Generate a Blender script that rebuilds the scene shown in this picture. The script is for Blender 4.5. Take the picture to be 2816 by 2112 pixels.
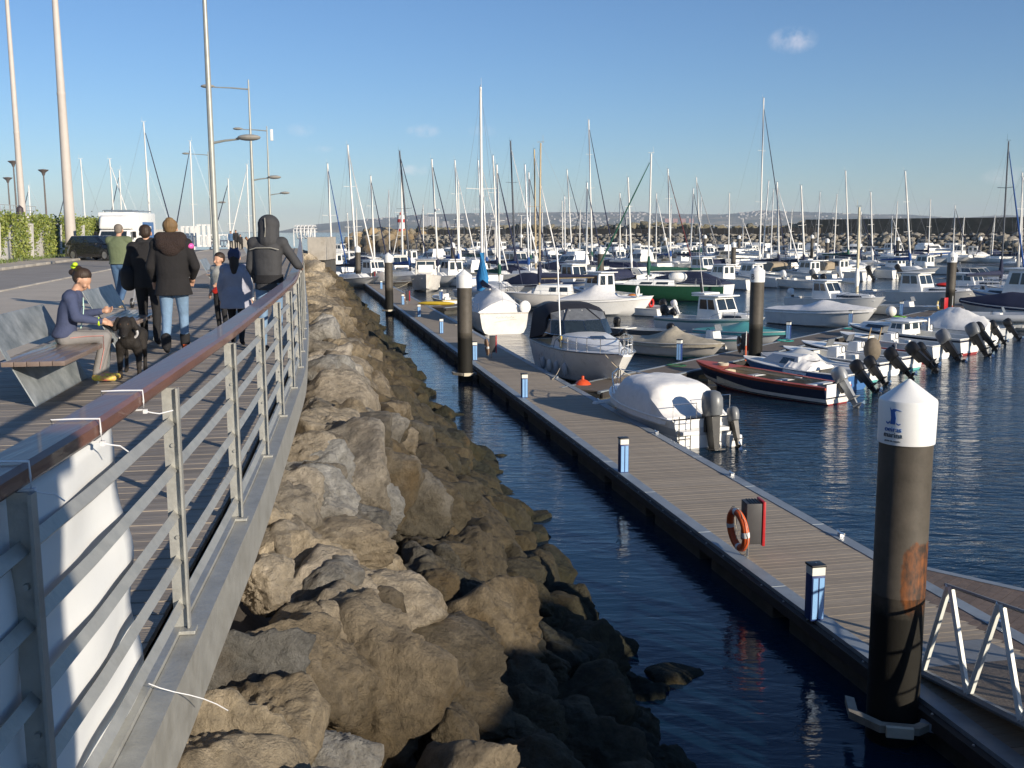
import bpy, bmesh, math, random
from mathutils import Vector, Matrix, noise as mnoise
R = math.radians
random.seed(7)
scn = bpy.context.scene
for o in list(bpy.data.objects): bpy.data.objects.remove(o)

# ---------------------------------------------------------------- camera
FPX = 2847.0; CAM = Vector((0, 0, 6.0)); PITCH = R(8.45); ROLL = R(0.3)
_f = Vector((0, math.cos(PITCH), -math.sin(PITCH)))
_r0 = Vector((1, 0, 0)); _u0 = Vector((0, math.sin(PITCH), math.cos(PITCH)))
_r = _r0*math.cos(ROLL) - _u0*math.sin(ROLL); _u = _r0*math.sin(ROLL) + _u0*math.cos(ROLL)
cam_d = bpy.data.cameras.new('camera'); cam = bpy.data.objects.new('camera', cam_d)
scn.collection.objects.link(cam); scn.camera = cam
cam_d.sensor_width = 36; cam_d.lens = 36*FPX/2816; cam_d.clip_start = .05; cam_d.clip_end = 60000
cam.matrix_world = Matrix(((_r.x, _u.x, -_f.x, 0), (_r.y, _u.y, -_f.y, 0), (_r.z, _u.z, -_f.z, 6.0), (0, 0, 0, 1)))
def ray(u, v): return _f*FPX + _r*(u-1408) + _u*(1056-v)
def P(u, v, z):            # where the sight line through a photo point meets height z
    d = ray(u, v); return CAM + d*((z-6.0)/d.z)
def PY(u, v, Y):           # the same at distance Y
    d = ray(u, v); return CAM + d*(Y/d.y)

# ---------------------------------------------------------------- world, sun, exposure
SUN_AZ, SUN_EL = R(135), R(16)
w = bpy.data.worlds.new('World'); scn.world = w; w.use_nodes = True
nt = w.node_tree; bg = nt.nodes['Background']
sky = nt.nodes.new('ShaderNodeTexSky'); sky.sky_type = 'NISHITA'; sky.sun_disc = False
sky.sun_elevation = SUN_EL; sky.sun_rotation = SUN_AZ; sky.air_density = 1.0; sky.dust_density = 0.0; sky.ozone_density = 5.0
bg.inputs[1].default_value = 0.094
# small far clouds, given by their direction in the sky
geo = nt.nodes.new('ShaderNodeTexCoord')
nz = nt.nodes.new('ShaderNodeTexNoise'); nz.inputs['Scale'].default_value = 60; nz.inputs['Detail'].default_value = 7; nz.inputs['Roughness'].default_value = .62
nt.links.new(geo.outputs['Generated'], nz.inputs['Vector'])
prev = None
for (u, v, wd, ht, st) in [(2180, 110, 66, 36, .42), (828, 357, 42, 20, .3), (1165, 360, 50, 20, .33), (1330, 360, 45, 16, .25), (1140, 468, 50, 16, .5), (2790, 485, 80, 26, .28), (560, 590, 150, 20, .2), (880, 410, 40, 10, .2)]:
    d = ray(u, v).normalized(); az = math.atan2(d.x, d.y); el = math.asin(d.z)
    sub = nt.nodes.new('ShaderNodeVectorMath'); sub.operation = 'SUBTRACT'; sub.inputs[1].default_value = d
    nt.links.new(geo.outputs['Generated'], sub.inputs[0])
    dr = nt.nodes.new('ShaderNodeVectorMath'); dr.operation = 'DOT_PRODUCT'; dr.inputs[1].default_value = Vector((math.cos(az), -math.sin(az), 0))*(FPX/wd)
    du = nt.nodes.new('ShaderNodeVectorMath'); du.operation = 'DOT_PRODUCT'; du.inputs[1].default_value = (0, 0, FPX/ht)
    nt.links.new(sub.outputs[0], dr.inputs[0]); nt.links.new(sub.outputs[0], du.inputs[0])
    def M(op, a, b=None):
        n = nt.nodes.new('ShaderNodeMath'); n.operation = op
        for i, x in enumerate((a, b)):
            if x is None: continue
            if isinstance(x, (int, float)): n.inputs[i].default_value = x
            else: nt.links.new(x, n.inputs[i])
        return n.outputs[0]
    q = M('ADD', M('MULTIPLY', dr.outputs['Value'], dr.outputs['Value']), M('MULTIPLY', du.outputs['Value'], du.outputs['Value']))
    front = nt.nodes.new('ShaderNodeVectorMath'); front.operation = 'DOT_PRODUCT'; front.inputs[1].default_value = d
    nt.links.new(geo.outputs['Generated'], front.inputs[0])
    m = M('SUBTRACT', 1.0, q); m = M('MAXIMUM', m, 0.0)
    n2 = M('MULTIPLY', M('SUBTRACT', nz.outputs['Fac'], .38), 3.4); n2 = M('MAXIMUM', n2, 0.0); n2 = M('MINIMUM', n2, 1.0)
    m = M('MULTIPLY', M('MULTIPLY', m, n2), M('GREATER_THAN', front.outputs['Value'], 0))
    m = M('MULTIPLY', m, st)
    prev = m if prev is None else M('MAXIMUM', prev, m)
mixc = nt.nodes.new('ShaderNodeMix'); mixc.data_type = 'RGBA'
hs = nt.nodes.new('ShaderNodeHueSaturation'); hs.inputs['Saturation'].default_value = 1.0
nt.links.new(sky.outputs[0], hs.inputs['Color'])
tn = nt.nodes.new('ShaderNodeMix'); tn.data_type = 'RGBA'; tn.blend_type = 'MULTIPLY'; tn.inputs[0].default_value = 1; tn.inputs[7].default_value = (.92, .93, 1.0, 1); nt.links.new(hs.outputs[0], tn.inputs[6])
nt.links.new(prev, mixc.inputs[0]); nt.links.new(tn.outputs[2], mixc.inputs[6]); mixc.inputs[7].default_value = (9.0, 8.2, 8.2, 1)
nt.links.new(mixc.outputs[2], bg.inputs[0])
sl = bpy.data.lights.new('sun', 'SUN'); sl.energy = 5.0; sl.angle = R(.53); sl.color = (1, .88, .72)
so = bpy.data.objects.new('sun', sl); scn.collection.objects.link(so)
sdir = Vector((math.sin(SUN_AZ)*math.cos(SUN_EL), math.cos(SUN_AZ)*math.cos(SUN_EL), math.sin(SUN_EL)))
so.rotation_euler = sdir.to_track_quat('Z', 'Y').to_euler(); so.location = (30, -30, 60)
vs = scn.view_settings; vs.view_transform = 'Standard'; vs.look = 'None'; vs.exposure = 0.38; vs.gamma = 1; vs.use_curve_mapping = False
scn.cycles.max_bounces = 6; scn.cycles.diffuse_bounces = 2; scn.cycles.glossy_bounces = 3; scn.cycles.transmission_bounces = 4; scn.cycles.volume_bounces = 0; scn.cycles.transparent_max_bounces = 6
scn.cycles.use_denoising = True

# ---------------------------------------------------------------- helpers
COL = scn.collection
def link(o): COL.objects.link(o); return o
def tag(o, label=None, cat=None, group=None, kind=None, category=None):
    cat = cat or category
    if label: o['label'] = label
    if cat: o['category'] = cat
    if group: o['group'] = group
    if kind: o['kind'] = kind
    return o
def empty(name, loc=(0, 0, 0), rz=0, label=None, cat=None, group=None, scale=None):
    o = link(bpy.data.objects.new(name, None)); o.location = loc; o.rotation_euler = (0, 0, rz); o.empty_display_size = .3
    if scale: o.scale = (scale,)*3
    return tag(o, label, cat, group)
CH = {}
def kids(o): return CH.get(o.name, [])
def copy_tree(o, parent=None):
    c = o.copy(); link(c)
    if parent is not None:
        c.parent = parent; CH.setdefault(parent.name, []).append(c)
    for ch in kids(o): copy_tree(ch, c)
    return c

class MB:
    def __init__(s): s.v = []; s.f = []
    def add(s, vs, fs):
        n = len(s.v); s.v += [tuple(x) for x in vs]; s.f += [tuple(i+n for i in f) for f in fs]; return s
    def box(s, c, d, rz=0, rx=0, ry=0):
        c = Vector(c); hx, hy, hz = d[0]/2, d[1]/2, d[2]/2
        m = Matrix.Rotation(rz, 3, 'Z') @ Matrix.Rotation(ry, 3, 'Y') @ Matrix.Rotation(rx, 3, 'X')
        vs = [c + m @ Vector((x*hx, y*hy, z*hz)) for x in (-1, 1) for y in (-1, 1) for z in (-1, 1)]
        return s.add(vs, [(0, 1, 3, 2), (4, 6, 7, 5), (0, 4, 5, 1), (2, 3, 7, 6), (0, 2, 6, 4), (1, 5, 7, 3)])
    def hexa(s, b, t):  # bottom 4 pts ccw, top 4 pts ccw
        return s.add(list(b)+list(t), [(3, 2, 1, 0), (4, 5, 6, 7), (0, 1, 5, 4), (1, 2, 6, 5), (2, 3, 7, 6), (3, 0, 4, 7)])
    def tube(s, pts, r, n=8, cap=True, r2=None):
        pts = [Vector(p) for p in pts]; k = len(pts); rings = []
        up = Vector((0, 0, 1))
        for i, p in enumerate(pts):
            d = (pts[min(i+1, k-1)] - pts[max(i-1, 0)]).normalized()
            a = d.cross(up)
            if a.length < .05: a = d.cross(Vector((1, 0, 0)))
            a.normalize(); b = d.cross(a)
            rr = r if r2 is None else r+(r2-r)*i/(k-1)
            if isinstance(r, (list, tuple)): rr = r[i]
            rings.append([p + (a*math.cos(2*math.pi*j/n) + b*math.sin(2*math.pi*j/n))*rr for j in range(n)])
        vs = [q for rg in rings for q in rg]; fs = []
        for i in range(k-1):
            for j in range(n):
                a, b = i*n+j, i*n+(j+1) % n; fs.append((a, b, b+n, a+n))
        if cap: fs.append(tuple(range(n-1, -1, -1))); fs.append(tuple((k-1)*n+j for j in range(n)))
        return s.add(vs, fs)
    def lathe(s, prof, c=(0, 0, 0), n=24, axis='Z', cap=True):
        vs = []; fs = []
        for (r, z) in prof:
            for j in range(n):
                a = 2*math.pi*j/n
                p = (r*math.cos(a), r*math.sin(a), z)
                if axis == 'X': p = (z, r*math.cos(a), r*math.sin(a))
                if axis == 'Y': p = (r*math.sin(a), z, r*math.cos(a))
                vs.append((c[0]+p[0], c[1]+p[1], c[2]+p[2]))
        for i in range(len(prof)-1):
            for j in range(n):
                a, b = i*n+j, i*n+(j+1) % n; fs.append((a, b, b+n, a+n))
        if cap: fs.append(tuple(range(n-1, -1, -1))); fs.append(tuple((len(prof)-1)*n+j for j in range(n)))
        return s.add(vs, fs)
    def torus(s, c, R_, r, axis='Z', n=28, m=10, a0=0, a1=2*math.pi):
        full = abs(a1-a0-2*math.pi) < 1e-4; vs = []; fs = []; N = n if full else n+1
        for i in range(N):
            a = a0+(a1-a0)*i/n
            for j in range(m):
                b = 2*math.pi*j/m; rr = R_+r*math.cos(b); x, y, z = rr*math.cos(a), rr*math.sin(a), r*math.sin(b)
                p = {'Z': (x, y, z), 'X': (z, x, y), 'Y': (x, z, y)}[axis]
                vs.append((c[0]+p[0], c[1]+p[1], c[2]+p[2]))
        for i in range(n):
            for j in range(m):
                i2 = (i+1) % N; fs.append((i*m+j, i2*m+j, i2*m+(j+1) % m, i*m+(j+1) % m))
        return s.add(vs, fs)
    def ball(s, c, rx, ry=None, rz=None, n=14, m=9):
        ry = ry or rx; rz = rz or rx
        prof = [(math.sin(math.pi*i/m), -math.cos(math.pi*i/m)) for i in range(1, m)]
        vs = [(c[0], c[1], c[2]-rz)]; fs = []
        for (r, z) in prof:
            for j in range(n):
                a = 2*math.pi*j/n; vs.append((c[0]+rx*r*math.cos(a), c[1]+ry*r*math.sin(a), c[2]+rz*z))
        vs.append((c[0], c[1], c[2]+rz))
        for j in range(n): fs.append((0, 1+(j+1) % n, 1+j))
        for i in range(m-2):
            for j in range(n):
                a = 1+i*n+j; b = 1+i*n+(j+1) % n; fs.append((a, b, b+n, a+n))
        L = len(vs)-1; o = 1+(m-2)*n
        for j in range(n): fs.append((o+j, o+(j+1) % n, L))
        return s.add(vs, fs)
    def grid(s, rows):   # rows of equal-length point lists
        n = len(rows[0]); vs = [p for r in rows for p in r]
        return s.add(vs, [(i*n+j, i*n+j+1, (i+1)*n+j+1, (i+1)*n+j) for i in range(len(rows)-1) for j in range(n-1)])
    def mesh(s, name, smooth=40, bevel=0, seg=2):
        me = bpy.data.meshes.new(name); me.from_pydata(s.v, [], s.f)
        bm = bmesh.new(); bm.from_mesh(me)
        bmesh.ops.remove_doubles(bm, verts=bm.verts, dist=1e-5)
        bmesh.ops.dissolve_degenerate(bm, edges=bm.edges, dist=1e-6)
        bmesh.ops.recalc_face_normals(bm, faces=bm.faces)
        if bevel:
            ed = [e for e in bm.edges if len(e.link_faces) == 2 and e.calc_face_angle(0) > R(25)]
            bmesh.ops.bevel(bm, geom=ed, offset=bevel, segments=seg, affect='EDGES', profile=.6, clamp_overlap=True)
        bm.to_mesh(me); bm.free()
        if smooth:
            me.shade_smooth()
            me.set_sharp_from_angle(angle=R(smooth))
        return me
    def build(s, name, m, parent=None, smooth=40, bevel=0, seg=2, loc=None, **t):
        me = s.mesh(name, smooth, bevel, seg); me.materials.append(m)
        o = link(bpy.data.objects.new(name, me))
        if parent is not None: o.parent = parent; CH.setdefault(parent.name, []).append(o)
        if loc is not None: o.location = loc
        if t: tag(o, **t)
        return o
def put(name, me, parent=None, loc=(0, 0, 0), rot=(0, 0, 0), scale=None, **t):
    o = link(bpy.data.objects.new(name, me)); o.location = loc; o.rotation_euler = rot
    if scale is not None: o.scale = scale
    if parent is not None: o.parent = parent; CH.setdefault(parent.name, []).append(o)
    if t: tag(o, **t)
    return o

# ---------------------------------------------------------------- materials
MATS = {}
def mat(name, c, rough=.5, metal=0, var=.12, scale=6, bump=0, bscale=30, c2=None, coat=0, alpha=1, spec=.5, dirt=0, coords='Object', trans=0, sheen=0, stretch=None, rnd=0):
    if name in MATS: return MATS[name]
    m = bpy.data.materials.new(name); m.use_nodes = True; t = m.node_tree; N = t.nodes; L = t.links
    b = N['Principled BSDF']; b.inputs['Roughness'].default_value = rough; b.inputs['Metallic'].default_value = metal
    b.inputs['Coat Weight'].default_value = coat; b.inputs['Alpha'].default_value = alpha; b.inputs['Specular IOR Level'].default_value = spec
    b.inputs['Transmission Weight'].default_value = trans
    tc = N.new('ShaderNodeTexCoord'); mp = N.new('ShaderNodeMapping'); L.new(tc.outputs[coords], mp.inputs[0])
    if stretch: mp.inputs['Scale'].default_value = stretch
    nz = N.new('ShaderNodeTexNoise'); nz.inputs['Scale'].default_value = scale; nz.inputs['Detail'].default_value = 5; nz.inputs['Roughness'].default_value = .65
    L.new(mp.outputs[0], nz.inputs['Vector'])
    c = tuple(c)[:3]; c2 = tuple(c2)[:3] if c2 else tuple(x*(1-var) for x in c); c1 = c if c2 else c
    hi = tuple(min(1, x*(1+var*.6)) for x in c) if True else c
    cr = N.new('ShaderNodeValToRGB'); cr.color_ramp.elements[0].position = .32; cr.color_ramp.elements[1].position = .68
    cr.color_ramp.elements[0].color = (*c2, 1); cr.color_ramp.elements[1].color = (*hi, 1)
    L.new(nz.outputs['Fac'], cr.inputs[0]); out = cr.outputs[0]
    if dirt:
        n3 = N.new('ShaderNodeTexNoise'); n3.inputs['Scale'].default_value = scale*.35; n3.inputs['Detail'].default_value = 8; n3.inputs['Roughness'].default_value = .75
        L.new(mp.outputs[0], n3.inputs['Vector']); r3 = N.new('ShaderNodeValToRGB'); r3.color_ramp.elements[0].position = .5; r3.color_ramp.elements[1].position = .72
        L.new(n3.outputs['Fac'], r3.inputs[0]); mx = N.new('ShaderNodeMix'); mx.data_type = 'RGBA'; mx.blend_type = 'MULTIPLY'
        sc = N.new('ShaderNodeMath'); sc.operation = 'MULTIPLY'; sc.inputs[1].default_value = dirt; L.new(r3.outputs[0], sc.inputs[0])
        L.new(sc.outputs[0], mx.inputs[0]); L.new(out, mx.inputs[6]); mx.inputs[7].default_value = (.45, .4, .32, 1); out = mx.outputs[2]
    if rnd:
        oi = N.new('ShaderNodeObjectInfo'); hv = N.new('ShaderNodeHueSaturation')
        mr = N.new('ShaderNodeMapRange'); mr.inputs[3].default_value = 1-rnd; mr.inputs[4].default_value = 1+rnd; L.new(oi.outputs['Random'], mr.inputs[0])
        L.new(mr.outputs[0], hv.inputs['Value']); L.new(out, hv.inputs['Color']); out = hv.outputs[0]
    L.new(out, b.inputs['Base Color'])
    mr2 = N.new('ShaderNodeMapRange'); mr2.inputs[3].default_value = max(0, rough-.08); mr2.inputs[4].default_value = min(1, rough+.1); L.new(nz.outputs['Fac'], mr2.inputs[0]); L.new(mr2.outputs[0], b.inputs['Roughness'])
    if bump:
        bn = N.new('ShaderNodeTexNoise'); bn.inputs['Scale'].default_value = bscale; bn.inputs['Detail'].default_value = 6; L.new(mp.outputs[0], bn.inputs['Vector'])
        bp = N.new('ShaderNodeBump'); bp.inputs['Strength'].default_value = min(1, bump); bp.inputs['Distance'].default_value = .02; L.new(bn.outputs['Fac'], bp.inputs['Height']); L.new(bp.outputs[0], b.inputs['Normal'])
    MATS[name] = m; return m
gel = mat('gelcoat', (.84, .84, .81), .28, var=.05, scale=1.5, dirt=.16)
gelw = mat('gelcoat_warm', (.78, .75, .69), .32, var=.08, scale=1.5, dirt=.35)
gelg = mat('gelcoat_grey', (.5, .52, .53), .35, var=.08, scale=1.5, dirt=.3)
deckm = mat('deck_paint', (.7, .7, .66), .6, var=.1, scale=4, dirt=.35)
navy = mat('navy_paint', (.015, .022, .05), .3, var=.2)
redp = mat('red_paint', (.46, .075, .03), .45, var=.2, dirt=.3)
redbot = mat('red_antifoul', (.28, .03, .03), .7, var=.2)
greenp = mat('green_paint', (.01, .055, .028), .3, var=.2)
bluep = mat('blue_paint', (.06, .16, .38), .35, var=.1)
teal = mat('teal_paint', (.1, .38, .36), .5)
brownw = mat('varnished_wood', (.16, .06, .03), .35, var=.3, scale=12, stretch=(1, .15, 1))
woodl = mat('light_wood', (.45, .33, .18), .6, var=.2, scale=10)
glass = mat('dark_glass', (.02, .03, .04), .06, spec=.8, var=.2)
vinyl = mat('clear_vinyl', (.16, .17, .18), .22, var=.3, scale=3)
blk = mat('black_plastic', (.01, .01, .011), .42, var=.3)
cowlg = mat('grey_cowl', (.16, .17, .18), .35, var=.15)
cowls = mat('silver_cowl', (.42, .43, .42), .35, metal=.4, var=.1)
steel = mat('polished_steel', (.62, .62, .62), .22, metal=1, var=.05)
alum = mat('aluminium', (.55, .56, .57), .42, metal=.6, var=.1, scale=3)
alumw = mat('white_mast_paint', (.72, .71, .67), .4, var=.08)
mastg = mat('gold_mast', (.42, .33, .2), .4, metal=.3, var=.12)
mastd = mat('dark_mast', (.05, .06, .08), .4)
rope = mat('rope', (.5, .45, .35), .9, var=.25, bump=.4, bscale=80)
wire = mat('stay_wire', (.32, .34, .36), .4, metal=.6)
cv_navy = mat('navy_canvas', (.014, .02, .055), .85, var=.25, bump=.3, bscale=14)
cv_blk = mat('black_canvas', (.012, .014, .024), .85, var=.25, bump=.3, bscale=14)
cv_blue = mat('blue_canvas', (.012, .07, .26), .8, var=.2, bump=.35, bscale=10)
cv_sky = mat('bright_blue_canvas', (.015, .17, .4), .8, var=.2, bump=.3, bscale=10)
cv_green = mat('green_canvas', (.01, .085, .055), .8, var=.2, bump=.3, bscale=10)
cv_beige = mat('beige_canvas', (.46, .41, .31), .85, var=.15, bump=.6, bscale=8, dirt=.3)
cv_white = mat('white_canvas', (.82, .81, .78), .7, var=.08, bump=.5, bscale=5, dirt=.15)
cv_tan = mat('tan_canvas', (.33, .27, .19), .85, var=.15, bump=.3)
cv_grey = mat('grey_canvas', (.3, .3, .3), .85, var=.15, bump=.3)
cv_brown = mat('brown_canvas', (.07, .05, .055), .85, var=.15)
orange = mat('orange_plastic', (.6, .09, .015), .45, var=.15)
orangec = mat('orange_cloth', (.62, .2, .02), .75, bump=.4, bscale=12)
redc = mat('red_plastic', (.55, .03, .02), .4)
whitep = mat('white_plastic', (.78, .78, .76), .4, var=.06)
yellow = mat('yellow_plastic', (.6, .42, .03), .5)

# ---------------------------------------------------------------- haze
hz = bpy.data.materials.new('haze_air'); hz.use_nodes = True; hz.node_tree.nodes.clear()
_o = hz.node_tree.nodes.new('ShaderNodeOutputMaterial'); _v = hz.node_tree.nodes.new('ShaderNodeVolumePrincipled'); _v.inputs['Color'].default_value = (.72, .84, 1, 1); _v.inputs['Density'].default_value = 1.1e-4; _v.inputs['Anisotropy'].default_value = 0
hz.node_tree.links.new(_v.outputs[0], _o.inputs['Volume'])
MB().box((0, 3300, 75), (7600, 8400, 156)).build('haze', hz, smooth=0, kind='stuff')
# ================================================================= SETTING
def lerp(a, b, t): return a+(b-a)*t
def interp(tab, y):
    if y <= tab[0][0]: a, b = tab[0], tab[1]
    elif y >= tab[-1][0]: a, b = tab[-2], tab[-1]
    else:
        for i in range(len(tab)-1):
            if tab[i][0] <= y <= tab[i+1][0]: a, b = tab[i], tab[i+1]; break
    return a[1]+(b[1]-a[1])*(y-a[0])/(b[0]-a[0])
RT = [(-3, -.9), (0, -1.0), (1, -1.06), (2.1, -1.145), (2.8, -1.2), (3.4, -1.285), (4.1, -1.375), (5.4, -1.53), (7, -1.76), (8.2, -1.94), (11.4, -2.42), (18.7, -3.8), (53, -10.7), (97, -19.6)]
def rail_x(y): return (interp(RT, y-.8)+2*interp(RT, y)+interp(RT, y+.8))/4
WT = [(-3, 3.7), (5, 2.6), (12, 1.5), (18.85, .4), (27.9, -1.45), (37, -3.4), (55.5, -7.1), (88, -13.6), (110, -18.0)]
def water_x(y): return interp(WT, y)
DZ = 4.45    # height of the promenade
def slope_z(x, y):
    a = rail_x(y)-.1; b = water_x(y); s = (x-a)/(b-a)
    return 3.95*(1-s) if s < 1 else -1.1*(s-1)*4

# ---- water
def node_water():
    m = bpy.data.materials.new('water'); m.use_nodes = True; t = m.node_tree; N = t.nodes; L = t.links; b = N['Principled BSDF']
    b.inputs['Base Color'].default_value = (.004, .02, .042, 1); b.inputs['Roughness'].default_value = .06; b.inputs['IOR'].default_value = 1.33
    tc = N.new('ShaderNodeTexCoord'); mp = N.new('ShaderNodeMapping'); mp.inputs['Rotation'].default_value = (0, 0, R(25)); mp.inputs['Scale'].default_value = (.6, 1.5, 1)
    L.new(tc.outputs['Object'], mp.inputs[0])
    n1 = N.new('ShaderNodeTexNoise'); n1.inputs['Scale'].default_value = 2.6; n1.inputs['Detail'].default_value = 4; n1.inputs['Roughness'].default_value = .55; n1.inputs['Distortion'].default_value = .4
    n2 = N.new('ShaderNodeTexNoise'); n2.inputs['Scale'].default_value = .5; n2.inputs['Detail'].default_value = 3
    L.new(mp.outputs[0], n1.inputs['Vector']); L.new(mp.outputs[0], n2.inputs['Vector'])
    # calm patches: the harbour is gently rippled, not uniform
    n3 = N.new('ShaderNodeTexNoise'); n3.inputs['Scale'].default_value = .07; n3.inputs['Detail'].default_value = 3; L.new(mp.outputs[0], n3.inputs['Vector'])
    mr = N.new('ShaderNodeMapRange'); mr.inputs[1].default_value = .35; mr.inputs[2].default_value = .65; mr.inputs[3].default_value = .45; mr.inputs[4].default_value = 1.0; L.new(n3.outputs['Fac'], mr.inputs[0])
    # the lee of the long pontoon is smoother than the open basin
    sx = N.new('ShaderNodeSeparateXYZ'); L.new(tc.outputs['Object'], sx.inputs[0])
    lee = N.new('ShaderNodeMath'); lee.operation = 'MULTIPLY_ADD'; lee.inputs[1].default_value = .207; L.new(sx.outputs['Y'], lee.inputs[0]); L.new(sx.outputs['X'], lee.inputs[2])
    lr = N.new('ShaderNodeMapRange'); lr.inputs[1].default_value = 8; lr.inputs[2].default_value = 13; lr.inputs[3].default_value = .3; lr.inputs[4].default_value = 1; L.new(lee.outputs[0], lr.inputs[0])
    mm = N.new('ShaderNodeMath'); mm.operation = 'MULTIPLY'; L.new(mr.outputs[0], mm.inputs[0]); L.new(lr.outputs[0], mm.inputs[1])
    ad = N.new('ShaderNodeMath'); ad.operation = 'MULTIPLY_ADD'; ad.inputs[1].default_value = 1.6; L.new(n2.outputs['Fac'], ad.inputs[0]); L.new(n1.outputs['Fac'], ad.inputs[2])
    h = N.new('ShaderNodeMath'); h.operation = 'MULTIPLY'; L.new(ad.outputs[0], h.inputs[0]); L.new(mm.outputs[0], h.inputs[1])
    bp = N.new('ShaderNodeBump'); bp.inputs['Strength'].default_value = 1; bp.inputs['Distance'].default_value = .085; L.new(h.outputs[0], bp.inputs['Height']); L.new(bp.outputs[0], b.inputs['Normal'])
    return m
MB().add([(-9000, -400, 0), (9000, -400, 0), (9000, 30000, 0), (-9000, 30000, 0)], [(0, 1, 2, 3)]).build('water', node_water(), kind='structure')

# ---- promenade ground
pav = mat('paving', (.50, .44, .355), .85, var=.08, scale=.8, bump=.25, bscale=40, dirt=.3)
asph = mat('asphalt', (.30, .275, .245), .9, var=.12, scale=1.2, bump=.3, bscale=60, dirt=.3)
conc = mat('concrete', (.42, .39, .34), .85, var=.12, scale=2, bump=.35, bscale=25, dirt=.5)
concd = mat('dark_concrete', (.085, .08, .072), .8, var=.3, scale=1.5, bump=.5, bscale=15, dirt=.5)
def kerb_x(y): return -8.3-.2*y
YS = [-40, -20, -3, 0, 1, 2, 3, 4, 5, 6, 7, 8, 9, 10, 12, 15, 20, 30, 40, 53, 70, 97]
def deck_l(y): return rail_x(y)-3.6
m = MB()   # solid block of land under the boardwalk, with a vertical sea wall
m.grid([[(rail_x(y)-.2, y, -2), (rail_x(y)-.2, y, 4.2), (rail_x(y)-.05, y, 4.2), (deck_l(y)-.02, y, 4.2), (deck_l(y)-.02, y, DZ-.03), (kerb_x(y), y, DZ-.03), (kerb_x(y)-.001, y, DZ-.5)] for y in YS])
y = 97; m.add([(rail_x(y)-.2, y, -2), (rail_x(y)-.2, y, 4.2), (-240, y, 4.2), (-240, y, -2)], [(0, 1, 2, 3)])
m.build('pavement', pav, kind='structure', smooth=0)
m = MB(); m.grid([[(kerb_x(y), y, DZ-.1), (kerb_x(y)-5.1, y, DZ-.1)] for y in YS]); m.build('road', asph, kind='structure', smooth=0)
m = MB(); m.grid([[(kerb_x(y)-5.1, y, DZ-.12), (kerb_x(y)-5.1, y, DZ+.02), (-240, y, DZ+.02)] for y in YS]); m.build('far_pavement', pav, kind='structure', smooth=0)
k = link(bpy.data.objects.new('kerb', None)); k['kind'] = 'structure'
for y in range(4, 96, 2):
    a = Vector((kerb_x(y), y, 0)); b = Vector((kerb_x(y+1.97), y+1.97, 0)); c = (a+b)/2
    MB().box((c.x, c.y, DZ-.06), (.16, (b-a).length, .13), rz=math.atan2(-(b-a).x, (b-a).y)).build('kerb_stone', conc, k, bevel=.012)
    c2 = c+Vector((-5.1, 0, 0))
    MB().box((c2.x, c2.y, DZ-.03), (.2, (b-a).length, .13), rz=math.atan2(-(b-a).x, (b-a).y)).build('kerb_stone', conc, k, bevel=.012)

# ---- boardwalk of cross boards
boardm = mat('deck_board', (.30, .26, .215), .7, var=.28, scale=7, stretch=(.25, 3.5, 1), bump=.35, bscale=22, rnd=.16, dirt=.35)
bw = link(bpy.data.objects.new('boardwalk', None)); bw['kind'] = 'structure'
bmesh_shared = MB().box((0, 0, 0), (3.5, .138, .028)).mesh('board', 0)
bmesh_shared.materials.append(boardm)
PITCHB = .145; y = 2.2; nb = 0; rest = MB()
for i in range(900):
    y += PITCHB
    if y > 96.5: break
    tang = math.atan2(-(rail_x(y+.3)-rail_x(y-.3)), .6); tang = R(10) if y > 8 else R(lerp(5, 10, max(0, (y-2)/6)))
    cx = (rail_x(y)+deck_l(y))/2-.03; z = DZ-.014+random.uniform(-.002, .002)
    if i < 296: put('board', bmesh_shared, bw, (cx, y, z), (0, 0, tang))
    else: rest.box((cx, y, z), (3.5, .138, .028), rz=tang)
rest.build('far_board', boardm, bw, smooth=0, kind='stuff')
m = MB()
for off in (-.35, -1.6, -2.9): m.grid([[(rail_x(y)+off-.05, y, DZ-.05), (rail_x(y)+off+.05, y, DZ-.05)] for y in YS[2:]])
m.build('joist', concd, bw, smooth=0)

# ---- terrain under the rocks
rubble = mat('rubble', (.05, .042, .034), .9, var=.4, scale=3, bump=1, bscale=6)
ys = [x*.8 for x in range(-4, 138)]
MB().grid([[(lerp(rail_x(y)-.25, water_x(y)+2.5, i/9), y, slope_z(lerp(rail_x(y)-.25, water_x(y)+2.5, i/9), y)-.42+.18*mnoise.noise(Vector((i*.9, y*.8, 0)))) for i in range(10)] for y in ys]).build('embankment', rubble, kind='structure')

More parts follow.
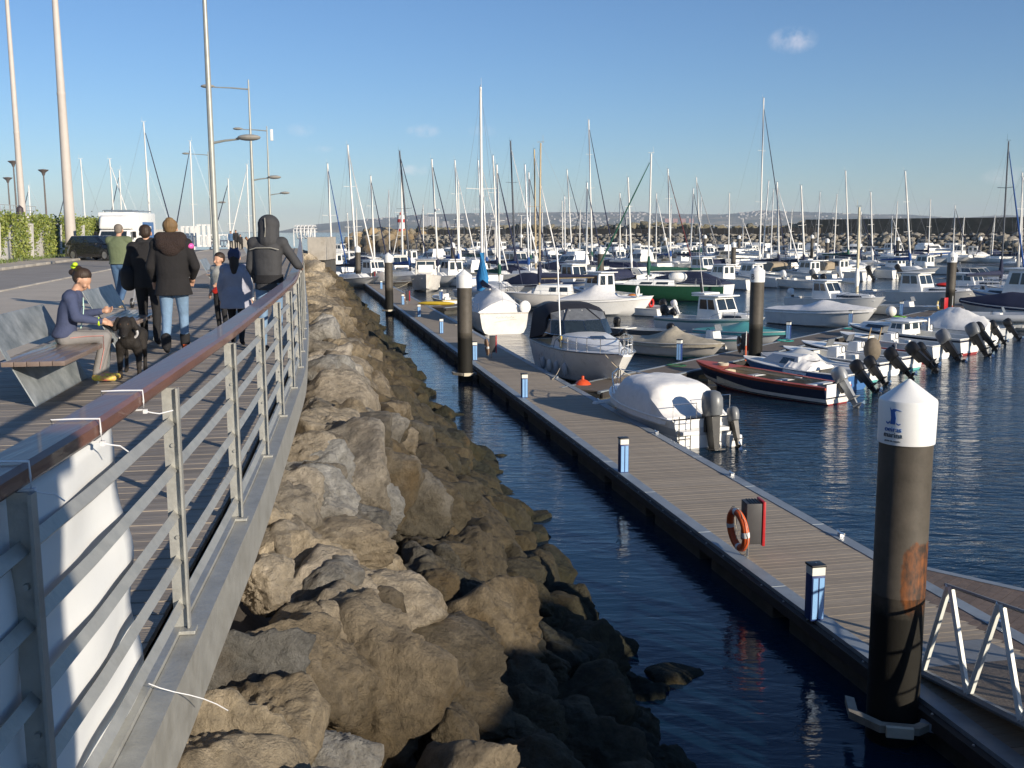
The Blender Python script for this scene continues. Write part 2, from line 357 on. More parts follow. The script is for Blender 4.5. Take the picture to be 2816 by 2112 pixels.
# ---- rocks
def rock_mesh(seed, sub, pit=0):
    rnd = random.Random(seed); pl = []
    for k in range(rnd.randint(9, 14)):
        n = Vector((rnd.gauss(0, 1), rnd.gauss(0, 1), rnd.gauss(0, 1))).normalized(); pl.append((n, rnd.uniform(.62, 1.0)))
    bm = bmesh.new(); bmesh.ops.create_icosphere(bm, subdivisions=sub, radius=1)
    q = rnd.choice((26, 40, 60)); sv = Vector((rnd.uniform(0, 50), rnd.uniform(0, 50), 0))
    for v in bm.verts:
        p = v.co.normalized(); s = 0
        for n, d in pl:
            t = p.dot(n)
            if t > 0: s += (t/d)**q
        r = 1/(s**(1/q)) if s > 0 else 1
        r = min(r, 1.25)
        n1 = mnoise.noise(p*1.4+sv)*.07; n2 = mnoise.fractal(p*4+sv, .75, 2.1, 6)*.085
        n3 = -abs(mnoise.noise(p*2.3+sv*2))*.13
        cell = 0
        if pit:
            w_ = mnoise.fractal(p*11+sv, .6, 2.2, 3); cell = -max(0, w_)*.05*pit
            r2 = 1-abs(mnoise.noise(p*6+sv*3)); cell -= (r2**6)*.05*pit
        v.co = p*(r+n1+n2+n3+cell)
    for ax in range(3):
        lo = min(v.co[ax] for v in bm.verts); hi = max(v.co[ax] for v in bm.verts)
        for v in bm.verts: v.co[ax] = (v.co[ax]-(lo+hi)/2)*2/(hi-lo)
    me = bpy.data.meshes.new('boulder'); bm.to_mesh(me); bm.free(); me.shade_smooth(); return me
def rock_mat(name, hi, mid, lo, zlo, zhi, rs=1.0):
    m = bpy.data.materials.new(name); m.use_nodes = True; t = m.node_tree; N = t.nodes; L = t.links; b = N['Principled BSDF']
    b.inputs['Roughness'].default_value = .88; b.inputs['Specular IOR Level'].default_value = .3
    tc = N.new('ShaderNodeTexCoord'); ge = N.new('ShaderNodeNewGeometry'); oi = N.new('ShaderNodeObjectInfo')
    off = N.new('ShaderNodeVectorMath'); off.operation = 'SCALE'; cb = N.new('ShaderNodeCombineXYZ')
    for i in range(3): L.new(oi.outputs['Random'], cb.inputs[i])
    L.new(cb.outputs[0], off.inputs[0]); off.inputs['Scale'].default_value = 37
    av = N.new('ShaderNodeVectorMath'); av.operation = 'ADD'; L.new(ge.outputs['Position'], av.inputs[0]); L.new(off.outputs[0], av.inputs[1]); V = av.outputs[0]
    def noise(s, d=6, r=.65):
        n = N.new('ShaderNodeTexNoise'); n.inputs['Scale'].default_value = s; n.inputs['Detail'].default_value = d; n.inputs['Roughness'].default_value = r; L.new(V, n.inputs['Vector']); return n.outputs['Fac']
    def mth(op, a, bb):
        n = N.new('ShaderNodeMath'); n.operation = op
        for i, x in enumerate((a, bb)):
            if isinstance(x, (int, float)): n.inputs[i].default_value = x
            else: L.new(x, n.inputs[i])
        return n.outputs[0]
    def mix(f, a, bb, bt='MIX'):
        n = N.new('ShaderNodeMix'); n.data_type = 'RGBA'; n.blend_type = bt
        for i, x in ((0, f), (6, a), (7, bb)):
            if isinstance(x, tuple): n.inputs[i].default_value = (*x, 1)
            elif isinstance(x, (int, float)): n.inputs[i].default_value = x
            else: L.new(x, n.inputs[i])
        return n.outputs[2]
    sp = N.new('ShaderNodeSeparateXYZ'); L.new(ge.outputs['Position'], sp.inputs[0])
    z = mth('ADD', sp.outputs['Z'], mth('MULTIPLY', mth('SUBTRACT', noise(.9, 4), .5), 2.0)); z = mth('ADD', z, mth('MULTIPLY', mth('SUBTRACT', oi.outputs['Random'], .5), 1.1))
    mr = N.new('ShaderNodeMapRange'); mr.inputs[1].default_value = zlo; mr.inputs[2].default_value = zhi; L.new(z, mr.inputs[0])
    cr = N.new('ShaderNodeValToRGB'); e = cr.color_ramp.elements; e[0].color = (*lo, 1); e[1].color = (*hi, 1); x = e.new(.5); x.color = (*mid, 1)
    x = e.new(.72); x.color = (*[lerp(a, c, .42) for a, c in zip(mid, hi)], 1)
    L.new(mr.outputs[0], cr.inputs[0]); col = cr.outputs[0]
    # per-rock tint between grey and ochre, streaks, speckles
    tint = N.new('ShaderNodeValToRGB'); te = tint.color_ramp.elements; te[0].color = (.74, .82, .95, 1); te[1].color = (1.12, 1.0, .8, 1); q = te.new(.5); q.color = (1.04, .98, .9, 1)
    wn = N.new('ShaderNodeTexWhiteNoise'); wn.noise_dimensions = '1D'; L.new(oi.outputs['Random'], wn.inputs['W']); L.new(wn.outputs['Value'], tint.inputs[0])
    col = mix(.85, col, tint.outputs[0], 'MULTIPLY')
    f = noise(7, 8, .75); rr = N.new('ShaderNodeMapRange'); rr.inputs[1].default_value = .3; rr.inputs[2].default_value = .7; rr.inputs[3].default_value = .5; rr.inputs[4].default_value = 1.4; L.new(f, rr.inputs[0])
    g = N.new('ShaderNodeCombineColor');
    for i in range(3): L.new(rr.outputs[0], g.inputs[i])
    col = mix(1.0, col, g.outputs[0], 'MULTIPLY')
    f2 = noise(1.7, 5, .6); r2 = N.new('ShaderNodeMapRange'); r2.inputs[1].default_value = .55; r2.inputs[2].default_value = .72; L.new(f2, r2.inputs[0])
    col = mix(mth('MULTIPLY', r2.outputs[0], .55), col, (.13, .085, .035))
    L.new(col, b.inputs['Base Color'])
    vo = N.new('ShaderNodeTexVoronoi'); vo.inputs['Scale'].default_value = 9; L.new(V, vo.inputs['Vector'])
    h = mth('ADD', mth('MULTIPLY', noise(5, 10, .72), 1.0), mth('MULTIPLY', noise(26, 6, .75), .3)); h = mth('ADD', h, mth('MULTIPLY', mth('POWER', vo.outputs['Distance'], 1.0), .22))
    bp = N.new('ShaderNodeBump'); bp.inputs['Strength'].default_value = 1; bp.inputs['Distance'].default_value = .15*rs; L.new(h, bp.inputs['Height']); L.new(bp.outputs[0], b.inputs['Normal'])
    return m
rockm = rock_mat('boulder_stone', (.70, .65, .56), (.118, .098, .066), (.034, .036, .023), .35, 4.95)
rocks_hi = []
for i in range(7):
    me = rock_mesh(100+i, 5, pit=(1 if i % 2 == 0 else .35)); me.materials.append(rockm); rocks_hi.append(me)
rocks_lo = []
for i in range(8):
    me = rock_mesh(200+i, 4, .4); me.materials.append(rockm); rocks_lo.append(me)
rocks_far = []
for i in range(6):
    me = rock_mesh(300+i, 3, .3); rocks_far.append(me)
def hit(u, v):
    d = ray(u, v).normalized(); t = 2.0
    while t < 120:
        p = CAM+d*t
        if p.z < max(slope_z(p.x, p.y), 0.0): return p
        t += .04
    return CAM+d*t
# the boulders one can pick out: x, y, width, height (photo pixels /1.273), label
HERO = [
 (490, 1560, 260, 260, 'huge pale cream boulder under the railing foot at the bottom of the slope'),
 (690, 1440, 330, 290, 'broad yellowish boulder with a flaking pitted face, largest on the slope'),
 (725, 1620, 200, 150, 'long grey white boulder below the pitted yellow one'),
 (600, 1545, 110, 130, 'small dark wedge boulder between the cream giant and the pitted boulder'),
 (985, 1400, 210, 180, 'rounded tan boulder half in shade in the middle of the slope'),
 (960, 1560, 150, 220, 'upright dark ochre boulder in the shade near the bottom'),
 (785, 1340, 210, 190, 'smooth brown boulder above the pitted yellow one'),
 (655, 1190, 190, 150, 'white and grey split boulder beside the railing beam'),
 (570, 1245, 130, 160, 'pale rounded boulder tucked under the railing beam'),
 (600, 1120, 120, 110, 'cream boulder at the railing edge above the split boulder'),
 (690, 1000, 160, 110, 'large mottled brown boulder just below the beam'),
 (770, 1130, 170, 120, 'light grey flat topped boulder with a rough face'),
 (790, 1070, 160, 120, 'ochre rounded boulder with an orange underside'),
 (650, 1060, 120, 80, 'flaky tan boulder touching the railing beam'),
 (860, 1290, 130, 110, 'light tan boulder leaning on the smooth brown one'),
 (880, 1050, 180, 120, 'dark smooth boulder with a black shadowed flank'),
 (920, 1120, 150, 110, 'olive brown dome shaped boulder in mid slope'),
 (1000, 1180, 200, 130, 'wide olive boulder sloping to the waterline'),
 (730, 905, 110, 90, 'tall pale grey leaning boulder near the beam'),
 (690, 880, 80, 60, 'creamy block beside the beam above the leaning boulder'),
 (830, 945, 160, 90, 'flat brown slab with green stains'),
 (900, 850, 120, 70, 'olive slab over the water on the far slope'),
 (1100, 1250, 160, 120, 'algae green boulder at the waterline in mid picture'),
 (1180, 1330, 170, 120, 'dark wet boulder at the edge of the channel'),
 (1240, 1450, 200, 140, 'black wet boulder in full shade above the channel'),
 (1120, 1560, 220, 170, 'very dark rounded boulder in the lower shade'),
 (1330, 1560, 200, 150, 'dark low boulder by the water at the bottom'),
 (860, 1470, 120, 260, 'brown elongated boulder behind the pitted yellow one'),
 (1060, 1400, 120, 120, 'dim grey boulder in the shade beside the tan one'),
 (930, 1270, 130, 110, 'flat dark brown boulder in the middle of the slope'),
 (840, 1210, 90, 120, 'narrow brown upright boulder with a sunlit top'),
 (1010, 1290, 130, 130, 'dull olive boulder above the tan rounded one'),
 (640, 1330, 120, 60, 'grey stone pressed under the split boulder'),
]
placed = []
GRP = 'boulders of the embankment'
NAR = 0
for i, (x, y, wd, ht, lab) in enumerate(HERO):
    p = hit(x*1.273, y*1.273); dist = (p-CAM).dot(_f)
    W = wd*1.273*dist/FPX; H_ = ht*1.273*dist/FPX
    rd = random.Random(i+5)
    me = rocks_hi[0 if 'pitted face' in lab else (i*3+1) % len(rocks_hi)]
    sx, sy, sz = W*.5, (W+H_)*.24, min(H_, W*1.1)*.5
    p = p - Vector((0, 0, sz*.35))
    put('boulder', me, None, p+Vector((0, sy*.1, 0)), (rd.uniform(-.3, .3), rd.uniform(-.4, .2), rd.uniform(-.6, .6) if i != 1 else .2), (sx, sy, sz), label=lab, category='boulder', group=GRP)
    placed.append((p, max(sx, sy)*.92)); NAR += 1
bands = [('pale sunlit boulder high on the embankment slope close below the boardwalk beam', 2.5), ('brown olive stained boulder half way down the embankment slope', 1.1), ('dark algae covered boulder at the waterline of the embankment', -5)]
ROCKLAB = {}
def ordn(i): return ['first', 'second', 'third', 'fourth', 'fifth', 'sixth', 'seventh', 'eighth', 'ninth', 'tenth', 'eleventh', 'twelfth', 'thirteenth', 'fourteenth', 'fifteenth', 'sixteenth', 'seventeenth', 'eighteenth', 'nineteenth', 'twentieth'][i] if i < 20 else '%dth' % (i+1)
def rock_label(x, yy, z, sc):
    post = max(0, int(round((yy-2.42)/1.6))); f = (x-rail_x(yy))/(water_x(yy)-rail_x(yy))
    row = 'top row' if f < .2 else 'upper slope' if f < .42 else 'middle slope' if f < .62 else 'lower slope' if f < .84 else 'waterline'
    colr = 'pale' if z > 2.9 else 'tan' if z > 1.9 else 'brown' if z > .9 else 'dark wet'; mx = max(sc)
    shp = ('flat' if sc[2] < .62*max(sc[0], sc[1]) else 'rounded') if sc[0] > sc[1]*.85 else 'long'
    base = '%s %s boulder on the %s level with the %s visible railing post' % (colr, shp, row, ordn(post))
    for ad in ('', 'small ', 'large ', 'tilted ', 'blocky ', 'rough ', 'smooth '):
        l = ad+base
        if l not in ROCKLAB: ROCKLAB[l] = 1; return l
    return base
y = 3.2; far = MB(); cands = []
while y < 112:
    step = .68 if y < 26 else .85 if y < 50 else 1.1
    wdt = water_x(y)+.15-rail_x(y); n = int(wdt/.66)
    for k in range(n):
        x = rail_x(y)+.22+(k+random.uniform(.15, .85))*wdt/n; yy = y+random.uniform(-.35, .35)
        cands.append((x, yy))
    y += step
cnt = 0
for (x, yy) in cands:
    z = slope_z(x, yy); p = Vector((x, yy, z)); s = random.uniform(.34, .6)*(1 if yy < 9 else 1.2)
    if any((q-p).length < r*.74+s*.25 for q, r in placed if abs(q.y-yy) < 3): continue
    sc = (s*random.uniform(.85, 1.35), s*random.uniform(.8, 1.25), s*random.uniform(.6, .9)); rot = (random.uniform(-.5, .5), random.uniform(-.3, .6), random.uniform(0, 6.28))
    if cnt+NAR < 240 :
        me = rocks_hi[random.randrange(7)] if yy < 14 else rocks_lo[random.randrange(8)]
        lab = rock_label(x, yy, z, sc)
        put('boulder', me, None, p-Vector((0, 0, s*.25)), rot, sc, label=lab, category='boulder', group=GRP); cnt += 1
    else:
        me = rocks_far[random.randrange(6)]; mt = Matrix.LocRotScale(p-Vector((0, 0, s*.25)), __import__('mathutils').Euler(rot), Vector(sc)*(1.05 if yy < 50 else 1.35))
        far.add([mt @ v.co for v in me.vertices], [tuple(f.vertices) for f in me.polygons])
far.build('embankment_rocks', rockm, smooth=50, kind='stuff')
rz_ = random.Random(9); yy = 2.3; k = 0
while yy < 12:
    x = rail_x(yy)+rz_.uniform(.0, .45); sc = (rz_.uniform(.3, .42), rz_.uniform(.28, .42), rz_.uniform(.25, .35)); k += 1
    put('boulder', rocks_hi[rz_.randrange(7)], None, (x, yy, slope_z(x, yy)-.16), (rz_.uniform(-.4, .4), rz_.uniform(-.4, .4), rz_.uniform(0, 6)), sc, label='small boulder wedged under the edge beam, %s along the rail' % ordn(k-1), category='boulder', group=GRP); yy += .5
# a few stones standing in the channel
for i, (u, v, wd, lab) in enumerate([(1375, 1252, 42, 'small round boulder just breaking the water of the channel'), (1475, 1420, 90, 'flat dark stone awash beside the embankment'), (1260, 1140, 40, 'low wet stone off the far waterline'), (1850, 1855, 150, 'flat seaweed covered stone awash at the bottom of the channel')]):
    p = P(u, v, 0); s = wd*p.y/FPX/2
    put('boulder', rocks_lo[i], None, p+Vector((0, 0, -.05)), (0, 0, i), (s*1.2, s, s*.5), label=lab, category='boulder', group=GRP)

# ---- breakwater across the harbour mouth
bwA = Vector((118, 197, 0)); bwB = Vector((-46, 334, 0)); bd = (bwB-bwA).normalized(); bn = Vector((bd.y, -bd.x, 0));
if bn.y > 0: bn = -bn            # bn points to the harbour (towards the camera)
rockb = rock_mat('breakwater_stone', (.56, .48, .36), (.3, .25, .17), (.06, .055, .045), -1, 3.2, 3.0)
rng = random.Random(3); m = MB(); L_ = (bwB-bwA).length
def addrock(m, p, s, rg, meshes=rocks_far, f=(1, 1, 1)):
    me = meshes[rg.randrange(len(meshes))]; mt = Matrix.LocRotScale(p, __import__('mathutils').Euler((rg.uniform(-.6, .6), rg.uniform(-.6, .6), rg.uniform(0, 6.3))), Vector((s*f[0]*rg.uniform(.8, 1.3), s*f[1]*rg.uniform(.8, 1.2), s*f[2]*rg.uniform(.6, .9))))
    m.add([mt @ v.co for v in me.vertices], [tuple(q.vertices) for q in me.polygons])
cheap = []
for i in range(5):
    me = rock_mesh(400+i, 1); cheap.append(me)
s = -30
while s < L_-25:
    for k in range(8):
        p = bwA+bd*(s+rng.uniform(-.6, .6))+bn*(9.3-k*1.1+rng.uniform(-.3, .3)); p.z = k*.62+rng.uniform(-.2, .2)
        addrock(m, p, rng.uniform(.5, .9), rng, cheap)
    s += 1.05
m.build('breakwater_rocks', rockb, smooth=60, kind='stuff')
m = MB()
def bq(s0, s1, o0, o1, z0, z1): 
    a = [bwA+bd*s0+bn*o0, bwA+bd*s1+bn*o0, bwA+bd*s1+bn*o1, bwA+bd*s0+bn*o1]
    m.hexa([(p.x, p.y, z0) for p in a], [(p.x, p.y, z1) for p in a])
bq(-40, L_-16, -14, 2.2, -2, 4.5); m.build('breakwater', rubble, smooth=0, kind='structure')
m = MB()   # tall dark wall of the near part of the breakwater
root = empty('breakwater_wall', label='long dark concrete sea wall on top of the breakwater at the right', cat='sea wall')
wallm = mat('sea_wall_concrete', (.075, .07, .06), .9, var=.35, scale=.5, bump=.4, bscale=3, c2=(.035, .04, .03), coords='Object')
s = -40
while s < 62:
    m = MB(); a = [bwA+bd*s+bn*-3.6, bwA+bd*(s+11.9)+bn*-3.6, bwA+bd*(s+11.9)+bn*-6, bwA+bd*s+bn*-6]
    m.hexa([(p.x, p.y, 4.4) for p in a], [(p.x, p.y, 8.05+.02*(s % 3)) for p in a]); m.build('wall_panel', wallm, root, smooth=0); s += 12
m = MB(); a = [bwA+bd*-40+bn*-3.2, bwA+bd*62+bn*-3.2, bwA+bd*62+bn*-2.0, bwA+bd*-40+bn*-2.0]
m.hexa([(p.x, p.y, 4.4) for p in a], [(p.x, p.y, 5.35) for p in a]); m.build('parapet', wallm, root, smooth=0)
# low wall and rough rock crest of the far part
root = empty('breakwater_crest', label='low weathered crest wall with rough rocks behind it along the far breakwater', cat='sea wall')
m = MB(); a = [bwA+bd*64+bn*-2.5, bwA+bd*(L_-22)+bn*-2.5, bwA+bd*(L_-22)+bn*-4, bwA+bd*64+bn*-4]
m.hexa([(p.x, p.y, 4.4) for p in a], [(p.x, p.y, 6.2) for p in a]); m.build('parapet', mat('crest_wall', (.12, .1, .075), .9, var=.3, scale=.4), root, smooth=0)
m = MB(); s = 58
while s < L_-18:
    for k in range(2):
        p = bwA+bd*(s+rng.uniform(-.7, .7))+bn*(-5-k*1.6+rng.uniform(-.4, .4)); p.z = 5.9+rng.uniform(-.3, .6)+.35*math.sin(s*.13)
        addrock(m, p, rng.uniform(.9, 1.6), rng, cheap)
    s += 1.6
m.build('crest_rocks', rock_mat('crest_stone', (.46, .39, .25), (.34, .28, .16), (.1, .09, .07), 3, 7.5, 3.0), root, smooth=60, kind='stuff')
# the head of the breakwater: individual armour blocks
headm = rock_mat('armour_stone', (.42, .34, .22), (.24, .19, .12), (.05, .045, .04), -1, 6, 2.5)
for me in (hm := [rock_mesh(500+i, 3, .3) for i in range(5)]): me.materials.append(headm)
hc = bwB-bd*12+bn*0; cnt = 0
m = MB(); m.lathe([(17, -2), (15, .5), (9, 4), (4, 5)], (hc.x, hc.y, 0), n=20); m.build('breakwater_head', rubble, kind='structure')
for ring, (r, z, n) in enumerate([(16.5, .3, 13), (14, 1.8, 12), (11.3, 3.4, 10), (8, 4.7, 8), (4, 5.6, 5)]):
    for k in range(n):
        a = math.atan2(bn.y, bn.x)+math.pi*1.15*(k/(n-1)-.5)*(1)-.25+rng.uniform(-.06, .06)
        s = rng.uniform(1.7, 2.6); p = Vector((hc.x+r*math.cos(a), hc.y+r*math.sin(a), z+rng.uniform(-.3, .4)))
        put('armour_rock', hm[rng.randrange(5)], None, p, (rng.uniform(-.6, .6), rng.uniform(-.6, .6), rng.uniform(0, 6.3)), (s*1.1, s, s*.8), label='tan armour rock, %s from the left in the %s tier of the breakwater head' % (ordn(n-1-k), ordn(ring)), category='boulder', group='armour rocks of the breakwater head')
# lighthouse
lp = PY(1103, 632, 318); root = empty('lighthouse', (lp.x, lp.y, 5.6), label='small round red and white banded harbour light tower on the breakwater head', cat='lighthouse')
wh = mat('lighthouse_white', (.75, .74, .7), .6); rd_ = mat('lighthouse_red', (.5, .035, .02), .5)
for (z0, z1, mm) in [(0, 1.0, rd_), (1.0, 2.9, wh), (2.9, 3.9, rd_), (3.9, 5.0, wh)]: MB().lathe([(1.15, z0), (1.12, z1)], n=20).build('tower_band', mm, root)
MB().lathe([(1.3, 5.0), (1.3, 5.12)], n=20).build('gallery', wh, root); MB().lathe([(.4, 5.12), (.4, 5.8), (.05, 6.1)], n=12).build('lantern', rd_, root)

# ---- hills across the estuary
RID = [(600, 641), (760, 638), (830, 622), (900, 614), (960, 607), (1032, 601), (1090, 597), (1137, 591), (1260, 587), (1400, 585), (1540, 583), (1680, 584), (1760, 582), (1800, 587), (1970, 590), (2020, 587), (2095, 578), (2160, 581), (2260, 584), (2380, 589), (2500, 590), (2600, 598), (2660, 598), (2750, 592), (2816, 593), (3100, 590), (3500, 600)]
def hillmat():
    m = bpy.data.materials.new('hillside'); m.use_nodes = True; t = m.node_tree; N = t.nodes; L = t.links; b = N['Principled BSDF']; b.inputs['Roughness'].default_value = 1; b.inputs['Specular IOR Level'].default_value = .05
    tc = N.new('ShaderNodeTexCoord'); mp = N.new('ShaderNodeMapping'); mp.inputs['Scale'].default_value = (.0012, .0012, .012); L.new(tc.outputs['Object'], mp.inputs[0])
    n = N.new('ShaderNodeTexNoise'); n.inputs['Scale'].default_value = 3.2; n.inputs['Detail'].default_value = 9; n.inputs['Roughness'].default_value = .68; L.new(mp.outputs[0], n.inputs['Vector'])
    cr = N.new('ShaderNodeValToRGB'); e = cr.color_ramp.elements; e[0].position = .38; e[0].color = (.028, .042, .022, 1); e[1].position = .66; e[1].color = (.34, .26, .15, 1); x = e.new(.52); x.color = (.09, .09, .045, 1)
    L.new(n.outputs['Fac'], cr.inputs[0]); L.new(cr.outputs[0], b.inputs['Base Color']); return m
rows = []
HD = 5200.0
N_ = 240
def ridge_z(u):
    vv = interp(RID, u); return PY(u, vv, HD+900).z
back = []; rows = []
for i in range(N_+1):
    u = 640+(3400-640)*i/N_; zt = max(0, ridge_z(u)); X = PY(u, 634, HD).x
    X2 = PY(u, 634, HD+900).x; nn = mnoise.noise(Vector((u*.05, 0, 0)))*3+mnoise.noise(Vector((u*.3, 3, 0)))*2.0
    rows.append([(X, HD, -2), (X, HD+60, zt*.16+2*mnoise.noise(Vector((u*.02, 1, 0)))), (lerp(X, X2, .35), HD+350, zt*.5+8*mnoise.noise(Vector((u*.02, 5, 0)))), (lerp(X, X2, .7), HD+650, zt*.8+6*mnoise.noise(Vector((u*.03, 9, 0)))), (X2, HD+900, zt+nn), (X2*1.1, HD+1800, -2)])
MB().grid(rows).build('hills', hillmat(), kind='structure', smooth=180)
m = MB(); rg = random.Random(11)      # towns too far to count
def hill_at(u, f):
    zt = max(0, ridge_z(u)); X = PY(u, 634, HD).x; X2 = PY(u, 634, HD+900).x
    tab = [(0, 0, 0), (.16, 60/900, 60), (.5, .35, 350), (.8, .7, 650), (1, 1, 900)]
    for a, b in zip(tab, tab[1:]):
        if a[0] <= f <= b[0]:
            t = (f-a[0])/(b[0]-a[0]); return Vector((lerp(X, X2, lerp(a[1], b[1], t)), HD+lerp(a[2], b[2], t), zt*f))
for (u0, u1, f0, f1, n) in [(1540, 1650, .35, .85, 90), (1250, 1500, .2, .95, 40), (1640, 1800, .15, .95, 40), (2030, 2160, .45, .97, 60), (1850, 2010, .1, .35, 30), (2060, 2110, .1, .3, 14), (1090, 1240, .3, .99, 18), (2200, 2700, .3, .95, 36), (1000, 1100, .85, .97, 12), (1500, 2300, .2, 1., 60)]:
    for _ in range(n):
        u = rg.uniform(u0, u1); p = hill_at(u, rg.uniform(f0, f1)); sx = rg.uniform(5, 13)
        m.box((p.x, p.y-12, p.z+4), (sx, 10, rg.uniform(5, 9)), rz=rg.uniform(-.5, .5))
m.build('distant_houses', mat('far_houses', (.40, .37, .33), .8, var=.25, scale=.05), smooth=0, kind='stuff')
for (u, wpx, v0, v1, lab) in [(1192, 30, 596, 632, 'pale slab tower block, the wider one on the far shore'), (1226, 18, 609, 632, 'narrow pale tower block right of the wide one on the far shore'), (1170, 10, 593, 602, 'small block on the far ridge left of the towers')]:
    a = PY(u-wpx/2, v1, 5000); b_ = PY(u+wpx/2, v0, 5000); r_ = empty('tower_block', ((a.x+b_.x)/2, 5000, 0), label=lab, cat='building')
    W = b_.x-a.x; MB().box((0, 0, b_.z/2), (W, 18, b_.z)).build('wall', mat('tower_wall', (.42, .4, .36), .8), r_, smooth=0)
    for k in range(4): MB().box((-W/2+W*(k+.5)/4, -9.1, b_.z/2+4), (W*.09, .3, b_.z-12)).build('window_column', mat('tower_windows', (.16, .17, .18), .4), r_, smooth=0)
for (u, n) in [(1865, 4)]:
    for k in range(n):
        p = hill_at(u-30+k*22, .45); MB().box((0, 0, 8), (26, 14, 22)).build('red_block', mat('red_brick_block', (.34, .15, .1), .8), loc=(p.x, p.y-20, p.z), smooth=0, label='reddish block of flats across the water, %s from the left of the row' % ordn(k), cat='building', group='reddish flats across the water')
# ================================================================= RAILING
def railpt(y, off=0, z=0):
    x = rail_x(y); t = Vector((rail_x(y+.2)-rail_x(y-.2), .4, 0)).normalized(); n = Vector((t.y, -t.x, 0))
    return Vector((x, y, z)) + n*off
galv = mat('galvanised_steel', (.40, .40, .37), .45, metal=.35, var=.14, scale=9, bump=.15, bscale=40, dirt=.35)
hrail = mat('varnished_handrail', (.16, .07, .045), .36, var=.35, scale=9, stretch=(2, .2, 2), coat=.15, bump=.15)
rl = empty('railing', label='long curved promenade railing with flat steel bars and a brown wooden handrail', cat='railing')
def sweep(ys, prof, name, mt, bevel=0):
    m = MB(); m.grid([[railpt(y, o, z) for (o, z) in prof+[prof[0]]] for y in ys])
    a = [railpt(ys[0], o, z) for o, z in prof]; b = [railpt(ys[-1], o, z) for o, z in prof]
    m.add(a, [tuple(range(len(a)))]); m.add(b, [tuple(range(len(b)))])
    return m.build(name, mt, rl, smooth=30)
ysr = [x*.25-1.0 for x in range(0, 60)]+[14+x*1.0 for x in range(1, 83)]
c = .012
sweep(ysr, [(-.06+c, DZ+.975), (.06-c, DZ+.975), (.06, DZ+.975+c), (.06, DZ+1.03-c), (.06-c, DZ+1.03), (-.06+c, DZ+1.03), (-.06, DZ+1.03-c), (-.06, DZ+.975+c)], 'handrail', hrail)
for k, h in enumerate((.12, .30, .48, .66, .84)):
    zz = DZ+h; sweep(ysr, [(.038, zz+.011), (.044, zz+.018), (.065, zz-.009), (.059, zz-.016)], 'bar', galv)
sweep(ysr, [(-.02, DZ-.02), (-.02, DZ+.03), (.048, DZ+.03), (.048, DZ-.02)], 'inner_angle', galv)
sweep(ysr, [(.05, DZ-.24), (.05, DZ+.012), (.13, DZ+.012), (.13, DZ-.24)], 'edge_beam', galv)
pm = MB(); pm.box((0, 0, .50), (.062, .012, .94)); pm.box((.028, -.012, .50), (.008, .036, .94)); postme = pm.mesh('post', 0)
fm = MB(); fm.box((.04, 0, .021), (.07, .07, .014)); footme = fm.mesh('foot_plate', 0, bevel=.002); sc_ = MB(); sc_.lathe([(.009, 0), (.007, .008)], (0, 0, 0), n=8, axis='Y'); scme = sc_.mesh('bolt', 30)
for q in (postme, footme, scme): q.materials.append(galv)
y = .70; n = 0
while y < 96:
    t = math.atan2(-(rail_x(y+.2)-rail_x(y-.2)), .4); p = railpt(y, .052, DZ)
    po = put('post', postme, rl, p, (0, 0, t))
    if y < 30:
        put('foot_plate', footme, po, (-.02, -.02, 0))
        for zz in (.39, .75): put('bolt', scme, po, (0, -.007, zz), (R(180), 0, 0))
    y += 1.575
rl_post0 = MB()
# ---- white banner tied behind the bars
ban = MB(); rows = []
bmat = mat('banner_cloth', (.74, .76, .76), .6, var=.04, scale=2, bump=.12, bscale=4)
for i in range(41):
    y = .2+2.95*i/40; r_ = []
    for j in range(25):
        h = lerp(.955, .03, j/24); wv = .010*math.sin(y*5+j*.45)+.005*math.sin(y*13-j*.2)-.012*(j/24)*(1-j/24)*math.sin(y*2.7)
        ye = y+(0 if i < 34 else (i-34)*.004*math.sin(j*.7))+.24*(j/24)*(i/40)**2; r_.append(railpt(ye, .012+wv, DZ+h))
    rows.append(r_)
ban.grid(rows); bo = ban.build('banner', bmat, label='plain white cloth banner tied behind the near railing bars', category='banner'); bo['category'] = 'banner'
md = bo.modifiers.new('s', 'SOLIDIFY'); md.thickness = .002
zt = mat('cable_tie', (.75, .76, .78), .35)
def tie(y, lab, tail):
    m = MB(); pts = [railpt(y, o, DZ+z) for o, z in ((-.064, .965), (-.065, 1.035), (.0, 1.036), (.065, 1.035), (.066, 1.0), (.066, .97), (0, .968), (-.064, .965))]
    m.tube(pts, .0028, 6); m.box(railpt(y, .07, DZ+.965), (.012, .012, .014)); b = railpt(y, .07, DZ+.965)
    m.tube([b, b+Vector((.02, .01, -.007)), b+Vector((.04, .02, -.012)), b+Vector(tail)], .002, 5)
    m.build('cable_tie', zt, label=lab, category='cable tie', group='cable ties on the handrail')
def set_t(): pass
for yy, lab, tl in ((2.3, 'white cable tie round the handrail nearest the lower left corner', (.06, .025, -.03)), (2.84, 'white cable tie round the handrail above the corner of the banner', (.05, .05, -.035)), (3.36, 'white cable tie with a long tail, farthest of the three round the handrail', (.075, .05, -.006))): tie(yy, lab, tl)
m = MB(); cps = [P(409, 1880, DZ+.08), P(440, 1892, DZ+.045), P(480, 1903, DZ+.02), P(520, 1911, DZ-.0), P(560, 1922, DZ-.03), P(595, 1936, DZ-.07), P(627, 1954, DZ-.12)]; m.tube(cps, .0018, 5); m.build('cord', zt, label='white cord tying the lower banner corner over the edge beam', category='cord')

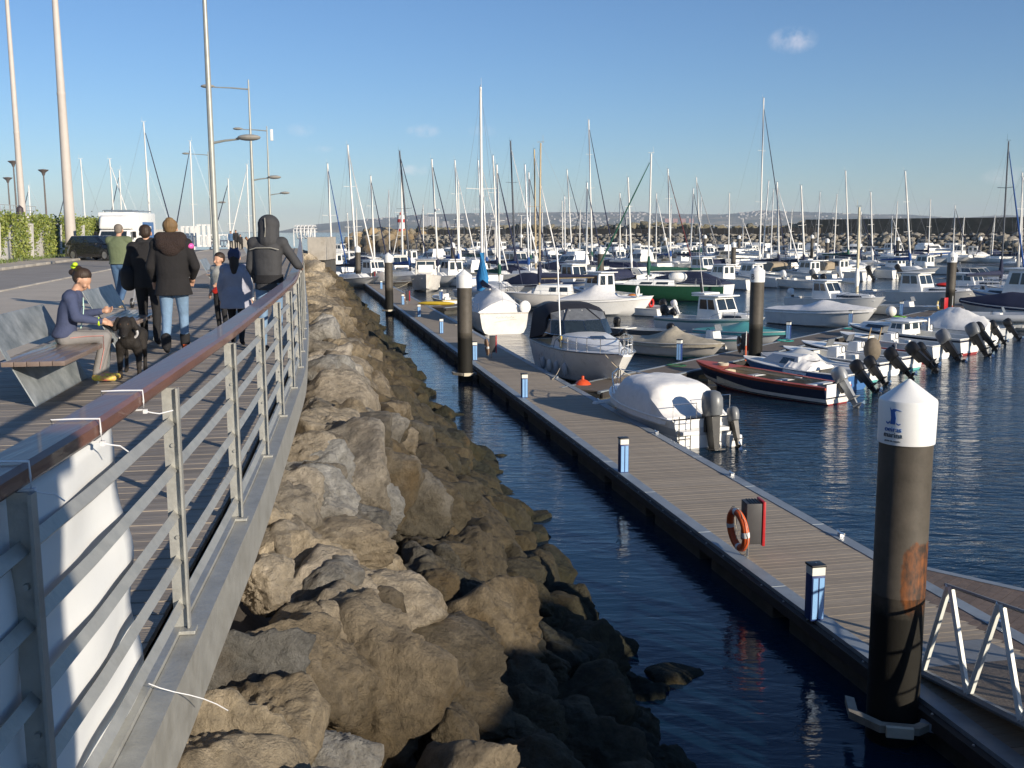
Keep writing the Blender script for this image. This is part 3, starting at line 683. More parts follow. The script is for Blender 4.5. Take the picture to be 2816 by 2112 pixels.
# ================================================================= PONTOONS
def PL(y, off=0): return Vector((8.48-.207*y, y, 0))+Vector((.979, .203, 0))*off     # centre line of the main pontoon
A_MAIN = math.atan(.207)
alk = mat('pontoon_edge', (.30, .34, .37), .5, metal=.3, var=.15, scale=3, dirt=.35)
fend = mat('timber_fender', (.035, .03, .026), .8, var=.3, scale=4, dirt=.5)
floatm = mat('pontoon_float', (.07, .065, .055), .85, var=.35, scale=2.5, bump=.4, c2=(.03, .033, .025), dirt=.4)
ponb = mat('pontoon_board', (.33, .28, .215), .72, var=.2, scale=6, stretch=(.3, 3.5, 1), bump=.3, bscale=20, rnd=.1, dirt=.3)
mp_ = link(bpy.data.objects.new('main_pontoon', None)); mp_['kind'] = 'structure'
bme = MB().box((0, 0, 0), (2.02, .141, .03)).mesh('board', 0); bme.materials.append(ponb)
rest = MB(); d = 8.0; i = 0
while d < 113:
    p = PL(d); z = .485+random.uniform(-.0015, .0015)
    if 10.2 < d and i < 298: put('board', bme, mp_, (p.x, p.y, z), (0, 0, A_MAIN)); i += 1
    else: rest.box((p.x, p.y, z), (2.02, .141, .03), rz=A_MAIN)
    d += .147
rest.build('far_board', ponb, mp_, smooth=0, kind='stuff')
LU = Vector((-.203, .979, 0))
def strip(o0, o1, z0, z1, name, mt, d0, d1, parent, O=None, U=None, step=None, gap=.02, bevel=0):
    O = PL(0) if O is None else O; U = LU if U is None else U; Nn = Vector((U.y, -U.x, 0)); s = d0; step = step or (d1-d0)
    while s < d1-.01:
        e = min(s+step-gap, d1); c = O+U*((s+e)/2)+Nn*((o0+o1)/2); 
        MB().box((c.x, c.y, (z0+z1)/2), (abs(o1-o0), e-s, z1-z0), rz=math.atan2(-U.x, U.y)).build(name, mt, parent, smooth=0, bevel=bevel); s += step
for sd in (-1, 1):
    a, b = (1.015, 1.25) if sd > 0 else (-1.25, -1.015)
    strip(a, b, .44, .512, 'edge_plate', alk, 7, 115, mp_, step=3.0, gap=.012, bevel=.004)
    a, b = (1.253, 1.36) if sd > 0 else (-1.36, -1.253)
    strip(a, b, .30, .455, 'fender_plank', fend, 7, 115, mp_, step=6.0, gap=.015, bevel=.006)
    a, b = (.35, 1.22) if sd > 0 else (-1.22, -.35)
    strip(a, b, -.5, .31, 'float', floatm, 7, 115, mp_, step=3.0, gap=.55, bevel=.02)
    a, b = (1.0, 1.05) if sd > 0 else (-1.05, -1.0)
    strip(a, b, .22, .42, 'side_beam', fend, 7, 115, mp_)
stud = mat('galvanised_bolt', (.5, .5, .48), .4, metal=.6)
m = MB(); s = 8
while s < 60:
    for o in (-1.3, 1.3):
        c = PL(0)+LU*s+Vector((LU.y, -LU.x, 0))*o; m.ball((c.x, c.y, .455), .018, n=6, m=4)
    s += .75
m.build('bolt_heads', stud, mp_, kind='stuff')
def branch(name, O, az, length, wdt=1.75):
    r_ = link(bpy.data.objects.new(name, None)); r_['kind'] = 'structure'; U = Vector((math.sin(az), math.cos(az), 0)); O = Vector((O[0], O[1], 0))
    strip(-wdt/2+.14, wdt/2-.14, .44, .497, 'deck', mat('branch_deck', (.16, .13, .10), .75, var=.25, scale=9, bump=.4, dirt=.3), .1, length, r_, O, U, 6, .01)
    for a, b in ((-wdt/2, -wdt/2+.135), (wdt/2-.135, wdt/2)):
        strip(a, b, .42, .51, 'edge_plate', alk, 0, length, r_, O, U, 6, .012)
    for a, b in ((-wdt/2-.08, -wdt/2-.004), (wdt/2+.004, wdt/2+.08)): strip(a, b, .28, .47, 'fender_plank', fend, 0, length, r_, O, U, 12, .012)
    strip(-wdt/2+.05, wdt/2-.05, -.4, .42, 'float', floatm, 0, length, r_, O, U, 4, .8)
    return O, U, Vector((U.y, -U.x, 0))
AZ_B = R(38)
B1 = branch('second_pontoon', (2.35, 35.6), AZ_B, 95)
B2 = branch('third_pontoon', (-5.6, 75.2), R(37), 95, 2)
B3 = branch('fourth_pontoon', (-14.2, 113), R(37), 110, 2)
B4 = branch('fifth_pontoon', (6, 168), R(40), 90, 2)
# wedge landing at the lower right, with boards set across
ld = link(bpy.data.objects.new('gangway_landing', None)); ld['kind'] = 'structure'
m = MB(); q = [P(2500, 1585, .5), P(2900, 1850, .5), P(3100, 1790, .5), P(2900, 1640, .5), P(2540, 1560, .5)]
Lu = (q[3]-q[4]).normalized(); Ln = Vector((Lu.y, -Lu.x, 0)); O_ = q[4]+Ln*.12
for k in range(34):
    c = O_+Lu*(.07+k*.146)+Ln*(.0+.5+min(k*.045, 1.1)); ln = 1.0+2*min(k*.045, 1.1)
    MB().box((c.x, c.y, .487), (ln, .14, .03), rz=math.atan2(-Lu.x, Lu.y)).build('board', mat('landing_board', (.16, .12, .095), .75, var=.25, scale=8, bump=.3, rnd=.12), ld, smooth=0)
for k, (a, b, z0, z1, mm) in enumerate([(-.0, .14, .43, .513, alk), (-.1, -.004, .3, .47, fend)]):
    c = O_+Lu*2.6+Ln*(-.14+(a+b)/2); MB().box((c.x, c.y, (z0+z1)/2), (b-a, 5.6, z1-z0), rz=math.atan2(-Lu.x, Lu.y)).build('edge_plate', mm, ld, smooth=0)
c = O_+Lu*2.6+Ln*1.2; MB().box((c.x, c.y, .0), (2.2, 5.2, .8), rz=math.atan2(-Lu.x, Lu.y)).build('float', floatm, ld, smooth=0)

# ================================================================= PILES
def pilemat(rust=True):
    m = bpy.data.materials.new('pile_coating'); m.use_nodes = True; t = m.node_tree; N = t.nodes; L = t.links; b = N['Principled BSDF']; b.inputs['Roughness'].default_value = .6; b.inputs['Specular IOR Level'].default_value = .3
    tc = N.new('ShaderNodeTexCoord'); sp = N.new('ShaderNodeSeparateXYZ'); L.new(tc.outputs['Object'], sp.inputs[0])
    n = N.new('ShaderNodeTexNoise'); n.inputs['Scale'].default_value = 2.2; n.inputs['Detail'].default_value = 9; n.inputs['Roughness'].default_value = .72; L.new(tc.outputs['Object'], n.inputs['Vector'])
    cr = N.new('ShaderNodeValToRGB'); e = cr.color_ramp.elements; e[0].position = .35; e[0].color = (.06, .053, .042, 1); e[1].position = .7; e[1].color = (.10, .087, .07, 1); L.new(n.outputs['Fac'], cr.inputs[0])
    # rust patch kept to a band of height, on the side away from the embankment
    oi = N.new('ShaderNodeObjectInfo')
    band = N.new('ShaderNodeMapRange'); band.inputs[1].default_value = 2.75; band.inputs[2].default_value = 2.5; L.new(sp.outputs['Z'], band.inputs[0])
    b2 = N.new('ShaderNodeMapRange'); b2.inputs[1].default_value = 1.5; b2.inputs[2].default_value = 2.0; L.new(sp.outputs['Z'], b2.inputs[0])
    n2 = N.new('ShaderNodeTexNoise'); n2.inputs['Scale'].default_value = 3.1; n2.inputs['Detail'].default_value = 8; n2.inputs['Roughness'].default_value = .7; mp = N.new('ShaderNodeMapping'); mp.inputs['Scale'].default_value = (1.3, 1.3, .55); L.new(tc.outputs['Object'], mp.inputs[0]); L.new(mp.outputs[0], n2.inputs['Vector'])
    side = N.new('ShaderNodeMapRange'); side.inputs[1].default_value = -.16; side.inputs[2].default_value = .12; L.new(sp.outputs['X'], side.inputs[0])
    mm = None
    for x in (band.outputs[0], b2.outputs[0], side.outputs[0]):
        if mm is None: mm = x; continue
        k = N.new('ShaderNodeMath'); k.operation = 'MULTIPLY'; L.new(mm, k.inputs[0]); L.new(x, k.inputs[1]); mm = k.outputs[0]
    k = N.new('ShaderNodeMath'); k.operation = 'MULTIPLY_ADD'; k.inputs[1].default_value = .72; L.new(mm, k.inputs[0]); L.new(n2.outputs['Fac'], k.inputs[2])
    r2 = N.new('ShaderNodeMapRange'); r2.inputs[1].default_value = .82; r2.inputs[2].default_value = .92; L.new(k.outputs[0], r2.inputs[0])
    rc = N.new('ShaderNodeValToRGB'); e = rc.color_ramp.elements; e[0].position = .35; e[0].color = (.035, .022, .015, 1); e[1].position = .75; e[1].color = (.22, .075, .02, 1)
    n4 = N.new('ShaderNodeTexNoise'); n4.inputs['Scale'].default_value = 14; n4.inputs['Detail'].default_value = 6; L.new(mp.outputs[0], n4.inputs['Vector']); L.new(n4.outputs['Fac'], rc.inputs[0])
    mx = N.new('ShaderNodeMix'); mx.data_type = 'RGBA'; mx.inputs[0].default_value = 0
    if rust: L.new(r2.outputs[0], mx.inputs[0])
    L.new(cr.outputs[0], mx.inputs[6]); L.new(rc.outputs[0], mx.inputs[7])
    # cast shade on the lower shaft painted dark, together with weed and wet
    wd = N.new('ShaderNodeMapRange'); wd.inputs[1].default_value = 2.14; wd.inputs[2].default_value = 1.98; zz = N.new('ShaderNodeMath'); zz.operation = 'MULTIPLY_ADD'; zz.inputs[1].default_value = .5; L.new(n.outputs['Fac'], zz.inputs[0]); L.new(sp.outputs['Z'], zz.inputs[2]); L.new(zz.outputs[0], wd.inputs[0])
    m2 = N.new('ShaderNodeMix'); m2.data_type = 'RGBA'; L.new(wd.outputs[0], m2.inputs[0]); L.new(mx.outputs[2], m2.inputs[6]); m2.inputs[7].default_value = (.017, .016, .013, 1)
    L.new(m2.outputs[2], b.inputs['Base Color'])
    bp = N.new('ShaderNodeBump'); bp.inputs['Strength'].default_value = .5; bp.inputs['Distance'].default_value = .015; L.new(n.outputs['Fac'], bp.inputs['Height']); L.new(bp.outputs[0], b.inputs['Normal'])
    return m
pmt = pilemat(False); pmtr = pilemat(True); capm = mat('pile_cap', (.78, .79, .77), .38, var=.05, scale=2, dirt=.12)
logoB = mat('logo_blue', (.03, .13, .42), .5); logoG = mat('logo_dark', (.06, .09, .12), .5); ink = mat('black_letter', (.015, .015, .015), .5)
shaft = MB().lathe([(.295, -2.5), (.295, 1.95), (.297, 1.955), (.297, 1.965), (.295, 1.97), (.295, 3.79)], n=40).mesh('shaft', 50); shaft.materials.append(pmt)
cap = MB().lathe([(.295, 3.745), (.312, 3.75), (.318, 4.22), (.31, 4.245), (.015, 4.47)], n=40).mesh('cap', 28); cap.materials.append(capm)
def ring_oct(R_=.56, z=.33, w=.11, h=.09):
    m = MB(); n = 8
    for k in range(n):
        if k in (1, 2): continue
        a0 = 2*math.pi*(k+.5)/n; a1 = 2*math.pi*(k+1.5)/n
        p = [(R_*math.cos(a0), R_*math.sin(a0)), (R_*math.cos(a1), R_*math.sin(a1)), ((R_-w)*math.cos(a1), (R_-w)*math.sin(a1)), ((R_-w)*math.cos(a0), (R_-w)*math.sin(a0))]
        m.hexa([(x, y, z-h/2) for x, y in p], [(x, y, z+h/2) for x, y in p])
    return m
collar = ring_oct().mesh('collar', 0); collar.materials.append(mat('collar_steel', (.36, .32, .25), .6, metal=.2, var=.25, dirt=.6))
bracket = MB().box((.62, 0, .33), (.5, .12, .1)).box((.5, .38, .33), (.5, .1, .1), rz=.3).box((.5, -.38, .33), (.5, .1, .1), rz=-.3).mesh('bracket', 0); bracket.materials.append(alk)
wear = MB().box((0, -.56, .33), (.3, .06, .13)).mesh('wear_pad', 0, bevel=.01); wear.materials.append(mat('wear_pad', (.6, .55, .42), .6))
PILES = []
def pile(x, y, lab, rz=0, rings=True, letter=None, cat='mooring pile', top=0):
    r_ = empty('mooring_pile', (x, y, 0), rz, lab, cat, 'steel mooring piles with white caps')
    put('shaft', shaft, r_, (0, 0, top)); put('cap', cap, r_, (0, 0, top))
    if rings:
        put('collar', collar, r_); put('bracket', bracket, r_); put('wear_pad', wear, r_)
    PILES.append(r_); return r_
def text_mesh(s, size, ext=.004, align='CENTER', font=None):
    cu = bpy.data.curves.new('t', 'FONT'); cu.body = s; cu.size = size; cu.align_x = align; cu.extrude = ext; cu.resolution_u = 3
    o = bpy.data.objects.new('t', cu); link(o); dg = bpy.context.evaluated_depsgraph_get(); dg.update()
    me = bpy.data.meshes.new_from_object(o.evaluated_get(dg)); bpy.data.objects.remove(o); return me
def wrap(me, Rr, a0, z0):     # bend flat lettering round a cylinder; a0 = compass direction it faces
    for v in me.vertices:
        a = a0-v.co.x/Rr; r = Rr+v.co.z; v.co = Vector((r*math.sin(a), r*math.cos(a), z0+v.co.y))
    me.update(); return me
def towards_cam(x, y): return math.atan2(-x, -y)
def solve(u, vtip, z=4.47):   # distance of a pile from the photo height of its tip
    p = P(u, vtip, z); return p
pf = P(2492, 1056, 4.47)
pp = pile(4.5, 11.6, 'nearest mooring pile, blue bird logo on its white cap and an orange rust patch', rz=R(-11.7), top=-.16)
ca = towards_cam(4.5, 11.6)+R(28)     # the print faces a little left of the camera
lg = MB()
def poly(pts): lg.add([(x, y, 0) for x, y in pts]+[(x, y, .004) for x, y in pts], [tuple(range(len(pts))), tuple(range(len(pts), 2*len(pts)))]+[(i, (i+1) % len(pts), (i+1) % len(pts)+len(pts), i+len(pts)) for i in range(len(pts))])
poly([(-.03, -.07), (.03, -.07), (.035, 0), (.02, .07), (.035, .085), (.1, .085), (.03, .105), (0, .105), (-.02, .09), (-.04, .115), (-.03, .07), (-.022, 0)])
poly([(-.085, -.045), (-.06, -.06), (-.035, -.035), (-.035, -.055), (-.06, -.075), (-.085, -.06)])
poly([(.04, -.05), (.065, -.065), (.09, -.055), (.085, -.07), (.065, -.08), (.04, -.065)])
me = wrap(lg.mesh('logo_emblem', 0), .3185, ca, 4.06-.16); me.materials.append(logoB)
lpar = empty('t'); bpy.data.objects.remove(lpar)
put('logo_emblem', me, pp, rot=(0, 0, R(11.7)))
for s, sz, z, mm in (('oeiras', .085, 3.745, logoB), ('marina', .085, 3.68, logoG), ('porto de recreio', .028, 3.63, logoG)):
    me = wrap(text_mesh(s, sz), .3185, ca, z); me.materials.append(mm); put('lettering', me, pp, rot=(0, 0, R(11.7)))
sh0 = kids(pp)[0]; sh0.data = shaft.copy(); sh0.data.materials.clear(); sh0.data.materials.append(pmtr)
def onmain(d, lab, **k):
    p = PL(0)+LU*d+Vector((LU.y, -LU.x, 0))*-1.88; return pile(p.x, p.y, lab, rz=R(11.7), **k)
for u, v, lab in [(1271, 741, 'thick mooring pile standing right beside the blue pedestal and the red lifebuoy cabinet'), (1081, 694, 'mooring pile in the channel, middle of the three left ones'), (1007, 675, 'mooring pile at the far end of the long pontoon')]:
    p = P(u, v, 4.47); d = p.y; q = PL(d, -1.85); pile(q.x, d, lab, rz=R(11.7))
def letter(pl, s, x, y, da=0, z=3.87, size=.34):
    a = towards_cam(x, y)+da; me = wrap(text_mesh(s, size), .3185, a, z); me.materials.append(ink); put('letter', me, pl, rot=(0, 0, -pl.rotation_euler.z))
def small_logo(pl, x, y, da):
    a = towards_cam(x, y)+da; m_ = MB().box((0, 0, 0), (.12, .16, .004)).mesh('small_logo', 0); wrap(m_, .3185, a, 3.95); m_.materials.append(logoB)
for (u, v, lab, let, dx) in [
 (2084, 729, 'mooring pile marked B beside the orange posts on the second pontoon', 'B', 38),
 (2620, 691, 'mooring pile marked B at the right, with a yellow lifebuoy beside it', 'B', -5),
 (1652, 677, 'mooring pile behind the boat with the orange sail bag', None, 0),
 (2018, 664, 'mooring pile marked C by the navy boat tent', 'C', 0),
 (1245, 666, 'mooring pile marked C behind the small pilothouse boat', 'C', 0),
 (1829, 651, 'small far mooring pile right of the red awning', None, 0),
 (1939, 645, 'tiny far mooring pile left of the white flybridge cruiser', None, 0),
 (2033, 646, 'tiny far mooring pile right of the white flybridge cruiser', None, 0),
 (2276, 655, 'mooring pile in front of the breakwater right of the arched cabin boats', None, 0),
 (2234, 645, 'faint far mooring pile near the tilted outboard boats', None, 0),
 (2470, 651, 'far mooring pile left of the large blue windowed cruiser', None, 0),
 (2697, 650, 'far mooring pile alone before the breakwater rocks at the right', None, 0),
 (1467, 650, 'far mooring pile left of centre before the rubble slope', None, 0),
 (1433, 643, 'farthest mooring pile at the centre of the harbour', None, 0)]:
    H = 6-4.47; p = P(u, v, 4.47); d = min(p.y, 215)
    top = 0
    if p.y > 215: q = PY(u, v, 200); top = q.z-4.47; p = q; p.z = 0
    pl = pile(p.x, p.y, lab, rz=R(-38), rings=d < 60, top=top)
    if let: letter(pl, let, p.x, p.y, R(dx))
    if u in (2084,): small_logo(pl, p.x, p.y, R(-28))

# ================================================================= PEDESTALS, LIFEBUOY CABINETS, CLEATS
pd_navy = mat('pedestal_navy', (.02, .045, .16), .4); pd_blue = mat('pedestal_light_blue', (.22, .42, .70), .35, var=.05); pd_white = mat('pedestal_white', (.75, .75, .68), .4, var=.05)
def pedestal(x, y, rz, lab, z=.5, s=1.0):
    r_ = empty('power_pedestal', (x, y, z), rz, lab, 'power pedestal', 'blue and white power pedestals')
    MB().box((0, 0, .33*s), (.2, .2, .66*s)).build('body', pd_navy, r_, bevel=.012)
    for dx in (-.048, .048): MB().box((dx, -.103, .33*s), (.072, .012, .6*s)).build('front_panel', pd_blue, r_, smooth=0)
    MB().box((0, 0, .725*s), (.196, .196, .12*s)).build('lamp_band', pd_white, r_, smooth=0)
    MB().box((0, 0, .80*s), (.225, .225, .032*s)).build('cap', blk, r_, bevel=.01)
    MB().lathe([(.012, 0), (.012, .012)], (0, 0, .816*s), n=8).build('cap_bolt', steel, r_)
    return r_
names = ['nearest blue and white pedestal beside the foreground pile', 'second pedestal, between the ring lifebuoy and the big moored cruiser', 'third pedestal from the camera on the pontoon edge', 'pedestal touching the thick mooring pile', 'fifth pedestal along the left edge of the long pontoon', 'sixth pedestal along the left edge', 'pedestal beside the black lifebuoy cabinet', 'pedestal half hidden by the second left pile', 'farthest pedestal near the end of the long pontoon']
for (u, v), lab in zip([(2234, 1706), (1709, 1300), (1438, 1094), (1302, 991), (1211, 917), (1150, 871), (1106, 838), (1072, 813), (1047, 795)], names):
    p = P(u, v, .51); pedestal(p.x+.05, p.y+.1, R(11), lab)
for (u, v, lab) in [(1868, 990, 'dark blue round topped pedestal by the beige covered boat'), (2168, 932, 'blue pedestal with a green hose on the second pontoon behind the pile'), (2338, 896, 'blue pedestal in front of the white boat numbered on its side'), (2478, 866, 'blue pedestal with a lime hose coiled at its foot'), (2682, 825, 'slim blue pedestal between the white cabin cruiser and the inflatable'), (2765, 808, 'blue pedestal at the far right of the second pontoon'), (1213, 826, 'pedestal by the yellow kayak and the small workboat')]:
    p = P(u, v, .51); pedestal(p.x, p.y, R(-30), lab, s=1.1)
m = MB()
for rr in (.34, .3, .26, .36): m.torus((0, 0, .02+.02*rr), rr, .012, n=24, m=5)
hose = m.mesh('hose', 40)
for (u, v, mt_, lab) in [(1860, 1006, mat('green_hose', (.03, .14, .06), .5), 'green hose coiled on the deck by the dark blue pedestal'), (2160, 938, mat('turquoise_hose', (.03, .4, .33), .5), 'turquoise hose coiled by the pedestal behind the pile'), (2340, 905, mat('turquoise_hose', (0, 0, 0)), 'turquoise hose at the pedestal by the numbered boat'), (2474, 872, mat('lime_hose', (.2, .6, .04), .5), 'lime green hose coil on the second pontoon')]:
    p = P(u, v, .5); hm_ = hose.copy(); hm_.materials.append(mt_); put('hose', hm_, None, p, (0, 0, 1), (1.1, 1.1, 1), label=lab, category='hose', group='hoses coiled on the pontoon')
cab_b = mat('cabinet_grey', (.05, .05, .052), .5); cab_r = mat('cabinet_red', (.42, .015, .02), .4)
def lifestation(x, y, rz, lab, ringmat, bandmat, buoy_lab, cab=True):
    r_ = empty('lifebuoy_cabinet', (x, y, .5), rz, lab, 'lifebuoy cabinet', 'lifebuoy cabinets on the pontoon')
    MB().tube([(0, 0, 0), (0, 0, .3)], .025, 8).build('post', steel, r_)
    MB().box((.05, .0, .62), (.26, .34, .7)).build('case', cab_b, r_, bevel=.015)
    for k in range(4): MB().box((.0+k*.05, 0, .976), (.012, .33, .012)).build('rib', blk, r_, smooth=0)
    MB().box((.215, 0, .62), (.05, .38, .76)).build('red_door', cab_r, r_, bevel=.015)
    b_ = empty('lifebuoy', (0, 0, 0), rz, buoy_lab, 'lifebuoy'); M_ = Matrix.Rotation(rz, 3, 'Z')
    b_.location = Vector((x, y, 1.0))+M_ @ Vector((-.19, -.05, 0)); b_.rotation_euler = (0, R(-6), rz+R(8))
    MB().torus((0, 0, 0), .31, .062, axis='X', n=40, m=12).build('ring', ringmat, b_)
    for k in range(4):
        a = math.pi/4+k*math.pi/2+math.pi/4; MB().torus((0, 0, 0), .31, .066, axis='X', n=4, m=12, a0=a-.13, a1=a+.13).build('reflective_band', bandmat, b_)
    m = MB()
    for k in range(8):
        a0 = k*math.pi/4; a1 = a0+math.pi/4; pts = []
        for j in range(5):
            a = lerp(a0, a1, j/4); rr = .385+.03*math.sin(math.pi*j/4)*(1 if k % 2 else .2); pts.append((.01*math.sin(j), rr*math.cos(a), rr*math.sin(a)-.02*math.sin(math.pi*j/4)))
        m.tube(pts, .006, 5)
    m.tube([(0, .1, .28), (-.03, .02, .1), (0, -.06, .0), (-.02, .03, -.12), (0, .1, -.2)], .006, 5); m.tube([(0, .0, .3), (.02, .08, .12), (-.02, .02, .02), (0, .13, -.1)], .005, 5)
    m.build('grab_line', rope, b_)
lb_or = mat('lifebuoy_orange', (.62, .10, .02), .5, var=.12, dirt=.2); lb_wh = mat('reflective_tape', (.68, .7, .7), .3); lb_br = mat('old_lifebuoy', (.26, .15, .09), .7, var=.3, dirt=.5); lb_ye = mat('pale_lifebuoy', (.65, .5, .2), .6)
p = P(2055, 1532, .5); lifestation(p.x, p.y, R(4), 'dark cabinet with a red door on the near pontoon edge', lb_or, lb_wh, 'bright orange ring lifebuoy with silver bands on the near cabinet')
p = P(1345, 985, .5); lifestation(p.x+.1, p.y, R(0), 'cabinet with a red door beside the thick mooring pile', lb_br, lb_wh, 'faded brown lifebuoy hanging beside the thick pile')
p = P(1119, 836, .5); lifestation(p.x, p.y, R(0), 'black lifebuoy cabinet midway along the far pontoon', lb_br, lb_wh, 'pale lifebuoy on the black cabinet of the far pontoon')
p = P(1026, 772, .5); lifestation(p.x, p.y, R(0), 'small red lifebuoy cabinet by the farthest left pile', lb_br, lb_wh, 'lifebuoy at the farthest cabinet by the last left pile')
p = P(2592, 860, .5); lifestation(p.x, p.y, R(-60), 'dark cabinet against the right hand pile marked B', lb_ye, lb_wh, 'yellow and brown lifebuoy beside the right pile marked B')
p = P(2045, 978, .5); lifestation(p.x, p.y, R(-30), 'grey cabinet left of the central pile marked B', lb_br, lb_wh, 'lifebuoy on the cabinet left of the central pile marked B')
for (u, v, lab) in [(2050, 992, 'left of the two orange posts before the central pile'), (2072, 984, 'right of the two orange posts before the central pile'), (2617, 868, 'orange post at the foot of the right hand pile')]:
    p = P(u, v, .5); r_ = empty('orange_post', p, 0, lab, 'post', 'orange posts on the second pontoon'); MB().lathe([(.035, 0), (.035, .62), (.02, .64)], n=10).build('tube', orange, r_); MB().tube([(0, 0, .6), (.01, 0, 1.25)], .02, 6).build('pole', alumw, r_)
cleat = MB().box((0, 0, .03), (.08, .1, .05)).tube([(0, -.13, .075), (0, 0, .06), (0, .13, .075)], .016, 6); cme = cleat.mesh('cleat', 40); cme.materials.append(steel)
k = 0
for d in (13.8, 18.2, 23, 28, 33.5, 39, 45, 51, 58):
    for sd in (1,):
        p = PL(0)+LU*d+Vector((LU.y, -LU.x, 0))*sd*1.15; put('cleat', cme, None, (p.x, p.y, .512), (0, 0, A_MAIN), label='small steel cleat on the basin edge of the long pontoon, %s from the camera' % ordn(int(d > 15)+int(d > 20)+int(d > 25)+int(d > 30)+int(d > 35)+int(d > 40)+int(d > 47)+int(d > 55)), category='cleat', group='mooring cleats along the long pontoon')

# ================================================================= GANGWAY with white zigzag truss
gw = empty('gangway', label='sloping gangway with white zigzag truss sides landing on the pontoon at the lower right', cat='gangway')
gd = mat('gangway_grey', (.26, .27, .27), .6, metal=.1, dirt=.4); gwh = mat('gangway_white', (.8, .82, .76), .5)
A = P(2538, 1845, .62); Bq = P(2830, 1985, .9); gdir = Vector((Bq.x-A.x, Bq.y-A.y, 0)).normalized(); gn = Vector((gdir.y, -gdir.x, 0))
if gn.x < 0: gn = -gn
SL = .13; HT = 1.2; GWID = 1.5; GL = 17
def gp(s, o, h): p = A+gdir*s+gn*o; return Vector((p.x, p.y, .60+SL*s+h))
for o in (0, GWID):
    MB().tube([gp(-.1, o, 0), gp(GL, o, 0)], .05, 6).build('bottom_chord', gd, gw); MB().tube([gp(.35, o, HT), gp(GL, o, HT)], .022, 6).build('top_chord', gd, gw)
    s = 0.0; m = None
    while s < (6 if o == 0 else GL):
        for a, b in (((s, .02), (s+.42, HT)), ((s+.46, HT), (s+.88, .02))):
            q0, q1 = gp(a[0], o, a[1]), gp(b[0], o, b[1]); MB().tube([q0, q1], .042, 6).build('diagonal', gwh, gw)
        s += .92
m = MB(); m.hexa([gp(-.1, .03, -.02), gp(GL, .03, -.02), gp(GL, GWID-.03, -.02), gp(-.1, GWID-.03, -.02)], [gp(-.1, .03, .03), gp(GL, .03, .03), gp(GL, GWID-.03, .03), gp(-.1, GWID-.03, .03)]); m.build('deck', mat('branch_deck', (0, 0, 0)), gw, smooth=0)
for hh in (.35, .68): MB().tube([gp(.4, GWID, hh), gp(GL, GWID, hh)], .015, 5).build('side_bar', gd, gw)
m = MB(); m.hexa([gp(-1.0, .0, -.11), gp(-.1, .0, -.1), gp(-.1, GWID, -.1), gp(-1.0, GWID, -.11)], [gp(-1.0, 0, .04), gp(-.1, 0, .03), gp(-.1, GWID, .03), gp(-1.0, GWID, .04)]); m.build('flap', gd, gw, smooth=0)
# quay outside the frame, with an unseen block added to shade the rocks
MB().box((24, -14, 1.2), (48.6, 24, 6.5)).build('quay', conc, kind='structure', smooth=0)
kq = empty('rock_shade_block', (12.5, -2.6, 4.45), label='added unseen block with a deep slab, shading the rocks from behind the viewpoint', cat='shade blocker')
MB().box((0, 0, .95), (5.0, 2.0, 1.9)).build('wall', conc, kq, bevel=.02); MB().box((0, 0, 1.98), (5.2, 2.2, .12)).build('roof', concd, kq, bevel=.02); MB().box((3.9, 0, 2.42), (2.4, .8, 1.1)).build('shade_slab', concd, kq, bevel=.02)  # raised slab added to carry the shade over channel and lower rocks
for px in (4.9, 3.4): MB().lathe([(.1, 0), (.1, 1.9)], (px, 0, 0), n=12).build('column', conc, kq)
gpz = empty('rail_shade_block', (1.35, -.55, 4.45), label='added unseen concrete block, shading the near railing from behind the viewpoint', cat='pillar')  # unseen block added to throw shade on the near railing and banner
MB().box((0, 0, 1.05), (.7, .6, 2.1)).build('shaft', conc, gpz, bevel=.02); MB().box((0, 0, 2.15), (.8, .7, .1)).build('shade_block_cap', concd, gpz, bevel=.01)

# ================================================================= BENCHES
bsteel = mat('bench_steel', (.38, .41, .42), .5, metal=.45, var=.3, scale=4, c2=(.2, .23, .24), dirt=.35)
bwood = mat('bench_wood', (.20, .15, .125), .35, var=.15, scale=4, stretch=(2, .25, 1), coat=.3)
def bench(x, y, rz, lab, full=True):
    r_ = empty('bench', (x, y, DZ), rz, lab, 'bench', 'steel and wood benches along the promenade')
    # local +X faces the sea (towards the railing); y runs along the promenade. One inclined steel sheet with a slot for the seat
    def sheet(y0, y1, h0, h1):
        m = MB(); f = lambda h: .12-.40*h/.8
        for t in (0,): m.hexa([(f(h0)-.006, y0, h0), (f(h0)+.006, y0, h0), (f(h0)+.006, y1, h0), (f(h0)-.006, y1, h0)], [(f(h1)-.006, y0, h1), (f(h1)+.006, y0, h1), (f(h1)+.006, y1, h1), (f(h1)-.006, y1, h1)])
        return m
    sheet(-.95, .95, 0, .36).build('lower_plate', bsteel, r_, smooth=0, bevel=.002)
    sheet(-.95, .95, .50, .80).build('back_plate', bsteel, r_, smooth=0, bevel=.002)
    for a, b in ((-.95, -.85), (.85, .95)): sheet(a, b, .357, .503).build('side_strap', bsteel, r_, smooth=0)
    m = MB(); m.hexa([(.42, -1.05, .36), (.42, 1.15, .36), (-.12, 1.15, .36), (-.12, -1.05, .36)], [(.42, -1.05, .42), (.42, 1.15, .42), (-.12, 1.15, .42), (-.12, -1.05, .42)])
    for k in range(5):
        x0 = -.12+k*.108; MB().box((x0+.054, -.05, .40), (.103, 2.0, .045)).build('seat_plank', bwood, r_, bevel=.006)
    MB().box((.36, .7, .17), (.012, .5, .34), ry=.12).build('front_leg', bsteel, r_, smooth=0); MB().box((.15, .7, .365), (.42, .06, .03)).build('bracket', bsteel, r_, smooth=0)
    return r_
BR = R(11)
bench(-4.55, 10.1, R(9), 'nearest steel and wood bench, with the girl sitting on it')
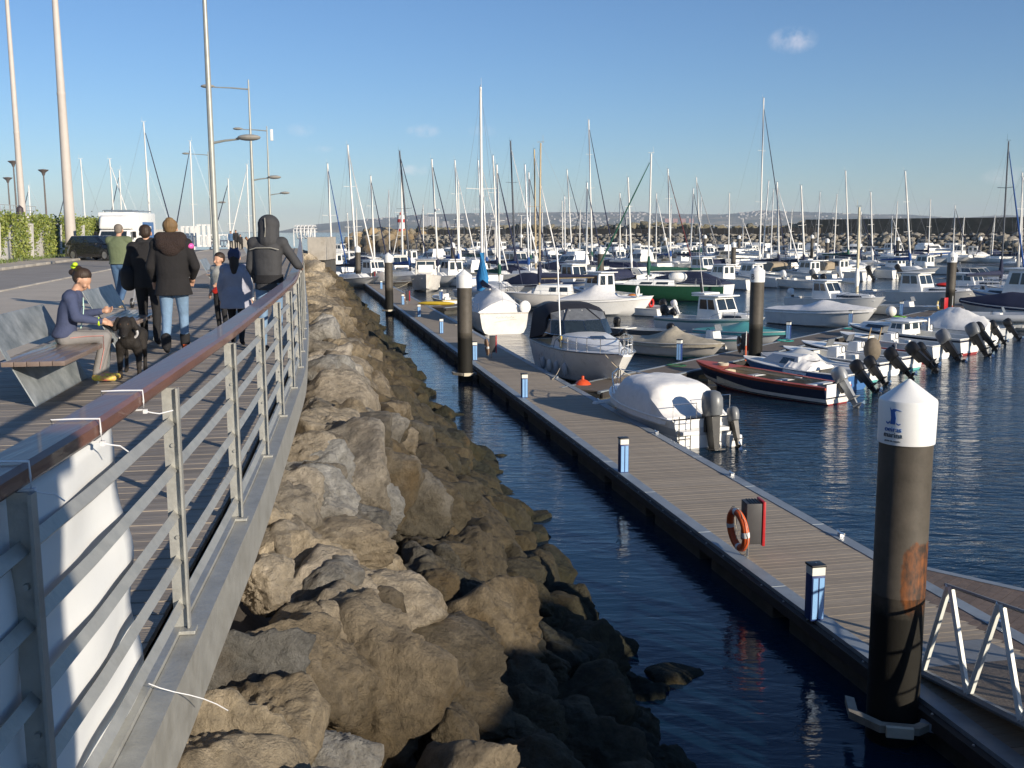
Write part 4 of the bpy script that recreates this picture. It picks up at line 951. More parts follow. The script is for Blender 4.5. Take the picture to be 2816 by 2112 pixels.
bench(-5.4, 14.3, R(10), 'second bench, beyond the black dog')
p = P(590, 790, DZ); bench(p.x, p.y, BR, 'bench at the foot of the grey lamp column')
p = P(690, 725, DZ); bench(p.x, p.y, BR, 'bench with a brown jacket hanging over its back')
p = P(665, 700, DZ); 
# brown jacket thrown over the bench back
p = P(697, 708, DZ); 
m = MB(); rows = []
for i in range(9):
    t = i/8; rows.append([Vector((-.34+.04*math.sin(j*1.3+i), lerp(-.45, .45, j/8)*(1-.25*t), .95-.0*t-.6*t+.06*math.sin(j*.9)*(1-t))) + Vector((.34*t, 0, 0)) for j in range(9)])
jk = MB().grid(rows).build('jacket', mat('brown_leather', (.27, .12, .05), .6, var=.3, bump=.4, bscale=8), loc=(p.x+.05, p.y, DZ+.05), label='brown jacket slung over the back of a far bench', category='jacket'); jk.modifiers.new('s', 'SOLIDIFY').thickness = .05; jk.rotation_euler = (0, 0, BR); jk.scale = (1.2, 1.4, 1.2)

# ================================================================= LAMP COLUMNS AND FLOODLIGHT MASTS
lampg = mat('lamp_column_grey', (.36, .37, .34), .45, metal=.3, var=.1, dirt=.2); lhead = mat('lamp_head', (.3, .29, .26), .5)
def column(x, y, lab, top, lo=9.7, hi=15.9, rb=.13, zb=DZ):
    r_ = empty('lamp_column', (x, y, zb), 0, lab, 'lamp column', 'tall grey lamp columns along the promenade')
    MB().lathe([(rb, 0), (rb*.85, (top-zb)*.45), (rb*.35, top-zb)], n=20).build('pole', lampg, r_); MB().lathe([(rb*1.9, 0), (rb*1.9, .03)], n=16).build('base_plate', lampg, r_)
    for zz, sd, ln in ((lo-zb, 1, 1.15), (hi-zb, -1, 2.4)):
        if zz > top-zb: continue
        MB().tube([(0, 0, zz-.15), (sd*ln*.5, -.05, zz-.05), (sd*ln, -.1, zz)], [.055, .045, .035], 8).build('arm', lampg, r_)
        h = MB(); h.ball((sd*(ln+.42), -.12, zz+.06), .48, .26, .13, 16, 8); h.box((sd*(ln+.02), -.1, zz+.02), (.28, .08, .07)); h.build('lamp_head', lhead, r_)
    return r_
for (u, vb, d, lab, top) in [(597, 742, 43, 'tall lamp column beside the walking children, its lamp above the hooded man', 20.5), (702, 684, 74, 'second tall lamp column, its arm reaching left near the top', 16.4), (746, 666, 104, 'third lamp column with a small white antenna box', 16.2), (583, 655, 136, 'farthest lamp column with a small lamp to its left', 16.2)]:
    q = PY(u, vb, d); c_ = column(q.x, d, lab, top)
    if '104' in str(d): MB().box((.45, 0, 10.9), (.25, .2, 1.1)).build('antenna_box', whitep, c_, bevel=.03)
mastm = mat('floodlight_mast', (.50, .46, .42), .6, var=.08, scale=.6, dirt=.2)
for (u0, v0, u1, v1, d, rb, rt, lab) in [(147, 0, 198, 700, 69, .36, .14, 'thick pale tapering mast in front of the ivy wall'), (15, 0, 63, 600, 95, .34, .14, 'slender pale mast at the far left edge of the view')]:
    a = PY(u1, v1, d); b = PY(u0, v0, d); b = a+(b-a)*1.25; b.x = a.x+(b.x-a.x)*.25; zb = DZ
    r_ = empty('floodlight_mast', (a.x, d, DZ), 0, lab, 'light mast', 'pale tapering light masts')
    MB().lathe([(rb*1.15, 0), (rb*1.15, .12), (rb, .13), (lerp(rb, rt, .48)*1.0, 10.3), (lerp(rb, rt, .5)*1.08, 10.35), (lerp(rb, rt, .5)*1.08, 10.5), (lerp(rb, rt, .5), 10.55), (rt, b.z-DZ)], n=24).build('pole', mastm, r_)
    MB().box((0, 0, b.z-DZ), (2.2, .5, .5)).build('lamp_frame', lhead, r_)
for (u, v, d, lab) in [(37, 459, 110, 'cone topped lamp post on the terrace, taller of the two at the far left'), (22, 503, 120, 'shorter cone topped lamp post at the far left edge'), (120, 483, 108, 'cone topped lamp post between the two pale masts')]:
    q = PY(u, v, d); r_ = empty('terrace_lamp', (q.x, d, 6.2), 0, lab, 'lamp post', 'cone topped terrace lamps')
    h = q.z-6.2; MB().lathe([(.1, 0), (.07, h)], n=10).build('pole', mat('bronze_lamp', (.12, .1, .09), .6), r_); MB().lathe([(.1, h), (.2, h+.3), (.52, h+.55), (.5, h+.6), (.06, h+.66)], n=18).build('cone_head', mat('bronze_lamp', (0, 0, 0)), r_)

# ================================================================= IVY WALL AND TERRACE (left)
whw = mat('white_render', (.55, .54, .5), .8, var=.1, scale=2, dirt=.4)
iw = empty('retaining_wall', label='low white retaining wall with slanted ends, draped in ivy, behind the road', cat='wall')
def wp(d): return Vector((-13.7-.2*d-3.0, d, DZ))
segs = [(50, 56.5), (57.2, 63.5), (64.3, 71), (72, 78.5), (79.3, 86)]
for k, (a, b) in enumerate(segs):
    p0, p1 = wp(a), wp(b); m = MB()
    m.hexa([(p0.x, p0.y, DZ), (p1.x, p1.y, DZ), (p1.x-.4, p1.y, DZ), (p0.x-.4, p0.y, DZ)], [(p0.x-.05, p0.y, DZ+2.3), (p1.x-.05, p1.y, DZ+2.3), (p1.x-.4, p1.y, DZ+2.3), (p0.x-.4, p0.y, DZ+2.3)])
    m.build('wall_panel', whw, iw, smooth=0, bevel=.02)
    m2 = MB(); m2.hexa([(p1.x+.25, p1.y-.15, DZ), (p1.x+.25, p1.y+.25, DZ), (p1.x-.1, p1.y+.25, DZ), (p1.x-.1, p1.y-.15, DZ)], [(p1.x+.35, p1.y-.15, DZ+2.1), (p1.x+.35, p1.y+.25, DZ+2.1), (p1.x-.5, p1.y+.25, DZ+2.1), (p1.x-.5, p1.y-.15, DZ+2.1)]); m2.build('slanted_fin', whw, iw, smooth=0, bevel=.02)
def leafmat(name, a, b):
    m = bpy.data.materials.new(name); m.use_nodes = True; t = m.node_tree; N = t.nodes; L = t.links; bs = N['Principled BSDF']; bs.inputs['Roughness'].default_value = .55
    g = N.new('ShaderNodeNewGeometry'); cr = N.new('ShaderNodeValToRGB'); cr.color_ramp.elements[0].color = (*a, 1); cr.color_ramp.elements[1].color = (*b, 1); L.new(g.outputs['Random Per Island'], cr.inputs[0]); L.new(cr.outputs[0], bs.inputs['Base Color']); return m
ivm = leafmat('ivy_leaf', (.06, .10, .015), (.24, .27, .05))
def leaves(m, c, r, n, s, rg):
    for _ in range(n):
        p = Vector(c)+Vector((rg.gauss(0, 1)*r[0], rg.gauss(0, 1)*r[1], rg.gauss(0, 1)*r[2])); a = Vector((rg.uniform(-1, 1), rg.uniform(-1, 1), rg.uniform(-1, 1))).normalized(); b = a.orthogonal().normalized(); ss = s*rg.uniform(.6, 1.3)
        m.add([p+a*ss, p+b*ss*.7, p-a*ss, p-b*ss*.7], [(0, 1, 2, 3)])
rg = random.Random(21)
for k, (a, b) in enumerate(segs):
    m = MB(); n = 24
    for i in range(n):
        d = lerp(a-.2, b-.3, i/(n-1)); p = wp(d); f_ = i/(n-1); drop = (2.3*(1-f_/.36) if f_ < .36 else .12 if f_ < .46 else 2.35)+rg.uniform(-.15, .1)
        for z in range(7):
            h = 2.45-drop*z/6; leaves(m, (p.x+.16, p.y, DZ+h), (.10, .15, .14), 16 if drop > .2 else 5, .08, rg)
    m.build('ivy', ivm, None, smooth=0, label=['thick ivy over the nearest bay of the white wall', 'ivy hanging over the second bay of the white wall', 'ivy over the wall bay behind the pale mast', 'ivy bush over the bay left of the motorhome', 'dark ivy at the far end of the white wall'][k], category='ivy', group='ivy on the retaining wall')
m = MB()
for _ in range(900):
    d = rg.uniform(44, 70); p = wp(d); x = p.x+rg.uniform(.2, 1.6); hgt = rg.uniform(.05, .22); a = rg.uniform(0, 6.28)
    m.add([(x, d, DZ+.02), (x+.06*math.cos(a), d+.06*math.sin(a), DZ+.02), (x+.1*math.sin(a), d, DZ+.02+hgt)], [(0, 1, 2)])
m.build('grass', leafmat('verge_grass', (.05, .09, .015), (.16, .2, .05)), smooth=0, kind='stuff')
tr = MB(); tr.box((-103, 122, 5.4), (110, 60, 1.9)); tr.build('terrace', whw, kind='structure', smooth=0)
rt = empty('terrace_railing', (0, 0, 0), label='thin grey railing on the raised terrace at the far left', cat='railing')
q0, q1 = PY(-40, 560, 100), PY(98, 568, 108)
gry = mat('thin_railing', (.3, .32, .33), .6)
for z in (0, .45, .9, 1.35): MB().tube([q0+Vector((0, 0, -z)), q1+Vector((0, 0, -z))], .03, 5).build('rail', gry, rt)
for i in range(12): c = q0.lerp(q1, i/11); MB().tube([c, c-Vector((0, 0, 2.4))], .035, 5).build('post', gry, rt)
b_ = PY(60, 601, 90); bb = empty('upturned_boat', (b_.x, 90, 6.4), R(0), 'pale upturned boat with a red stripe on the terrace', 'boat')
MB().ball((0, 0, .0), 3.6, 1.2, 1.15, 22, 10).build('hull', gelw, bb); MB().ball((-2.4, -.1, .05), 1.2, 1.25, 1.0, 14, 8).build('red_bow', redp, bb)
s = PY(57, 605, 94); MB().lathe([(.35, 0), (.45, .6), (.5, 1.4), (.3, 1.9), (.28, 2.2), (.02, 2.45)], n=14).build('statue', mat('dark_bronze', (.05, .04, .045), .6), loc=(s.x, 94, 6.0), label='dark draped figure standing by the slender mast on the terrace', category='statue')
# trees behind the motorhome
for (u, v, d, w_, h_, lab) in [(262, 640, 84, 2.6, 2.5, 'dark hedge clump behind the motorhome'), (232, 642, 90, 1.8, 1.9, 'small dark bush left of the motorhome')]:
    c = PY(u, v, d); r_ = empty('bush', (c.x, d, DZ), 0, lab, 'bush'); m = MB()
    for k in range(60): leaves(m, (rg.uniform(-w_, w_)*.8, rg.uniform(-.8, .8), rg.uniform(.3, h_)), (.35, .35, .3), 34, .1, rg)
    m.build('foliage', leafmat('dark_leaf'+str(d), (.012, .02, .008), (.03, .05, .015)), r_, smooth=0); MB().tube([(0, 0, 0), (0, 0, h_*.7)], .12, 6).build('trunk', brownw, r_)

# ================================================================= FAR END OF THE PROMENADE
wf = mat('white_frame', (.74, .74, .72), .5)
def frame_gate(u0, u1, v0, v1, d, lab, n=4, name='white_gate'):
    a, b = PY(u0, v1, d), PY(u1, v0, d); r_ = empty(name, (a.x, d, a.z), 0, lab, 'white metal gate'); W = b.x-a.x; H_ = b.z-a.z
    for k in range(n+1): MB().box((W*k/n, 0, H_/2), (.22, .22, H_)).build('upright', wf, r_, smooth=0)
    for h in (0.04, .5, .97): MB().box((W/2, 0, H_*h), (W, .12, .12)).build('cross_bar', wf, r_, smooth=0)
    for k in range(n*3): MB().box((W*(k+.5)/(n*3), 0, H_*.27), (.06, .06, H_*.5)).build('bar', wf, r_, smooth=0)
frame_gate(504, 540, 622, 678, 92, 'white framed gate left of the lamp column', 3); frame_gate(548, 574, 617, 679, 90, 'taller white gate section right beside the lamp column', 2)
frame_gate(575, 628, 645, 679, 93, 'low white barrier right of the lamp column', 2, 'white_barrier')
hm = PY(838, 660, 99); r_ = empty('ladder_cage', (hm.x, 99, hm.z), 0, 'white hooped cage of rails at the end of the promenade quay', 'ladder cage')
for k in range(5):
    for zz in (0,): MB().torus((-.6+k*.35, 0, .75), .62, .05, axis='X', n=18, m=6).build('hoop', wf, r_)
for k in range(7): a = math.pi*k/6; MB().tube([(-.9, .62*math.cos(a), .75+.62*math.sin(a)), (1.1, .62*math.cos(a), .75+.62*math.sin(a))], .035, 5).build('rail', wf, r_)
for dx in (-.9, -.2, .5, 1.1): MB().tube([(dx, -.6, -.6), (dx, -.6, 1)], .05, 5).build('upright', wf, r_)
a, b = PY(846, 688, 98), PY(894, 652, 98); MB().box(((a.x+b.x)/2, 101, (b.z+3.3)/2), (b.x-a.x, 6, b.z-3.3)).build('quay_block', conc, kind='structure', smooth=0, bevel=.03)
a, b = PY(780, 720, 98), PY(888, 686, 98); MB().box(((a.x+b.x)/2, 102, 1.6), (b.x-a.x, 6, 3.4)).build('quay_underside', concd, kind='structure', smooth=0)
for k in range(7):
    q = PY(640+k*19, 672, 95.5); MB().box((0, 0, .48), (.5, .7, .95)).build('parapet_block', conc, loc=(q.x, 95.5, DZ), label='concrete parapet block closing the promenade end, %s from the left' % ordn(k), category='concrete block', group='parapet blocks at the promenade end', bevel=.04)
# little gangway by the quay
g0, g1 = PY(862, 727, 90), PY(898, 752, 84); r_ = empty('small_gangway', label='little white truss gangway descending from the far quay', cat='gangway')
for o in (0, .9):
    t0, t1 = g0+Vector((0, o, .0)), g1+Vector((0, o, 0)); MB().tube([t0, t1], .05, 5).build('top_chord', wf, r_); MB().tube([t0-Vector((0, 0, .8)), t1-Vector((0, 0, .8))], .05, 5).build('bottom_chord', wf, r_)
    for k in range(6): c0 = t0.lerp(t1, k/6); c1 = t0.lerp(t1, (k+.5)/6); c2 = t0.lerp(t1, (k+1)/6); m = MB(); m.tube([c0-Vector((0, 0, .8)), c1, c2-Vector((0, 0, .8))], .035, 4); m.build('diagonal', wf, r_)
# ================================================================= BOATS
# local frame: +y bow, x across, z up from the waterline, origin amidships
class Hull:
    def __init__(s, L, B, H, tw=.85, sheer=.35, rake=.1, flare=.8, rnd=False, p=2.0, q=.75, draft=.3):
        s.L, s.B, s.H, s.tw, s.sheer, s.rake, s.flare, s.rnd, s.p, s.q, s.draft = L, B, H, tw, sheer, rake, flare, rnd, p, q, draft
    def b(s, t):
        if t < .45: return s.B/2*(s.tw+(1-s.tw)*math.sin(math.pi/2*t/.45))
        return s.B/2*max(0, 1-((t-.45)/.55)**s.p)**s.q
    def zg(s, t): return s.H*(1+s.sheer*t*t)
    def pt(s, t, f, side=1, off=0):
        b = s.b(t); zg = s.zg(t); zc = .06+.28*s.H*t**3; bc = b*(s.flare-.4*t**3)
        if s.rnd: bc = b*(.8-.25*t)
        if f >= 0:
            e = f**(.45 if s.rnd else .85); x = lerp(bc, b, e); z = lerp(zc, zg, f)
        else:
            zk = -s.draft+(s.draft+zc)*t**6*.8; x = lerp(bc, .0, (-f)); z = lerp(zc, zk, (-f)**(1.6 if s.rnd else 1))
        y = s.L*(t-.5)-(1-max(f, -.6))*s.rake*s.L*t**3
        return Vector((side*(x+off), y, z))
    def shell(s, n=18):
        m = MB(); fs = [-1, -.5, 0, .25, .5, .75, 1]
        for side in (1, -1): m.grid([[s.pt(i/n, f, side) for f in fs] for i in range(n+1)])
        m.add([s.pt(0, f, 1) for f in fs]+[s.pt(0, f, -1) for f in reversed(fs)], [tuple(range(14))]); return m
    def strip(s, f0, f1, t0=0, t1=1, off=.006, n=18):
        m = MB()
        for side in (1, -1): m.grid([[s.pt(lerp(t0, t1, i/n), f, side, off) for f in (f0, (f0+f1)/2, f1)] for i in range(n+1)])
        if t0 == 0:
            a = [s.pt(0, f, 1, 0)+Vector((0, -off, 0)) for f in (f0, f1)]+[s.pt(0, f, -1, 0)+Vector((0, -off, 0)) for f in (f1, f0)]; m.add(a, [(0, 1, 2, 3)])
        return m
    def rubrail(s, r=.025, n=18):
        m = MB()
        m.tube([s.pt(i/n, 1, 1, .01) for i in range(n+1)]+[s.pt(1-i/n, 1, -1, .01) for i in range(1, n+1)], r, 6); m.tube([s.pt(0, 1, 1), s.pt(0, 1, -1)], r, 6); return m
    def deck(s, t0, t1, dz=-.02, camber=.05, inset=0, n=10):
        m = MB(); m.grid([[Vector(((s.b(t)-inset)*k, s.pt(t, 1).y, s.zg(t)+dz+camber*(1-k*k)*min(1, s.b(t)/(s.B/2)))) for k in (-1, -.5, 0, .5, 1)] for t in [lerp(t0, t1, i/n) for i in range(n+1)]]); return m
    def well(s, t0, t1, inset, zf, n=10, t0wall=True):
        m = MB(); ts = [lerp(t0, t1, i/n) for i in range(n+1)]
        for sd in (1, -1): m.grid([[Vector((sd*s.b(t), s.pt(t, 1).y, s.zg(t)-.005)), Vector((sd*max(.02, s.b(t)-inset), s.pt(t, 1).y, s.zg(t)+.012)), Vector((sd*max(.02, s.b(t)-inset-.02), s.pt(t, 1).y, zf)), Vector((0, s.pt(t, 1).y, zf))] for t in ts])
        for t in (t0, t1):
            y = s.pt(t, 1).y+(inset*.8 if t == t0 else 0); w_ = max(.03, s.b(t)-inset); m.add([(-w_, y, zf), (w_, y, zf), (w_, y, s.zg(t)), (-w_, y, s.zg(t))], [(0, 1, 2, 3)])
        if t0wall: m.box((0, s.pt(t0, 1).y+inset*.4, s.zg(t0)-.03), (2*s.b(t0)-.02, inset*.8, .07))
        return m
def frustum(y0, y1, w0, w1, z0, z1, rf=.3, rb=.05, ff=.85):
    b = [Vector((-w0, y0, z0)), Vector((w0, y0, z0)), Vector((w0*ff, y1, z0)), Vector((-w0*ff, y1, z0))]
    t = [Vector((-w1, y0+rb, z1)), Vector((w1, y0+rb, z1)), Vector((w1*ff, y1-rf, z1)), Vector((-w1*ff, y1-rf, z1))]; return b, t
def panel(m, quad, u0, u1, v0, v1, off=.008, th=.012):   # quad = bottom-left, bottom-right, top-right, top-left
    a, b, c, d = quad; n = (b-a).cross(d-a).normalized()
    def q(u, v): return (a*(1-u)+b*u)*(1-v)+(d*(1-u)+c*u)*v
    pts = [q(u0, v0), q(u1, v0), q(u1, v1), q(u0, v1)]
    m.hexa([p+n*(off-th) for p in pts], [p+n*off for p in pts]); return m
def faces(b, t):   # outward quads: back, right, front, left
    return {'back': (b[0], b[1], t[1], t[0]), 'right': (b[1], b[2], t[2], t[1]), 'front': (b[2], b[3], t[3], t[2]), 'left': (b[3], b[0], t[0], t[3])}
OBM = {}
def ob_meshes(col):
    if col.name in OBM: return OBM[col.name]
    m = MB(); prof = []
    rows = []
    for (z, ry, rx, oy) in [(.0, .13, .1, 0), (.03, .2, .14, -.01), (.18, .235, .155, -.02), (.34, .235, .15, -.03), (.44, .19, .12, -.02), (.48, .1, .06, 0)]:
        rows.append([Vector((rx*math.copysign(abs(math.cos(a))**.75, math.cos(a)), oy+ry*math.copysign(abs(math.sin(a))**.75, math.sin(a)), z)) for a in [2*math.pi*k/14 for k in range(15)]])
    m.grid(rows); m.add([rows[0][k] for k in range(14)], [tuple(range(14))]); m.add([rows[-1][k] for k in range(14)], [tuple(range(14))])
    cowl = m.mesh('cowl', 50); cowl.materials.append(col)
    m = MB(); m.hexa([(-.05, -.1, -.62), (.05, -.1, -.62), (.05, .1, -.62), (-.05, .1, -.62)], [(-.09, -.13, 0), (.09, -.13, 0), (.09, .12, 0), (-.09, .12, 0)])
    m.box((0, -.04, -.6), (.22, .34, .02)); m.hexa([(-.02, -.02, -1.02), (.02, -.02, -1.02), (.02, .1, -1.02), (-.02, .1, -1.02)], [(-.035, -.08, -.6), (.035, -.08, -.6), (.035, .1, -.6), (-.035, .1, -.6)])
    m.lathe([(.01, -.2), (.055, -.12), (.06, .1), (.015, .22)], (0, 0, -.84), n=10, axis='Y')
    leg = m.mesh('leg', 40); leg.materials.append(cowls if col is cowls else whitep if col is whitep else blk)
    m = MB()
    for k in range(3):
        a = k*2.094; c_, s_ = math.cos(a), math.sin(a); m.add([(0, -.2, -.84), (.15*c_-.06*s_, -.23, -.84+.15*s_+.06*c_), (.17*c_, -.2, -.84+.17*s_), (.15*c_+.06*s_, -.17, -.84+.15*s_-.06*c_)], [(0, 1, 2, 3)])
    prop = m.mesh('propeller', 0); prop.materials.append(steel)
    m = MB().box((0, .14, -.12), (.2, .1, .34)).box((0, .1, -.05), (.12, .16, .1)); br = m.mesh('clamp_bracket', 0); br.materials.append(blk)
    OBM[col.name] = (cowl, leg, prop, br); return OBM[col.name]
def outboard(par, x, y, z, col, tilt=0, s=1.0, detail=True):
    a, b, c_, d = ob_meshes(col); o = put('outboard_motor', a, par, (x, y-.16*s, z+.12*s), (-tilt, 0, 0), (s, s, s))
    put('leg', b, o); 
    if detail: put('propeller', c_, o); put('clamp_bracket', d, o)
    return o
def fender(par, p, ln=.5, r=.1, mt_=None, name='fender'):
    return MB().lathe([(.02, ln/2+.05), (r*.6, ln/2), (r, ln/2-.1), (r, -ln/2+.1), (r*.6, -ln/2), (.02, -ln/2-.05)], tuple(p), n=12).tube([p+Vector((0, 0, ln/2)), p+Vector((0, 0, ln/2+.25))], .008, 4).build(name, mt_ or whitep, par)
def pulpit(par, h, t0=.72, hgt=.5, n=4, mt_=None, r=.016, inset=.08):
    m = MB(); top = []
    ts = [lerp(t0, .985, i/n) for i in range(n+1)]
    for sd in (1, -1):
        pts = [Vector((sd*max(.06, h.b(t)-inset), h.pt(t, 1).y-(.05 if t > .95 else 0), h.zg(t)+hgt*(1 if i else .55))) for i, t in enumerate(ts)]
        m.tube([Vector((pts[0].x, pts[0].y-.25, h.zg(t0)))]+pts, r, 6)
        for p, t in zip(pts[1:], ts[1:]): m.tube([p, Vector((p.x, p.y, h.zg(t)-.01))], r*.85, 5)
        m.tube([p-Vector((0, 0, hgt*.45)) for p in pts[1:]], r*.6, 4)
        top.append(pts[-1])
    m.tube([top[0], top[0].lerp(top[1], .5)+Vector((0, .14, 0)), top[1]], r, 6)
    return m.build('pulpit_rail', mt_ or steel, par)
def windows(par, quads, specs, name='window', mt_=None, off=.008):
    for side, u0, u1, v0, v1 in specs: MB_ = MB(); panel(MB_, quads[side], u0, u1, v0, v1, off); MB_.build(name, mt_ or glass, par, smooth=0)
def root_boat(name, x, y, az, lab, cat, group=None, s=None, z=0):
    return empty(name, (x, y, z), -az, lab, cat, group, s)
def base_hull(par, h, hm_, stripe=None, bottom=None, rub=None, sf=(.78, .9)):
    hu = h.shell().build('hull', hm_, par, smooth=35)
    if stripe: h.strip(sf[0], sf[1]).build('stripe', stripe, hu)
    if bottom: h.strip(-.35, .06, off=.008).build('waterline_band', bottom, hu)
    h.rubrail(.022).build('rub_rail', rub or hm_, hu); return hu

def open_boat(x, y, az, lab, L=5.2, B=1.9, H=.62, hm_=None, stripe=None, bottom=None, motor=None, tilt=0, console=True, rails=False, windshield=True, poles=0, cat='motorboat', group=None, rub=None, floor=None, ms=1.0, inner=None):
    r_ = root_boat('open_motorboat', x, y, az, lab, cat, group); h = Hull(L, B, H); hm_ = hm_ or gel
    base_hull(r_, h, hm_, stripe, bottom, rub)
    h.well(.0, .72, .16, .22).build('cockpit', inner or deckm, r_, smooth=30); h.deck(.72, .995, .01).build('foredeck', hm_, r_)
    MB().box((0, h.pt(.1, 1).y+.1, .42), (B*.72, .35, .06)).build('stern_seat', deckm, r_, bevel=.015)
    MB().box((0, h.pt(.66, 1).y, .42), (B*.5, .3, .06)).build('bow_seat', deckm, r_, bevel=.015)
    if console:
        b, t = frustum(-.35, .3, .34, .3, .22, 1.02, .18, .05, .95); MB().hexa(b, t).build('console', gel, r_, bevel=.03)
        MB().torus((0, -.42, .92), .15, .015, axis='Y', n=16, m=6).build('steering_wheel', blk, r_)
        if windshield: f = faces(*frustum(.05, .28, .3, .27, 1.02, 1.32, .12, 0, .9)); m_ = MB(); panel(m_, f['front'], 0, 1, 0, 1); m_.build('windscreen', vinyl, r_, smooth=0)
        MB().box((0, -.85, .5), (.5, .35, .5)).build('helm_seat', deckm, r_, bevel=.04)
    if rails: pulpit(r_, h, .7, .35)
    if motor: outboard(r_, 0, -L/2, h.zg(0)-.02, motor, tilt, ms)
    for k in range(poles): MB().tube([(.25-.5*k, -.9+.25*k, .5), (.3-.5*k, -1.1+.2*k, 1.7)], .025, 6).build('rod', woodl, r_)
    return r_, h
def cabin_boat(x, y, az, lab, L=6.2, B=2.3, H=.8, hm_=None, stripe=None, bottom=None, motor=None, tilt=0, cab=(.42, .70), ch=1.35, roofm=None, rails=True, cabm=None, overhang=.25, antenna=0, openback=True, cat='cabin boat', group=None, rake=.45, ms=1.1, name='cabin_boat', stuff=True):
    r_ = root_boat(name, x, y, az, lab, cat, group); h = Hull(L, B, H); hm_ = hm_ or gel; cabm = cabm or gel
    base_hull(r_, h, hm_, stripe, bottom)
    y0, y1 = h.pt(cab[0], 1).y, h.pt(cab[1], 1).y; w_ = B*.37; zd = H+.04
    h.well(.0, cab[0]+.04, .16, .3).build('cockpit', deckm, r_, smooth=30); h.deck(cab[0]+.04, .995, .01).build('foredeck', hm_, r_)
    b, t = frustum(y1-.6, h.pt(.93, 1).y, w_*.98, w_*.72, zd, zd+.42, .55, .0, .42); MB().hexa(b, t).build('cuddy', cabm, r_, bevel=.06)
    fq = faces(b, t); windows(r_, fq, [('right', .25, .8, .35, .75), ('left', .2, .75, .35, .75)], 'cuddy_window')
    b, t = frustum(y0, y1, w_, w_*.88, zd-.1, zd+ch, rake, .05, .94); MB().hexa(b, t).build('wheelhouse', cabm, r_, bevel=.035)
    fq = faces(b, t)
    windows(r_, fq, [('right', .1, .48, .5, .88), ('right', .54, .86, .5, .88), ('left', .14, .46, .5, .88), ('left', .52, .9, .5, .88), ('front', .06, .48, .48, .9), ('front', .52, .94, .48, .9), ('back', .1, .42, .42, .86), ('back', .58, .9, .42, .86)])
    ym = (y0+y1-rake)/2; MB().box((0, ym-.02, zd+ch+.03), (w_*1.96, y1-y0-rake+.1+overhang*2, .07)).build('roof', roofm or cabm, r_, bevel=.025)
    if rails: pulpit(r_, h, .62, .38)
    if antenna: MB().tube([(w_*.6, y0+.2, zd+ch), (w_*.75, y0-.1, zd+ch+antenna)], .014, 5).build('antenna', whitep, r_)
    if motor: outboard(r_, 0, -L/2, h.zg(0)-.02, motor, tilt, ms)
    return r_, h
def tarp(h, t0, t1, peaks, edge=.0, drop=.16, wr=.03, n=26, ridge=.9, seed=0, ex=1.35):
    m = MB(); rows = []
    for i in range(n+1):
        t = lerp(t0, t1, i/n); b = h.b(t)+.02; pk = interp(peaks, t); r_ = []
        for k in range(-8, 9):
            q = k/8; aq = abs(q)
            if aq > .93: z = h.zg(t)+edge-drop*(aq-.93)/.07; xx = math.copysign(b, q)
            else: z = h.zg(t)+edge+pk*(1-(aq/.93)**ex)**ridge if aq < .93 else h.zg(t)+edge; xx = q*b/.93
            fold = wr*mnoise.noise(Vector((t*16+seed, q*3, 0)))*(1-.3*aq)+wr*.5*mnoise.noise(Vector((t*40+seed, q*6, 2)))
            r_.append(Vector((xx, h.pt(t, 1).y, z+fold)))
        rows.append(r_)
    def flat(row, t): return [Vector((p.x, p.y, min(p.z, h.zg(t)-.02))) for p in row]
    rows = [flat(rows[0], t0)]+rows+[flat(rows[-1], t1)]
    m.grid(rows); return m
def covered_boat(x, y, az, lab, L=5.6, B=2.0, H=.66, hm_=None, stripe=None, bottom=None, cover=None, peaks=None, motor=None, tilt=0, cat='covered boat', group=None, t0=.0, t1=.985, ms=1.0, wr=.035, ridge=.9, ex=1.35):
    r_ = root_boat('covered_boat', x, y, az, lab, cat, group); h = Hull(L, B, H); base_hull(r_, h, hm_ or gel, stripe, bottom)
    tarp(h, t0, t1, peaks or [(0, .12), (.35, .3), (.5, .62), (.62, .45), (1, .05)], wr=wr, seed=x, ridge=ridge, ex=ex).build('tarpaulin', cover or cv_beige, r_)
    if motor: outboard(r_, 0, -L/2, h.zg(0)-.02, motor, tilt, ms)
    return r_, h
def spar_taper(r0, r1): return r0
